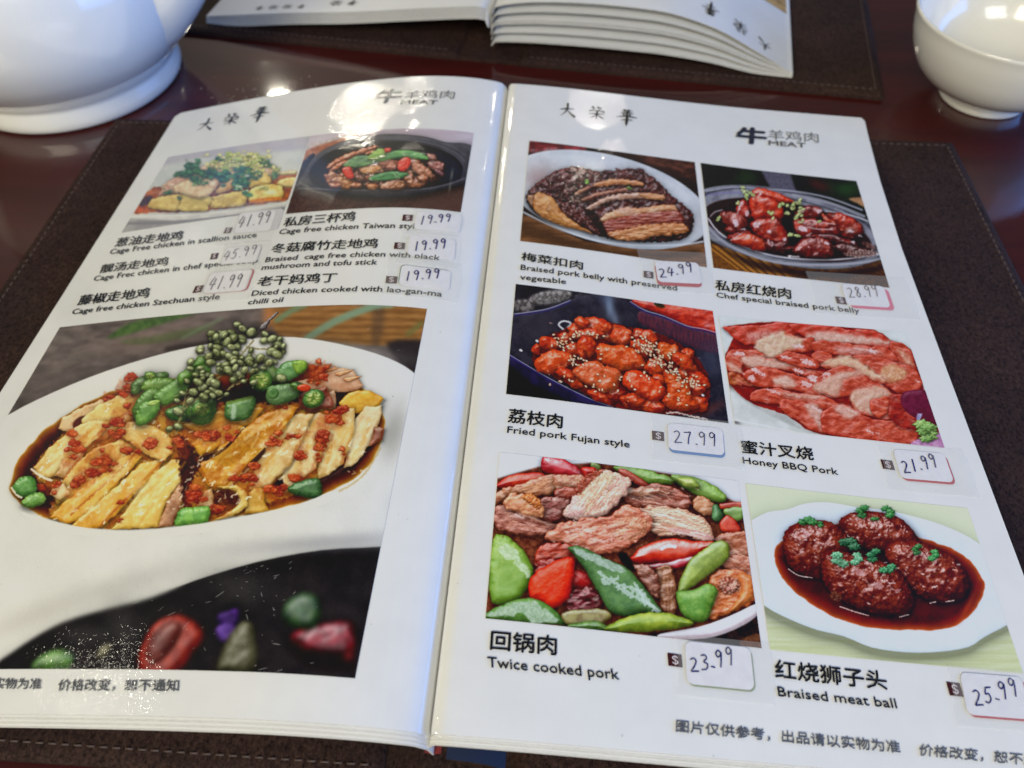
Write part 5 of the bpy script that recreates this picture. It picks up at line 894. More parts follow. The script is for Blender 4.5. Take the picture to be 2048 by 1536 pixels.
    def g(P, a='6c9038', b='4c7228', **k): kk = dict(gk); kk.update(k); c.shape(P, a, b, **kk)
    def ring(x, y, rx, ry, an):
        g(None, '4c7c34', '34602a', ell=(x, y, rx, ry, an)); c.shape(ell=(x, y, rx*.74, ry*.74, an), col='7c9c44', col2='54742c', R=14, hk=.4, bump=6, bs=30, ns=24, feather=2)
        for i in range(5): t = i*1.3; c.shape(ell=(x+np.cos(t)*rx*.38, y+np.sin(t)*ry*.38, rx*.2, ry*.12, i*60), col='b8c070', col2='8c9c48', R=5, feather=2)
    g([(620, 380), (680, 350), (770, 335), (780, 370), (700, 400), (640, 440), (610, 430)], '5c7c3c', '3c5c2c', bump=10); ring(700, 355, 30, 22, 0)
    g([(660, 420), (690, 370), (800, 365), (830, 400), (760, 440)]); g([(900, 290), (930, 262), (990, 270), (960, 310), (880, 320)], '5c9434')
    g([(620, 500), (660, 440), (710, 410), (760, 430), (700, 490), (640, 560), (620, 540)], '4c7c30')
    g([(720, 440), (800, 380), (880, 330), (960, 300), (980, 340), (900, 380), (860, 440), (780, 490), (730, 480)], '5c8a38', '44702c'); g([(830, 350), (900, 310), (900, 350), (840, 400)], '5f8c38')
    g([(770, 520), (830, 490), (890, 500), (880, 560), (800, 560)], '3c6c28', '28501c')
    g([(630, 560), (650, 490), (700, 468), (745, 480), (735, 530), (690, 575), (650, 585)], '6c9c40', '487830'); c.shape(ell=(715, 480, 32, 12, -15), col='a8c468', col2='84a84c', feather=3, R=8)
    g([(870, 500), (900, 460), (1000, 460), (1005, 520), (980, 570), (920, 580), (875, 550)], '547c34', '3c6428'); ring(940, 510, 50, 40, -20)
    g([(1050, 490), (1090, 470), (1180, 445), (1190, 490), (1160, 550), (1100, 565), (1050, 550)], '4c7438', '385c2c'); c.hl([(1090, 500), (1085, 545)], 'c8dcd0', w=22, feather=6, alpha=.6); c.hl([(1060, 480), (1170, 455)], '6c8c40', w=16, feather=4)
    g([(1200, 330), (1260, 300), (1310, 350), (1290, 380), (1220, 360)], '8ca868', '6c8c48', amb=.7)
    ring(1215, 375, 54, 52, -30)
    g([(1280, 370), (1300, 310), (1350, 285), (1420, 285), (1430, 320), (1380, 360), (1320, 390)], '5c8c4c', '3c6c34'); c.shape([(1360, 290), (1420, 284), (1428, 320), (1385, 345)], '84a83c', '60882c', R=14, feather=4)
    g([(1240, 430), (1260, 400), (1360, 390), (1400, 420), (1380, 460), (1290, 490), (1240, 470)], '5c8048', '48693c'); c.shape(ell=(1270, 435, 28, 26), col='3c6430', col2='547c40', feather=4, R=10)
    g([(1350, 400), (1380, 380), (1420, 400), (1400, 430)], '2c4c28')
    ring(1460, 460, 52, 42, -25); c.shape(ell=(1415, 410, 32, 17, 0), col='c8401c', col2='b02c10', R=12, hk=.6, spec=.5, feather=2)
    g([(60, 870), (90, 830), (140, 820), (170, 850), (165, 900), (110, 920), (75, 905)], '5c9444', '407830'); g([(100, 950), (130, 910), (190, 895), (215, 920), (200, 950), (140, 970)], '7ca850', '588838'); c.hl([(55, 875), (75, 905), (100, 920)], 'f0ead8', w=10); c.hl([(150, 790), (190, 820), (240, 840)], 'f0ead8', w=12)
    g([(815, 1050), (840, 975), (900, 965), (975, 965), (965, 1035), (900, 1045)], '78b048', '58943c', amb=.65)
    g([(1340, 880), (1380, 850), (1480, 830), (1500, 900), (1470, 925), (1380, 910)], '3c6434', '2c4c2c')
    c.shape([(1060, 420), (1200, 400), (1230, 470), (1180, 460), (1050, 470), (900, 560), (860, 560), (980, 470)], '10160c', flat=True, feather=16, alpha=.6)
    c.shape([(90, 985), (220, 1022), (400, 1060), (620, 1072), (900, 1046), (1150, 1004), (1400, 948), (1560, 884), (1560, 930), (1400, 990), (1150, 1050), (900, 1090), (620, 1112), (400, 1100), (220, 1065)], 'd8d8d4', 'd8d8d4', flat=True, feather=4)
    # pepper sprig
    c.shape([(1170, 180), (1215, 120), (1290, 55), (1300, 62), (1262, 95), (1240, 130), (1205, 145), (1180, 185)], '2c2428', '141012', sm=1, R=8, hk=.8, spec=.7, gl=8, feather=2, warp=4); c.hl([(1225, 118), (1285, 62)], 'b8b0b8', w=4, alpha=.6)
    for P in [[(1180, 190), (1120, 260), (1020, 360), (920, 460), (850, 520), (820, 620)], [(1020, 360), (930, 400), (870, 440)], [(1120, 260), (1020, 280), (930, 240)], [(1060, 420), (1110, 380), (1150, 370)], [(1150, 220), (1240, 230), (1300, 200)], [(870, 420), (840, 560)]]: c.hl(P, '8c8458', w=8, feather=2, warp=3, alpha=.9)
    B = []
    for (cx, cy, rx, ry, n) in [(1080, 200, 110, 70, 24), (1130, 280, 150, 60, 20), (1010, 310, 110, 60, 18), (1280, 220, 60, 50, 11), (960, 390, 90, 60, 14), (1110, 340, 100, 60, 10)]:
        for i in range(n): B.append((cx+rg.normal()*rx*.5, cy+rg.normal()*ry*.55))
    B += [(1105, 115), (932, 230), (1030, 155), (1000, 180), (1075, 155), (1130, 135), (1170, 150), (1235, 160), (1300, 185), (1320, 215), (1290, 255), (1310, 235), (1230, 190), (910, 350), (850, 435), (825, 470), (830, 520), (950, 450), (965, 430), (1015, 390), (1055, 440), (1135, 380), (1310, 365), (790, 600), (830, 590), (885, 470), (900, 430), (1180, 385)]
    B.sort(key=lambda q: q[1]+rg.uniform(-40, 40))
    for (x, y) in B:
        r = rg.uniform(13, 25); a = rg.uniform(-60, 40); tone = rg.integers(0, 4)
        rg.uniform() < .5 and c.hl([(x+rg.uniform(-40, 40), y+rg.uniform(8, 44)), (x, y)], '9c9868', w=5, feather=1.5, warp=1, alpha=.8); c.shape(ell=(x, y, r*rg.uniform(1, 1.2), r*.8, a), col=['8c9464', '9ca478', '7c8454', 'a4ac7c'][tone], col2=['646c40', '747c50', '545c34', '7c8458'][tone], R=18, hk=.95, bump=2, bs=24, spec=.55, gl=14, amb=.38, ns=26, feather=1.6, shadow=.65, sr=6, sofs=(1, 4), edge=.35, er=4, edgecol='2c3018', speccol=(.96, 1, .86))
        if rg.uniform() < .35: c.shape(ell=(x+rg.uniform(-5, 5), y+rg.uniform(-3, 3), r*.45, r*.28, a), col='5c4c2c', col2='9ca06c', flat=True, feather=2, alpha=.7)
    # bottom: dark cloth with peppers and a flower
    q = lambda P: [(x*.7954, 956.5+.7954*y) for x, y in P]
    for (x, y, rx, ry, an) in [(1400, 470, 200, 90, 10), (500, 760, 160, 60, 0), (720, 700, 90, 160, -20), (1400, 840, 60, 60, 0)]:
        (u, v), = q([(x, y)]); c.glow(u, v, rx*.8, ry*.8, '4a4a48', .35, an)
    for i in range(260):
        u, v = q([(300+rg.normal()*400+500, 700+rg.normal()*160)])[0]; c.shape(ell=(u, v, rg.uniform(1.5, 3.5), rg.uniform(1.5, 3)), col='8a8a88', flat=True, alpha=rg.uniform(.15, .5), feather=1.5)
    vk = dict(sm=4, R=50, hk=.8, bump=2, bs=120, ns=80, spec=.6, gl=10, amb=.45, warp=4, shadow=.5, sr=20, feather=4, speccol=(.9, .9, .9))
    c.shape(q([(810, 900), (840, 800), (900, 700), (1000, 645), (1100, 660), (1180, 720), (1190, 780), (1120, 880), (1060, 960), (980, 1010), (830, 1000)]), '9c2418', '64100c', **vk)
    c.shape(q([(870, 800), (960, 690), (1050, 680), (1060, 760), (980, 880), (900, 930), (850, 890)]), '4c1410', '38100e', **dict(vk, shadow=0, feather=10, alpha=.85)); c.hl(q([(960, 740), (1010, 700), (1030, 720)]), 'c89088', w=10, feather=5, alpha=.8); c.hl(q([(850, 920), (950, 870)]), 'b87068', w=8, feather=4, alpha=.8); c.hl(q([(1090, 700), (1120, 740)]), 'c8584c', w=12, feather=6, alpha=.7)
    c.shape(q([(1700, 770), (1780, 720), (1900, 690), (2050, 680), (2080, 760), (2060, 880), (1960, 900), (1800, 870)]), '8c1420', '3c0c10', **vk); c.hl(q([(1800, 780), (1850, 720)]), 'e0b8bc', w=18, feather=5, alpha=.8); c.hl(q([(1890, 790), (1960, 760), (1965, 710), (1900, 715)]), 'e0b8bc', w=14, feather=5, alpha=.8); c.hl(q([(2030, 740), (2060, 790)]), 'c8606c', w=14, feather=5, alpha=.7)
    c.shape(q([(1700, 800), (1800, 830), (1980, 850), (2070, 880), (2060, 960), (1850, 960), (1720, 880)]), '1c1012', flat=True, feather=24, alpha=.85); c.glow(*q([(2040, 880)])[0], 20, 20, '8c2c2c', .8)
    c.shape(q([(1650, 660), (1680, 560), (1780, 510), (1860, 540), (1880, 640), (1840, 720), (1740, 720)]), '34502c', '1c3020', **dict(vk, amb=.35, shadow=.2)); c.hl(q([(1740, 590), (1760, 640)]), '8ca898', w=12, feather=8, alpha=.5); c.hl(q([(1830, 560), (1850, 600)]), '6c9080', w=10, feather=8, alpha=.5)
    c.shape(q([(190, 960), (220, 890), (320, 845), (400, 855), (430, 900), (390, 970)]), '4c7c2c', '345c24', **vk); c.shape(q([(370, 860), (425, 870), (430, 910), (380, 900)]), '6c8c74', flat=True, feather=8, alpha=.7)
    c.shape(q([(560, 880), (600, 820), (645, 810), (650, 850), (600, 900)]), '8c8870', '5c5844', **vk)
    c.blur(-100, 1320, 1720, 1900, 5)
    for P, a, b in [([(1270, 650), (1320, 620), (1390, 610), (1400, 680), (1350, 720), (1290, 700)], '4c2c84', '30185c'), ([(1260, 720), (1330, 690), (1390, 720), (1370, 780), (1300, 800)], '6c44ac', '4c2c84'), ([(1340, 620), (1390, 606), (1396, 650)], '5c2c9c', '401c74')]: c.shape(q(P), a, b, **dict(vk, R=20, bump=3, bs=50, sm=2, spec=.2))
    c.shape(q([(1360, 740), (1420, 680), (1480, 700), (1500, 820), (1480, 970), (1280, 970), (1300, 850)]), '4c4c34', '34321f', **dict(vk, bump=5, bs=60)); c.glow(*q([(1400, 860)])[0], 60, 60, '787460', .4)
    c.blur(-100, 1330, 1720, 1900, 7)
    return c.rgb
DISH['d9'] = (d9, (0, 612, 860, 1365))
#DISH-END
# ---------------------------------------------------------------- the table
def box_bevel(name, x0, y0, z0, x1, y1, z1, mat, parent=None, bev=.004, seg=3):
    bm = bmesh.new(); bmesh.ops.create_cube(bm, size=1)
    for v in bm.verts: v.co = Vector((x0+(v.co.x+.5)*(x1-x0), y0+(v.co.y+.5)*(y1-y0), z0+(v.co.z+.5)*(z1-z0)))
    if bev: bmesh.ops.bevel(bm, geom=bm.edges[:], offset=bev, segments=seg, profile=.6, affect='EDGES')
    me = bpy.data.meshes.new(name); bm.to_mesh(me); bm.free(); me.materials.append(mat)
    me.polygons.foreach_set('use_smooth', [True]*len(me.polygons)); o = bpy.data.objects.new(name, me); C.objects.link(o)
    if parent is not None: o.parent = parent
    return o
tb = box_bevel('table_top', -.95, -.35, -.035, .95, 1.05, 0, MAT['table'], None, .006)
tag(tb, kind='structure')

# ---------------------------------------------------------------- near menu
menu = empty('menu_book', (0, 0, 0)); tag(menu, 'open menu book in the middle with food photographs, captions and handwritten price stickers', 'menu', 'open menu books')
# cover boards and spine, survey units, z from -ZT to 0
def cover(parent, u0, u1, v0, v1, spine, frame):
    """two boards with a spine strip between; frame maps survey (u, v, z) to metres"""
    for a, b_ in ((u0, spine[0]), (spine[1], u1)):
        us = np.array([a, a+.004, a+.012]+list(np.linspace(a+.03, b_-.03, 6))+[b_-.012, b_-.004, b_]); vs = np.array([v0, v0+.004, v0+.012]+list(np.linspace(v0+.03, v1-.03, 6))+[v1-.012, v1-.004, v1])
        U, V = np.meshgrid(us, vs); r = .010
        du = np.minimum(U-a, b_-U); dvv = np.minimum(V-v0, v1-V); e = np.minimum(du, dvv); drop = np.where(e < .012, (1-e/.012)**2*.007, 0)
        slab('cover_board', frame(np.stack([U, V, -drop], -1)), frame(np.stack([U, V, 0*U-.0158], -1)), [MAT['leather'], MAT['leather']], parent)
    us = np.linspace(spine[0], spine[1], 9); vs = np.linspace(v0+.002, v1-.002, 3); U, V = np.meshgrid(us, vs)
    t = (us-spine[0])/(spine[1]-spine[0]); zz = -.006-.0025*np.cos(t*4*PI)
    Z = np.broadcast_to(zz, U.shape); slab('spine_strip', frame(np.stack([U, V, Z], -1)), frame(np.stack([U, V, 0*U-.0158], -1)), [MAT['leather'], MAT['leather']], parent)
def stitches(parent, segs, frame, L=.010, gap=.006, w=.0026):
    V, F = [], []
    for (a, b_) in segs:
        a = np.array(a, float); b_ = np.array(b_, float); d = b_-a; n = np.linalg.norm(d); d /= n; p = np.array([-d[1], d[0]])
        t = .004
        while t < n-L:
            c0 = a+d*t; c1 = a+d*(t+L); k = len(V)
            for q, z in ((c0-p*w/2, .0002), (c0+p*w/2, .0002), (c1+p*w/2, .0002), (c1-p*w/2, .0002), ((c0+c1)/2-p*w/3, .0022), ((c0+c1)/2+p*w/3, .0022)): V.append((*q, z-.0002))
            F += [(k, k+4, k+5, k+1), (k+4, k+3, k+2, k+5), (k, k+3, k+4), (k+1, k+5, k+2)]; t += L+gap
    o = mesh_obj('stitching', frame(np.array(V)), F, MAT['thread'], parent, kind='stuff'); return o
FR = lambda P: W(P)
cu0, cu1, cv0, cv1 = -1.029, .868, .186, 1.5345
cover(menu, cu0, cu1, cv0, cv1, (-.175, -.02), FR)
ins = .020
stitches(menu, [((cu0+ins, cv0+ins), (cu0+ins, cv1-ins)), ((cu0+ins, cv1-ins), (-.19, cv1-ins)), ((0, cv1-ins), (cu1-ins, cv1-ins)), ((cu1-ins, cv1-ins), (cu1-ins, cv0+ins)), ((cu1-ins, cv0+ins), (0, cv0+ins)), ((-.19, cv0+ins), (cu0+ins, cv0+ins))], FR)
# pages -------------------------------------------------------------
def l_edge(v): return -.002-.027*(V_TOP-v)
def r_edge(v): return .771+.024*max(0.0, (v-1.0)/.5)**2
def page(side, sh, parent, name, i=0, label=None, s0=None, s1=None, shift=0.0, lower=None, thick=.0022, ns=64, vt=None):
    vb = V_BOT-shift; vt_ = V_TOP-(0 if i == 0 else .001*i); T = []; B = []
    vs = [vb, vb+.05, .5, .8, 1.1, 1.3, 1.45, vt_-.012, vt_]
    for v in vs:
        a0, a1 = (l_edge(v)-(.0012*i if i else 0), sh.L) if side == 'l' else (0.0, r_edge(v)+(.0012*i if i else 0))
        if v > vt_-.01 and side == 'l': a0 += .012
        if v > vt_-.01 and side == 'r': a1 -= .006
        a = np.linspace(a0, a1, ns); T.append(sh.surf(a, v)); B.append(sh.surf(a, v, -thick))
    T = np.array(T); B = np.array(B)
    if lower is not None: T = lower(T); B = lower(B)
    return slab(name, W(T), W(B), [MAT['paper'], MAT['edge']], parent, label)
lp = page('l', LEFT, menu, 'page', label='left page with two small food photographs above one large one')
rp = page('r', RIGHT, menu, 'page', label='right page with six food photographs in three rows')
def lower_l(i):
    def f(P):
        Q = P.copy(); Q[..., 2] = np.maximum(P[..., 2]-i*.0036-(i*.0009)*np.clip((P[..., 0]+.87)/.5, 0, 1), .002+(7-i)*.0026); return Q
    return f
def lower_r(i):
    def f(P):
        Q = P.copy(); k = np.clip((P[..., 0]+.11)/.2, 0, 1); Q[..., 2] = np.maximum(P[..., 2]-i*.0036, .002+(7-i)*.0026); Q[..., 0] = P[..., 0]-(1-k)*.0006*i; return Q
    return f
for i in range(1, 7):
    page('l', LEFT, menu, 'sheet', i=i, shift=.0013*i+(.0010 if i % 2 else 0), lower=lower_l(i), ns=40)
for i in range(1, 7):
    page('r', RIGHT, menu, 'sheet', i=i, shift=.0010*i+(.0008 if i % 3 else 0), lower=lower_r(i), ns=40)
# spine fold inside the binding: lining, red tape, and dark dashes painting the shade in the gaps
def strip(name, pts, width, v0, v1, mat, parent, th=.0015):
    us = np.array([p[0] for p in pts]); zs = np.array([p[1] for p in pts]); vs = np.linspace(v0, v1, 4)
    T = np.array([[(u, v, z) for u, z in pts] for v in vs]); B = T.copy(); B[..., 2] -= th
    return slab(name, W(T), W(B), [mat, mat], parent)
strip('spine_lining', [(-.096, .060), (-.075, .055), (-.05, .045), (-.03, .028)], 0, .205, 1.50, MAT['lining'], menu)
strip('binding_tape', [(-.121, .066), (-.115, .062), (-.108, .062), (-.102, .066)], 0, .209, 1.50, MAT['ribbon'], menu)
V, F = [], []
rg = np.random.default_rng(1)
v = .26
while v < 1.48:
    L = rg.uniform(.012, .022); k = len(V)
    for a, b_, z in ((-.1118, v, .098), (-.1085, v+L*.1, .1015), (-.1085, v+L, .1015), (-.1118, v+L*.9, .098)): V.append((a+.0008, b_, z+.004))
    F.append((k, k+1, k+2, k+3)); v += L+rg.uniform(.02, .045)
mesh_obj('gutter_gap_shade', W(np.array(V)), F, MAT['shade_and_dirt'], menu, kind='stuff')  # dark dashes standing in for unlit gaps between the pages
# ---------------------------------------------------------------- printed pictures
OFF_PH, OFF_TX, OFF_LB, OFF_ST, OFF_WR, OFF_TP = .0005, .0009, .0012, .0015, .0018, .0022
GAIN = 1.17
def print_material(name, fn, sh, Q, nx, ny):
    """Q: corners (s, v) BL BR TR TL. Draws the picture and returns a laminated-print material"""
    tx, ty = np.meshgrid((np.arange(nx)+.5)/nx, (np.arange(ny)+.5)/ny)
    P = (Q[0][None, None]*((1-tx)*(1-ty))[..., None]+Q[1]*(tx*(1-ty))[..., None]+Q[2]*(tx*ty)[..., None]+Q[3]*((1-tx)*ty)[..., None])
    X, Y = project(sh.surf(P[..., 0], P[..., 1]))
    X = X[::-1]; Y = Y[::-1]       # the drawing code wants Y growing with the rows
    rgb = np.clip(fn(X, Y), 0, 1)[::-1].copy()
    for ax in (0, 1):            # the soft focus of offset print
        q = np.take(rgb, np.clip(np.arange(rgb.shape[ax])+1, 0, rgb.shape[ax]-1), ax); r_ = np.take(rgb, np.clip(np.arange(rgb.shape[ax])-1, 0, rgb.shape[ax]-1), ax); rgb = rgb*.5+(q+r_)*.25
    rgb = np.clip(rgb+(np.random.default_rng(1).standard_normal(rgb.shape[:2])[..., None]*.012).astype(np.float32), 0, 1)
    lin = np.where(rgb <= .04045, rgb/12.92, ((rgb+.055)/1.055)**2.4)*GAIN
    lin = np.clip(lin*1.01-.010, .002, .80); s = np.where(lin <= .0031308, lin*12.92, 1.055*lin**(1/2.4)-.055)
    img = bpy.data.images.new(name, nx, ny); px = np.ones((ny, nx, 4), np.float32); px[..., :3] = s; img.pixels.foreach_set(px.ravel()); img.update(); img.pack()
    m, nt, b = new_mat(name); t = node(nt, 'ShaderNodeTexImage'); t.image = img; t.extension = 'EXTEND'; nt.links.new(t.outputs[0], b.inputs['Base Color']); gloss_film(nt, b); return m
def photo(key, side, px, nx, ny, parent, label):
    sh = LEFT if side == 'l' else RIGHT; Q = [sh.at(*p) if not isinstance(p, np.ndarray) else p for p in px]
    mat = print_material('print_'+label.split()[0]+'_'+key, DISH[key][0], sh, Q, nx, ny)
    n, m_ = 40, 5; tx, ty = np.meshgrid(np.linspace(0, 1, n), np.linspace(0, 1, m_))
    P = (Q[0][None, None]*((1-tx)*(1-ty))[..., None]+Q[1]*(tx*(1-ty))[..., None]+Q[2]*(tx*ty)[..., None]+Q[3]*((1-tx)*ty)[..., None])
    V = W(sh.surf(P[..., 0], P[..., 1], OFF_PH)).reshape(-1, 3)
    o = mesh_obj('dish_photo', V, grid_faces(m_, n), mat, parent, uv=np.stack([tx.ravel(), ty.ravel()], -1), label=label); return o
photo('d1', 'l', [(243, 466), (569, 420), (620.5, 272.5), (337, 314.5)], 430, 330, lp, 'printed photo of pale chicken pieces under chopped scallion')
photo('d2', 'l', [(571.7, 428.5), (921.3, 425), (947.7, 266.4), (621.8, 272)], 460, 330, lp, 'printed photo of chicken and peppers in a black oval pan')
q_tl, q_tr, q_br = LEFT.at(120, 655), LEFT.at(854, 618), LEFT.at(710, 1357)
photo('d9', 'l', [np.array([q_tl[0]+(q_br[0]-q_tr[0]), LEFT.at(0, 1337)[1]+.0]), q_br, q_tr, q_tl], 1150, 1000, lp, 'large printed photo of sliced chicken with green pepper sprigs on a white plate')
photo('d3', 'r', [(1040.4, 482.4), (1414, 535), (1389.5, 324.5), (1058.7, 281.5)], 480, 440, rp, 'printed photo of pork belly with dark preserved vegetable on a white plate')
photo('d4', 'r', [(1427, 536), (1779, 576), (1712.6, 362.3), (1401, 326)], 480, 440, rp, 'printed photo of glossy red braised pork in a steel dish')
photo('d5', 'r', [(1012.2, 788.5), (1457, 847), (1425.4, 622.1), (1031.6, 568.2)], 580, 460, rp, 'printed photo of orange fried pork with sesame in a dark bowl')
photo('d6', 'r', [(1470, 849.5), (1889, 896), (1810.6, 664), (1437, 632)], 560, 440, rp, 'printed photo of overlapping red barbecue pork slices')
photo('d7', 'r', [(971, 1237), (1523, 1296.7), (1475.6, 961.8), (999.5, 904.6)], 700, 520, rp, 'printed photo of sliced pork with green and red peppers')
photo('d8', 'r', [(1541, 1299.4), (2045.7, 1346.6), (1934.8, 1016.6), (1491.6, 967)], 660, 500, rp, 'printed photo of four braised meat balls on a white plate')
# ---------------------------------------------------------------- lettering
_fc = {}
_tmp = bpy.data.curves.new('lettering', 'FONT'); _to = bpy.data.objects.new('lettering', _tmp); C.objects.link(_to)
def glyphs(txt, bold=0.0, res=2):
    """outline mesh of a line of type, 0..1 wide and 0..1 high (cap height for Latin)"""
    k = (txt, bold)
    if k in _fc: return _fc[k]
    _tmp.body = txt; _tmp.offset = 0; _tmp.resolution_u = res; _tmp.fill_mode = 'BOTH'; _to.data.update_tag() if hasattr(_to.data, 'update_tag') else None
    bpy.context.view_layer.update()
    me = _to.evaluated_get(bpy.context.evaluated_depsgraph_get()).to_mesh(); n = len(me.vertices); V = np.zeros(n*3); me.vertices.foreach_get('co', V); V = V.reshape(-1, 3)[:, :2].copy()
    F = [tuple(p.vertices) for p in me.polygons]; _to.evaluated_get(bpy.context.evaluated_depsgraph_get()).to_mesh_clear()
    cjk = any(ord(c) > 0x2e80 for c in txt)
    V[:, 0] -= V[:, 0].min(); V[:, 0] /= V[:, 0].max()
    if cjk: V[:, 1] -= V[:, 1].min(); V[:, 1] /= V[:, 1].max()
    else: V[:, 1] /= .729*CAPK
    _fc[k] = (V, F); return V, F
CAPK = 1.0
_tmp.body = 'H'; bpy.context.view_layer.update()
_me = _to.evaluated_get(bpy.context.evaluated_depsgraph_get()).to_mesh(); CAPK = max(v.co.y for v in _me.vertices)/.729
def lay(sh, px, V, off):
    """unit-square points -> the page, square given by pixels bottom-left, bottom-right, top-left"""
    A, B_, T = [sh.at(*p) for p in px]; P = A+V[:, :1]*(B_-A)+V[:, 1:2]*(T-A); return W(sh.surf(P[:, 0], P[:, 1], off))
def text(name, side, lines, parent, mat='ink', bold=.004, label=None):
    sh = LEFT if side == 'l' else RIGHT; VV, FF = [], []; n = 0
    for ln in lines:
        txt, px = ln[0], ln[1]; cj = any(ord(c) > 0x2e80 for c in txt); bd = ln[2] if len(ln) > 2 else (.022 if cj else .016)
        V, F = glyphs(txt, 0); asp = np.linalg.norm(sh.at(*px[1])-sh.at(*px[0]))/np.linalg.norm(sh.at(*px[2])-sh.at(*px[0]))
        for q, (sx, sy) in enumerate([(0, 0), (1, .4), (-1, -.4), (.3, -.9), (-.3, .9)] if bd else [(0, 0)]):
            VV.append(lay(sh, px, V+np.array([sx*bd/asp, sy*bd]), OFF_TX+.00012*q)); FF += [tuple(i+n for i in f) for f in F]; n += len(V)
    return mesh_obj(name, np.concatenate(VV), FF, MAT[mat], parent, smooth_=False, label=label)
CAP = [
 ('l', [('葱油走地鸡', [(228.6, 495.3), (362.4, 480.5), (237.5, 477)]), ('Cage Free chicken in scallion sauce', [(219, 509.6), (512.8, 475.2), (222.8, 499.8)])]),
 ('l', [('靓汤走地鸡', [(198.4, 547.5), (334, 531.8), (206, 530)]), ('Cage Frec chicken in chef special soup', [(186.8, 563.3), (515.7, 526), (190.6, 553.3)])]),
 ('l', [('藤椒走地鸡', [(154.4, 611.9), (296, 596.3), (163, 591.5)]), ('Cage free chicken Szechuan style', [(143.3, 630), (438.6, 599.2), (147.8, 619.5)])]),
 ('l', [('私房三杯鸡', [(565.6, 455.1), (708, 442.7), (572.6, 436.2)]), ('Cage free chicken Taiwan style', [(557.4, 469.9), (840, 459), (561.2, 460)])]),
 ('l', [('冬菇腐竹走地鸡', [(540.8, 508.2), (753.3, 497.1), (547.8, 489.3)]), ('Braised  cage free chicken with black', [(530.2, 525.5), (878.8, 521.6), (534, 515.7)]), ('mushroom and tofu stick', [(522.9, 541), (753.3, 530.2), (526.8, 531)])]),
 ('l', [('老干妈鸡丁', [(513.1, 573.9), (670.4, 565.6), (520, 554.6)]), ('Diced chicken cooked with lao-gan-ma', [(502.7, 592.8), (883.4, 594.6), (506.4, 582.5)]), ('chilli oil', [(495.2, 610.1), (564.3, 605), (499.2, 600.4)])]),
 ('r', [('梅菜扣肉', [(1042.6, 521.5), (1165, 541), (1044.6, 505)]), ('Braised pork belly with preserved', [(1041, 540.3), (1354, 582.2), (1041.9, 530.2)]), ('vegetable', [(1039.8, 559.7), (1131.7, 569.3), (1040.6, 549.6)])]),
 ('r', [('私房红烧肉', [(1430.5, 581), (1581.9, 599.5), (1431, 560)]), ('Chef special braised pork belly', [(1433.3, 595.4), (1719.4, 627.6), (1431.8, 585.5)])]),
 ('r', [('荔枝肉', [(1015.5, 845.5), (1123.8, 858), (1018.6, 818)]), ('Fried pork Fujan style', [(1014.1, 866.4), (1259, 896.4), (1015.2, 853.7)])]),
 ('r', [('蜜汁叉烧', [(1483.5, 907), (1627.5, 922), (1481.7, 881)]), ('Honey BBQ Pork', [(1485.9, 927.6), (1676.3, 950.8), (1484.2, 914.9)])]),
 ('r', [('回锅肉', [(980.1, 1300), (1112.5, 1311.5), (982.8, 1262)]), ('Twice cooked pork', [(975.3, 1335), (1238.5, 1360.3), (974.3, 1314.5)])]),
 ('r', [('红烧狮子头', [(1550.3, 1357), (1774.6, 1381), (1548.5, 1320)]), ('Braised meat ball', [(1556.5, 1393.1), (1794, 1417.7), (1553.6, 1374)])]),
]
for side, L in CAP: text('dish_caption', side, L, lp if side == 'l' else rp)
text('footnote', 'r', [('图片仅供参考，出品请以实物为准', [(1351.4, 1465), (1801, 1508), (1352, 1440)], .012), ('价格改变，恕不通知', [(1836.8, 1512.5), (2104, 1537), (1838.5, 1488.5)], .012)], rp, 'grey')
text('footnote', 'l', [('实物为准', [(-13.7, 1378), (82, 1379.5), (-9.6, 1356.5)], .012), ('价格改变，恕不通知', [(115.2, 1383), (357.2, 1384.5), (119.6, 1359.6)], .012)], lp, 'grey')
text('section_heading', 'r', [('牛', [(1472.5, 286), (1530.7, 290.5), (1475.5, 254.5)], .05)], rp, 'navy')
text('section_heading', 'r', [('羊鸡肉', [(1536, 279.5), (1637.3, 286.5), (1536.2, 259.5)], 0), ('MEAT', [(1537.2, 290.8), (1611.3, 296.3), (1536.8, 282)], .04)], rp, 'grey')
text('section_heading', 'l', [('牛', [(743.5, 208), (797, 206), (757.5, 181)], .045)], lp, 'navy')
text('section_heading', 'l', [('羊鸡肉', [(806.5, 199.3), (907.7, 198.7), (811, 183)], 0), ('MEAT', [(801, 209.7), (873.5, 209.7), (804, 202.0)], .04)], lp, 'grey')
bpy.data.objects.remove(_to)
# brush and pen strokes
def ribbon(strokes, n=5):
    """strokes: lists of (x, y, w) -> flat ribbon mesh in the unit square"""
    V, F = [], []
    for S_ in strokes:
        P = np.array([(a[0], a[1], a[2]) for a in S_], float)
        if len(P) > 2: P = smooth(P, n, False)
        d = np.gradient(P[:, :2], axis=0); L = np.hypot(d[:, 0], d[:, 1])+1e-9; nx, ny = -d[:, 1]/L, d[:, 0]/L; k = len(V); m = len(P)
        for i in range(m):
            w = max(P[i, 2], .004)/2; V.append((P[i, 0]+nx[i]*w, P[i, 1]+ny[i]*w)); V.append((P[i, 0]-nx[i]*w, P[i, 1]-ny[i]*w))
        for i in range(m-1): F.append((k+2*i, k+2*i+1, k+2*i+3, k+2*i+2))
        for j, sgn in ((0, -1), (m-1, 1)):   # pointed ends
            w = max(P[j, 2], .004)/2; V.append((P[j, 0]+sgn*d[j, 0]/L[j]*w*.8, P[j, 1]+sgn*d[j, 1]/L[j]*w*.8)); F.append((k+2*j, k+2*j+1, len(V)-1))
    return np.array(V), F
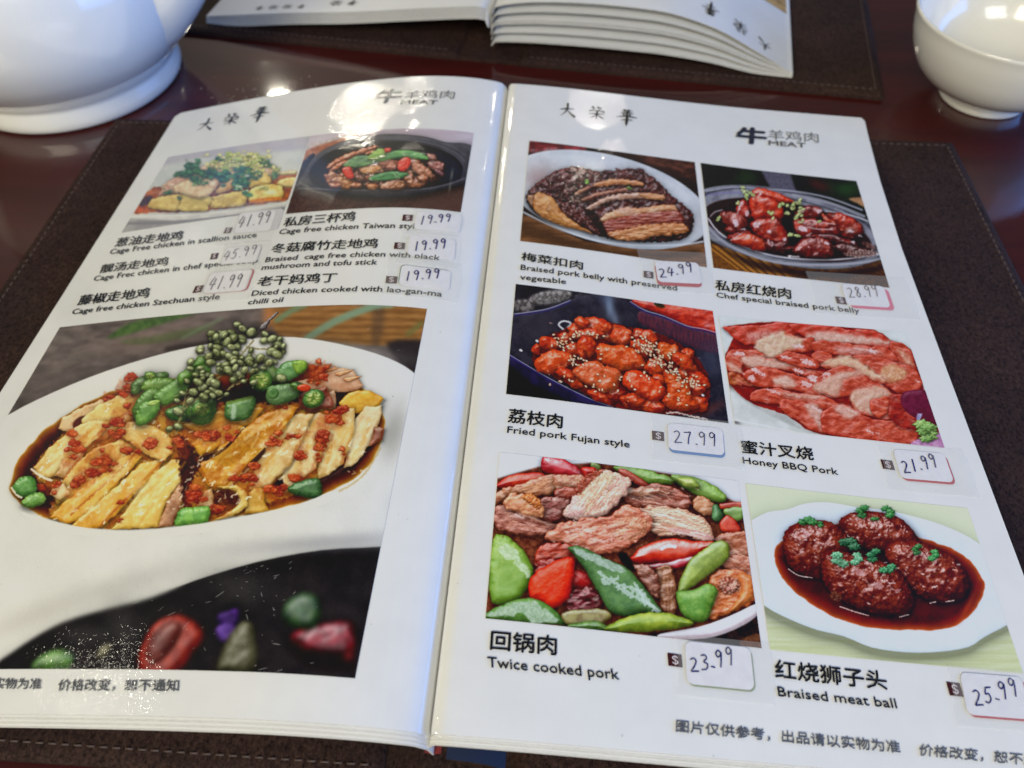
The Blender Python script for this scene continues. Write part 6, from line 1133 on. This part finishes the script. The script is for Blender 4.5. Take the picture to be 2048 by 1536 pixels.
BRUSH = {
 'da': [[(0, .50, .04), (.4, .58, .10), (1, .60, .03)], [(.52, 1.0, .14), (.50, .66, .12), (.34, .30, .07), (0, .02, .02)], [(.50, .48, .04), (.70, .24, .10), (1.0, .02, .17)]],
 'rong': [[(.22, .98, .1), (.28, .80, .05)], [(.12, .86, .05), (.34, .88, .06), (.20, .66, .03)], [(.58, 1.0, .1), (.62, .82, .05)], [(.48, .88, .05), (.78, .9, .06), (.56, .68, .03)], [(.10, .66, .08), (.02, .50, .03)], [(.08, .62, .05), (.5, .66, .08), (.96, .62, .09), (.84, .50, .03)], [(.0, .36, .04), (.5, .42, .09), (1.0, .42, .03)], [(.52, .60, .12), (.50, .3, .12), (.48, .0, .04)], [(.46, .36, .05), (.28, .16, .06), (.08, .08, .02)], [(.56, .36, .04), (.74, .18, .1), (.94, .08, .06)]],
 'hua': [[(.26, .90, .04), (.5, .94, .08), (.78, .92, .03)], [(.38, 1.0, .08), (.40, .82, .04)], [(.62, 1.0, .08), (.60, .80, .04)], [(.22, .76, .04), (.5, .80, .08), (.84, .78, .03)], [(.30, .66, .05), (.5, .68, .05), (.74, .66, .03)], [(.34, .76, .06), (.36, .60, .04)], [(.66, .78, .06), (.64, .60, .04)], [(.0, .50, .03), (.5, .58, .09), (1.0, .54, .04)], [(.24, .34, .04), (.5, .38, .08), (.80, .36, .03)], [(.52, .98, .08), (.52, .5, .13), (.50, .2, .14), (.48, .0, .03)]],
}
def brush_text(sh, parent, items, name='restaurant_name'):
    VV, FF, n = [], [], 0
    for key, px in items:
        V, F = ribbon(BRUSH[key]); VV.append(lay(sh, px, V, OFF_TX)); FF += [tuple(i+n for i in f) for f in F]; n += len(V)
    return mesh_obj(name, np.concatenate(VV), FF, MAT['ink'], parent, smooth_=False)
brush_text(RIGHT, rp, [('da', [(1120, 232), (1149, 235), (1121, 206)]), ('rong', [(1177, 237), (1208.7, 240.5), (1178.5, 212)]), ('hua', [(1232, 250.5), (1273, 254.5), (1233.5, 218)])])
brush_text(LEFT, lp, [('da', [(393.7, 262), (421, 259.5), (405, 239)]), ('rong', [(444, 251.6), (474, 248), (452, 229)]), ('hua', [(494, 248.5), (532, 243), (507, 217)])])
# price marks
for side, px in [('l', [(446.6, 467.8), (461, 466.8), (451.8, 456.2)]), ('l', [(419.9, 519.8), (434.2, 518.4), (423.8, 507.9)]), ('l', [(384.9, 586.9), (402.5, 585), (391.7, 572.8)]),
                 ('l', [(803.8, 442.2), (824.5, 442.9), (806.4, 429.8)]), ('l', [(787.5, 498.4), (809, 499.4), (789.5, 485.4)]), ('l', [(770.9, 567), (793.5, 568), (772.8, 552.7)]),
                 ('r', [(1287.4, 555.7), (1307, 558.2), (1286.9, 542.1)]), ('r', [(1673.8, 607.7), (1694, 610.2), (1669.6, 593.2)]), ('r', [(1304.7, 880), (1328.2, 883.3), (1304, 861.9)]),
                 ('r', [(1765.9, 938), (1789.7, 941.2), (1760.2, 919.2)]), ('r', [(1336.5, 1331.8), (1364.9, 1335.8), (1334.4, 1306)]), ('r', [(1899, 1391.1), (1926.7, 1394.5), (1891.5, 1363.7)])]:
    sh = LEFT if side == 'l' else RIGHT; par = lp if side == 'l' else rp
    sq = np.array([(0, 0), (1, 0), (1, 1), (0, 1)], float); V0 = lay(sh, px, sq, OFF_TX)
    S_ = [[(.68, .68, .08), (.60, .78, .08), (.45, .78, .08), (.34, .68, .08), (.40, .56, .08), (.56, .48, .08), (.68, .38, .08), (.62, .24, .08), (.48, .20, .08), (.32, .30, .08)], [(.51, .90, .05), (.50, .10, .05)]]
    V1, F1 = ribbon(S_); V1 = lay(sh, px, V1, OFF_TX+.0005)
    mesh_obj('dollar_mark', np.concatenate([V0, V1]), [(0, 1, 2, 3)]+[tuple(i+4 for i in f) for f in F1], [MAT['maroon'], MAT['white_print']], par, smooth_=False, midx=[0]+[1]*len(F1))
# ---------------------------------------------------------------- handwritten price stickers under clear tape
DG = {'1': [[(.55, 1), (.45, 0)]], '1s': [[(.75, 1), (.25, 0)]], '2': [[(.05, .88), (.45, 1), (.75, .80), (.5, .42), (.1, .04), (.5, .06), (1, .08)]], '3': [[(.1, .95), (.6, 1), (.75, .78), (.4, .55), (.85, .40), (.7, .08), (.1, .0)]],
      '4': [[(.45, .98), (.05, .42), (.5, .38), (1, .42)], [(.80, .85), (.55, 0)]], '5': [[(.35, .95), (.2, .55), (.6, .58), (.75, .25), (.4, .0), (.05, .08)], [(.35, .95), (.95, 1.0)]],
      '7': [[(.05, .9), (.5, .92), (.85, .95), (.6, .5), (.5, 0)]], '8': [[(.8, .85), (.5, 1), (.2, .82), (.45, .58), (.8, .3), (.55, .02), (.2, .2), (.5, .55), (.8, .85)]],
      '9': [[(.72, .88), (.4, 1), (.12, .80), (.3, .60), (.62, .68), (.78, .90), (.74, .5), (.62, 0)]], '.': [[(.3, .08), (.7, .0)]], '-': [[(.0, .14), (.9, .06)]]}
def rounded(n=7, r=(.10, .17)):
    P = []
    for cx, cy, a0 in ((1-r[0], 1-r[1], 0), (r[0], 1-r[1], 90), (r[0], r[1], 180), (1-r[0], r[1], 270)):
        for k in range(n): a = math.radians(a0+90*k/(n-1)); P.append((cx+r[0]*math.cos(a), cy+r[1]*math.sin(a)))
    return np.array(P)
def plate(name, sh, px, P, off, th, mat, parent, rim=None, shift=(0, 0), label=None):
    """thin rounded label lying on the page; fan of quads so that it follows the bend"""
    c = P.mean(0); m = len(P); rings = [1.0, .93, .6, .25]; V = []; Q = P+np.array(shift)
    for k in rings: V.append(c+shift+(P-c)*k)
    V = np.concatenate(V+[np.array([c+shift])]); T = lay(sh, px, V, off+th); B = lay(sh, px, Q, off); F = []; mi = []
    for r_ in range(len(rings)-1):
        for i in range(m): j = (i+1) % m; F.append((r_*m+i, r_*m+j, (r_+1)*m+j, (r_+1)*m+i)); mi.append(1 if (rim and r_ == 0) else 0)
    r_ = len(rings)-1
    for i in range(m): F.append((r_*m+i, r_*m+(i+1) % m, len(V)-1)); mi.append(0)
    for i in range(m): j = (i+1) % m; F.append((i, len(V)+i, len(V)+j, j)); mi.append(1 if rim else 0)
    return mesh_obj(name, np.concatenate([T, B]), F, [MAT[mat], MAT[rim] if rim else MAT[mat]], parent, smooth_=False, midx=mi, label=label)
def tape(sh, px, x0, y0, x1, y1, parent, off=OFF_TP):
    tx, ty = np.meshgrid(np.linspace(x0, x1, 14), np.linspace(y0, y1, 5)); V = np.stack([tx.ravel(), ty.ravel()], -1); V[:, 0] += .03*np.sin(V[:, 1]*3)
    n = len(V); T = lay(sh, px, V, off); F = grid_faces(5, 14); o = mesh_obj('clear_tape', T, F, MAT['tape'], parent, smooth_=True); return o
ROUND = rounded()
def sticker(side, px, digits, pen, col=None, shift=(0, 0), rim=None, tp=(-.25, -.35, 1.3, 1.3), dw=.046, lab=''):
    sh = LEFT if side == 'l' else RIGHT
    st = plate('price_sticker', sh, px, ROUND, OFF_ST-.0002, .0002, 'sticker', menu, rim, label=lab)
    if col: plate('under_label', sh, px, ROUND, OFF_LB-.0003, .0002, 'lab_'+col, st, shift=shift)
    V, F = [], []
    if pen == 'pencil': dw *= .72
    asp = np.linalg.norm(sh.at(*px[1])-sh.at(*px[0]))/np.linalg.norm(sh.at(*px[2])-sh.at(*px[0]))
    for ch, x0, y0, w, h in digits:
        for S_ in DG[ch]:
            P = np.array(S_); P = np.stack([(x0+P[:, 0]*w)*asp, y0+P[:, 1]*h], -1)
            if len(P) > 2: P = smooth(P, 5, False)
            v, f = ribbon([[(a, b_, dw) for a, b_ in P]], 1); v = v/np.array([asp, 1]); F += [tuple(i+len(V) for i in q) for q in f]; V += [tuple(q) for q in v]
    T = lay(sh, px, np.array(V), OFF_WR+.0004); mesh_obj('handwriting', T, F, MAT[pen], st, smooth_=False)
    if tp: tape(sh, px, *tp, st)
def seq(s, x0, x1, y0, y1, h, h1=None):
    """digit boxes of a price running from (x0, y0) to (x1, y1)"""
    out = []; adv = [1.15 if c not in '.-' else .5 for c in s]; T_ = sum(adv); x = 0
    for c, a in zip(s, adv):
        t = x/T_; X_ = x0+(x1-x0)*t; Y_ = y0+(y1-y0)*t; H_ = h+((h1 or h)-h)*t; k = (x1-x0)/T_
        out.append((c, X_, Y_, k*(.42 if c in '.-' else .88), H_ if c not in '.-' else H_*.5)); x += a
    return out
TL_ = 'white price sticker reading '
sticker('l', [(464.7, 469.9), (542.3, 463.4), (480.2, 427.2)], seq('41.99', .08, .92, .28, .42, .55), 'pencil', 'rim', (.16, .04), 'lab_rim', lab=TL_+'41.99 on the scallion chicken line', tp=(-.35, -.5, 1.1, 1.45))
sticker('l', [(438.8, 530.7), (513.9, 525.5), (451.8, 495.8)], seq('45.99', .06, .95, .22, .50, .55), 'pencil', None, rim='lab_rim', lab=TL_+'45.99 on the soup chicken line', tp=(-.05, -.45, 1.22, 1.25))
sticker('l', [(402.5, 589.5), (491.4, 582.6), (421, 545.5)], seq('41.99', .12, .88, .16, .20, .58), 'pencil', 'red', (.035, 0), 'lab_rim', lab=TL_+'41.99 on the Szechuan chicken line', tp=(-.08, -.4, 1.15, 1.3))
sticker('l', [(827, 459), (919, 466.5), (834.8, 424.6)], seq('19-99', .10, .80, .25, .62, .50, .42), 'pen', None, rim=None, lab=TL_+'19.99 on the Taiwan style chicken line', tp=(-.12, -.3, 1.02, 1.15))
sticker('l', [(814, 511.3), (908.6, 521.6), (819.3, 471.2)], seq('19.99', .12, .84, .22, .55, .46, .48), 'pen', None, rim=None, lab=TL_+'19.99 on the mushroom and tofu stick line', tp=(-.2, -.4, 1.1, 1.25))
sticker('l', [(797.3, 570.8), (898.2, 584.3), (803.7, 530.7)], seq('19.99', .10, .82, .22, .62, .46, .46), 'pen', 'green', (-.018, .03), None, lab=TL_+'19.99 with a green border on the chilli oil chicken line', tp=(-.3, -.5, 1.2, 1.45))
sticker('r', [(1315.9, 564.8), (1405, 569.1), (1308.9, 522.4)], seq('24.99', .06, .88, .20, .60, .40, .50), 'pen', 'red', (-.02, -.15), lab=TL_+'24.99 beside the preserved vegetable pork belly', tp=(-.35, -.45, 1.25, 1.5))
sticker('r', [(1693.7, 610.9), (1780.7, 616.3), (1681.3, 568.5)], seq('28.99', .10, .86, .34, .52, .46, .58), 'pencil', 'pink', (.085, -.12), lab=TL_+'28.99 on the chef special pork belly line', tp=(-.75, -.5, 1.6, 1.5))
sticker('r', [(1337, 899.9), (1449, 912), (1334.5, 846.5)], seq('27.99', .10, .92, .26, .30, .45, .52), 'pen', 'blue', (.01, -.10), lab=TL_+'27.99 with a blue edge on the fried pork line', tp=(-.3, -.45, 1.35, 1.3), dw=.038)
sticker('r', [(1802, 957.3), (1907.5, 966.1), (1784.5, 899.3)], seq('21.99', .08, .82, .18, .55, .40, .48), 'pen', 'red', (.03, -.07), lab=TL_+'21.99 with a red edge on the honey pork line', tp=(-.3, -.45, 1.4, 1.2))
sticker('r', [(1373.6, 1368.2), (1508.6, 1381.8), (1369.2, 1282.7)], seq('23-99', .06, .76, .28, .60, .32, .45), 'pen', 'olive', (.02, -.04), lab=TL_+'23.99 on the twice cooked pork line', tp=(-.15, -.3, 1.3, 1.15), dw=.038)
sticker('r', [(1934.2, 1429.7), (2062, 1440), (1918.1, 1345.3)], seq('25-99', .14, .92, .22, .60, .36, .45), 'pen', 'red', (.03, -.05), lab=TL_+'25.99 on the braised meat ball line', tp=(-.2, -.3, 1.2, 1.15), dw=.038)
# scuffs in the film and specks of dirt on the pages
def scuffs(sh, par, spots, name='film_scuffs', mat='scuff', lo=.0015, hi=.014, w=.0007, seed=3):
    rg = np.random.default_rng(seed); V, F = [], []
    for (x, y, rx, ry, n) in spots:
        for i in range(n):
            a = sh.at(x+rg.normal()*rx, y+rg.normal()*ry); L = rg.uniform(lo, hi)*(rg.uniform()**2+.15); t = rg.uniform(0, 6.28) if rg.uniform() < .4 else rg.normal(.5, .3); k = len(V); ww = w*rg.uniform(.5, 1.6)
            d = np.array([math.cos(t), math.sin(t)]); p = np.array([-d[1], d[0]])*ww/2
            for q in (a-d*L/2, a+p-d*L/4, a+p+d*L/4, a+d*L/2, a-p+d*L/4, a-p-d*L/4): V.append(q)
            F.append(tuple(range(k, k+6)))
    V = np.array(V); return mesh_obj(name, W(sh.surf(V[:, 0], V[:, 1], .0016)), F, MAT[mat], par, smooth_=False, kind='stuff')
scuffs(LEFT, lp, [(520, 1170, 45, 30, 36), (330, 1250, 60, 60, 30), (120, 1310, 60, 40, 20), (480, 1290, 60, 30, 14), (250, 1400, 60, 18, 24), (600, 700, 200, 30, 14)])
scuffs(LEFT, lp, [(440, 1000, 300, 260, 26), (800, 900, 60, 300, 6)], 'dirt_specks', 'shade_and_dirt', .0006, .0016, .0012, 4)
scuffs(RIGHT, rp, [(1300, 800, 300, 380, 34)], 'dirt_specks', 'shade_and_dirt', .0006, .0016, .0012, 5)
# ---------------------------------------------------------------- far menu
fa = np.array([-.959, 1.944]); ft = np.array([.762, 1.712])-fa; ft = ft/np.linalg.norm(ft); fn = np.array([-ft[1], ft[0]])
far = empty('menu_book', (0, 0, 0)); tag(far, 'second open menu book lying beyond the first, only its near edge in view', 'menu', 'open menu books')
def FF_(P):
    P = np.asarray(P, float); Q = np.empty_like(P); Q[..., :2] = fa+P[..., 0:1]*ft+P[..., 1:2]*fn; Q[..., 2] = P[..., 2]; return W(Q)
cover(far, -.10, 1.737, 0, 1.25, (.70, .86), FF_)
stitches(far, [((1.717, .02), (1.717, 1.2)), ((.88, .02), (1.717, .02)), ((-.08, .02), (.68, .02))], FF_)
fl = [(.005, .018), (.10, .030), (.25, .048), (.41, .064), (.58, .086), (.70, .101), (.757, .106), (.772, .100), (.776, .085)]
fr = [(.781, .070), (.783, .096), (.80, .112), (.87, .126), (.94, .1325), (1.03, .136), (1.13, .135), (1.221, .128), (1.33, .100), (1.43, .055), (1.523, .010)]
def far_page(pts, name, v0, sc_, drop, label=None, th=.0016, floor=0, vt=1.19):
    sh = Sheet([(u, max(z*sc_-drop, floor)) for u, z in pts]); a = np.linspace(0, sh.L, 40); T = np.array([sh.surf(a, v) for v in (v0, v0+.2, .7, vt)]); B = np.array([sh.surf(a, v, -th) for v in (v0, v0+.2, .7, vt)])
    return slab(name, FF_(T), FF_(B), [MAT['paper'], MAT['edge']], far, label), sh
flp, fls = far_page(fl, 'page', .040, 1, 0, 'left page of the far menu'); frp, frs = far_page(fr, 'page', .040, 1, 0, 'right page of the far menu lifting off the sheets below')
for i in range(1, 7): far_page(fl, 'sheet', .040-.0012*i, 1, .0042*i, floor=.003+(7-i)*.0016)
for i in range(1, 7): far_page(fr, 'sheet', .040-.0012*i, [.84, .69, .66, .50, .36, .345][i-1], .002*i, floor=.003+(7-i)*.0015)
strip_T = np.array([[(.770, v, .10), (.776, v, .055), (.784, v, .055), (.786, v, .10)] for v in (.042, .6, 1.18)]); B = strip_T.copy(); B[..., 1] += 0; B[:, 1:3, 2] -= .004
slab('spine_lining', FF_(strip_T), FF_(B), [MAT['edge'], MAT['lining']], far)
def far_marks(sh, parent, items, off=.0012, name='restaurant_name'):
    VV, F2, n = [], [], 0
    for key, s, v, w, h in items:
        V, F = ribbon(BRUSH[key]); P = np.stack([s-V[:, 0]*w, v-V[:, 1]*h], -1); VV.append(FF_(sh.surf(P[:, 0], P[:, 1], off))); F2 += [tuple(i+n for i in f[::-1]) for f in F]; n += len(V)
    return mesh_obj(name, np.concatenate(VV), F2, MAT['ink'], parent, smooth_=False)
far_marks(frs, frp, [('hua', .585, .16, .045, .07), ('rong', .665, .135, .04, .055), ('da', .735, .115, .035, .045)])
far_marks(fls, flp, [('hua', .42, .105, .035, .03), ('rong', .375, .105, .035, .03), ('hua', .28, .085, .03, .022), ('rong', .24, .085, .03, .022), ('rong', .20, .085, .03, .022), ('hua', .16, .085, .03, .022)], name='dish_caption')
# a printed picture corner on the far right page, and a heading on the far left page
def far_quad(sh, parent, s0, s1, v0, v1, mat, off, name, label=None):
    tx, ty = np.meshgrid(np.linspace(s0, s1, 12), np.linspace(v0, v1, 3)); return mesh_obj(name, FF_(sh.surf(tx, ty, off)).reshape(-1, 3), grid_faces(3, 12), mat, parent, label=label)
m, nt, b = new_mat('print_noodles'); n = noise_node(nt, 120, 6, .7); r = ramp(nt, n.outputs[0], .3, s2l('5a3418'), .62, s2l('d8b070')); nt.links.new(r.outputs[0], b.inputs['Base Color']); gloss_film(nt, b)
far_quad(frs, frp, .42, .80, .33, .75, m, .0006, 'dish_photo', 'printed photo at the top edge of the picture')
# ---------------------------------------------------------------- porcelain
def lathe(name, prof, seg, mat, parent=None, centre=(0, 0, 0), smooth_n=4):
    P = smooth(prof, smooth_n, False) if smooth_n else np.array(prof); V, F = [], []; n = len(P)
    for j in range(seg):
        a = 2*PI*j/seg; V += [(centre[0]+r*math.cos(a), centre[1]+r*math.sin(a), centre[2]+z) for r, z in P]
    for j in range(seg):
        k = (j+1) % seg
        for i in range(n-1): F.append((j*n+i, k*n+i, k*n+i+1, j*n+i+1))
    o = mesh_obj(name, V, F, mat, parent); bm = bmesh.new(); bm.from_mesh(o.data); bmesh.ops.remove_doubles(bm, verts=bm.verts, dist=1e-5); bmesh.ops.recalc_face_normals(bm, faces=bm.faces); bm.to_mesh(o.data); bm.free(); return o
def tube(name, pts, mat, parent, seg=28, flat=1.0):
    P = smooth(pts, 8, False); V, F = [], []; n = len(P); up = Vector((0, 0, 1))
    for i in range(n):
        d = Vector(P[min(i+1, n-1), :3])-Vector(P[max(i-1, 0), :3]); d.normalize(); s_ = d.cross(up); s_ = s_.normalized() if s_.length > 1e-4 else Vector((1, 0, 0)); t = s_.cross(d)
        for j in range(seg): a = 2*PI*j/seg; V.append(tuple(Vector(P[i, :3])+(s_*math.cos(a)*flat+t*math.sin(a))*P[i, 3]))
    for i in range(n-1):
        for j in range(seg): k = (j+1) % seg; F.append((i*seg+j, i*seg+k, (i+1)*seg+k, (i+1)*seg+j))
    o = mesh_obj(name, V, F, mat, parent); bm = bmesh.new(); bm.from_mesh(o.data); bmesh.ops.recalc_face_normals(bm, faces=bm.faces); bm.to_mesh(o.data); bm.free(); return o
tc = (-1.21*SC, 1.728*SC)
tea = empty('teapot', (tc[0], tc[1], 0)); tag(tea, 'big white porcelain teapot cut off by the top left corner, its spout root facing right', 'teapot')
lathe('body', [(.0, .004), (.045, .004), (.0585, .0004), (.0635, .001), (.0650, .005), (.0645, .0100), (.0642, .0135), (.0665, .0172), (.0735, .0245), (.0815, .035), (.0878, .048), (.0905, .062), (.0900, .076), (.085, .090), (.075, .105), (.061, .115), (.052, .119), (.046, .1195)], 96, MAT['porcelain'], tea)
lid = lathe('lid', [(.049, .1195), (.048, .1225), (.040, .127), (.026, .132), (.012, .135), (.006, .1355)], 64, MAT['porcelain'], tea)
lathe('knob', [(.0055, .134), (.006, .138), (.011, .143), (.012, .149), (.008, .154), (.0, .1555)], 40, MAT['porcelain'], lid)
tube('spout', [(.050, -.004, .052, .036), (.067, -.005, .060, .032), (.086, -.006, .073, .025), (.102, -.007, .093, .017), (.116, -.008, .113, .012), (.124, -.009, .124, .0095)], MAT['porcelain'], tea)
tube('handle', [(-.062, .018, .105, .007), (-.095, .028, .108, .0065), (-.112, .033, .085, .0065), (-.100, .029, .055, .0065), (-.070, .020, .038, .007)], MAT['porcelain'], tea)
bc = (.999*SC, 1.742*SC)
bowl = lathe('rice_bowl', [(.0, .0065), (.016, .0065), (.020, .0045), (.0215, .0005), (.0235, .0002), (.0245, .0012), (.0250, .005), (.0262, .0072), (.034, .0105), (.042, .0168), (.0480, .0255), (.0520, .0360), (.0540, .0450), (.0548, .0482), (.0542, .0494), (.0531, .0484), (.0518, .0430), (.0492, .0340), (.0445, .0250), (.036, .0170), (.024, .0120), (.010, .0100), (.0, .0098)], 96, MAT['porcelain'], None)
bowl.location = (bc[0], bc[1], 0); tag(bowl, 'small white porcelain rice bowl on a narrow foot in the top right corner', 'bowl')
# dry specks and smears on the lacquer
V, F = [], []
for i in range(110):
    u, v = rg.normal(-.70, .10), rg.normal(1.66, .045)
    if v < 1.56: continue
    r = rg.uniform(.0006, .0018); k = len(V); a0 = rg.uniform(0, 6.28); st = rg.uniform(1, 4)
    for j in range(6): a = a0+j*PI/3; V.append((u+r*math.cos(a)*st*.5, v+r*math.sin(a)*.7, -.0158+.0006))
    V.append((u, v, -.0158+.0014)); F += [(k+j, k+(j+1) % 6, k+6) for j in range(6)]
tag(mesh_obj('crumbs', W(np.array(V)), F, MAT['crumb']), 'scatter of dry pale specks on the table between the teapot and the far menu', 'crumbs', kind='stuff')
bpy.context.view_layer.update()
def page_lamp(name, side, x, y, dist, size, power, col=(1, .93, .75)):
    sh = LEFT if side == 'l' else RIGHT; a = sh.at(x, y); P0 = sh.surf(a[0], a[1]); P1 = sh.surf(a[0], a[1], 1.0); mirror_lamp(name, P0, P1-P0, dist, size, power, col)
page_lamp('pendant_bulb', 'l', 722, 222, 1.3, .04, 1.6)
page_lamp('pendant_bulb', 'l', 838, 182, 1.3, .03, .7)
page_lamp('pendant_bulb', 'r', 1195, 218, 1.3, .032, .7)
page_lamp('pendant_bulb', 'l', 215, 1405, 1.2, .04, .33)
page_lamp('pendant_bulb', 'l', 225, 470, 1.3, .04, 1.4)
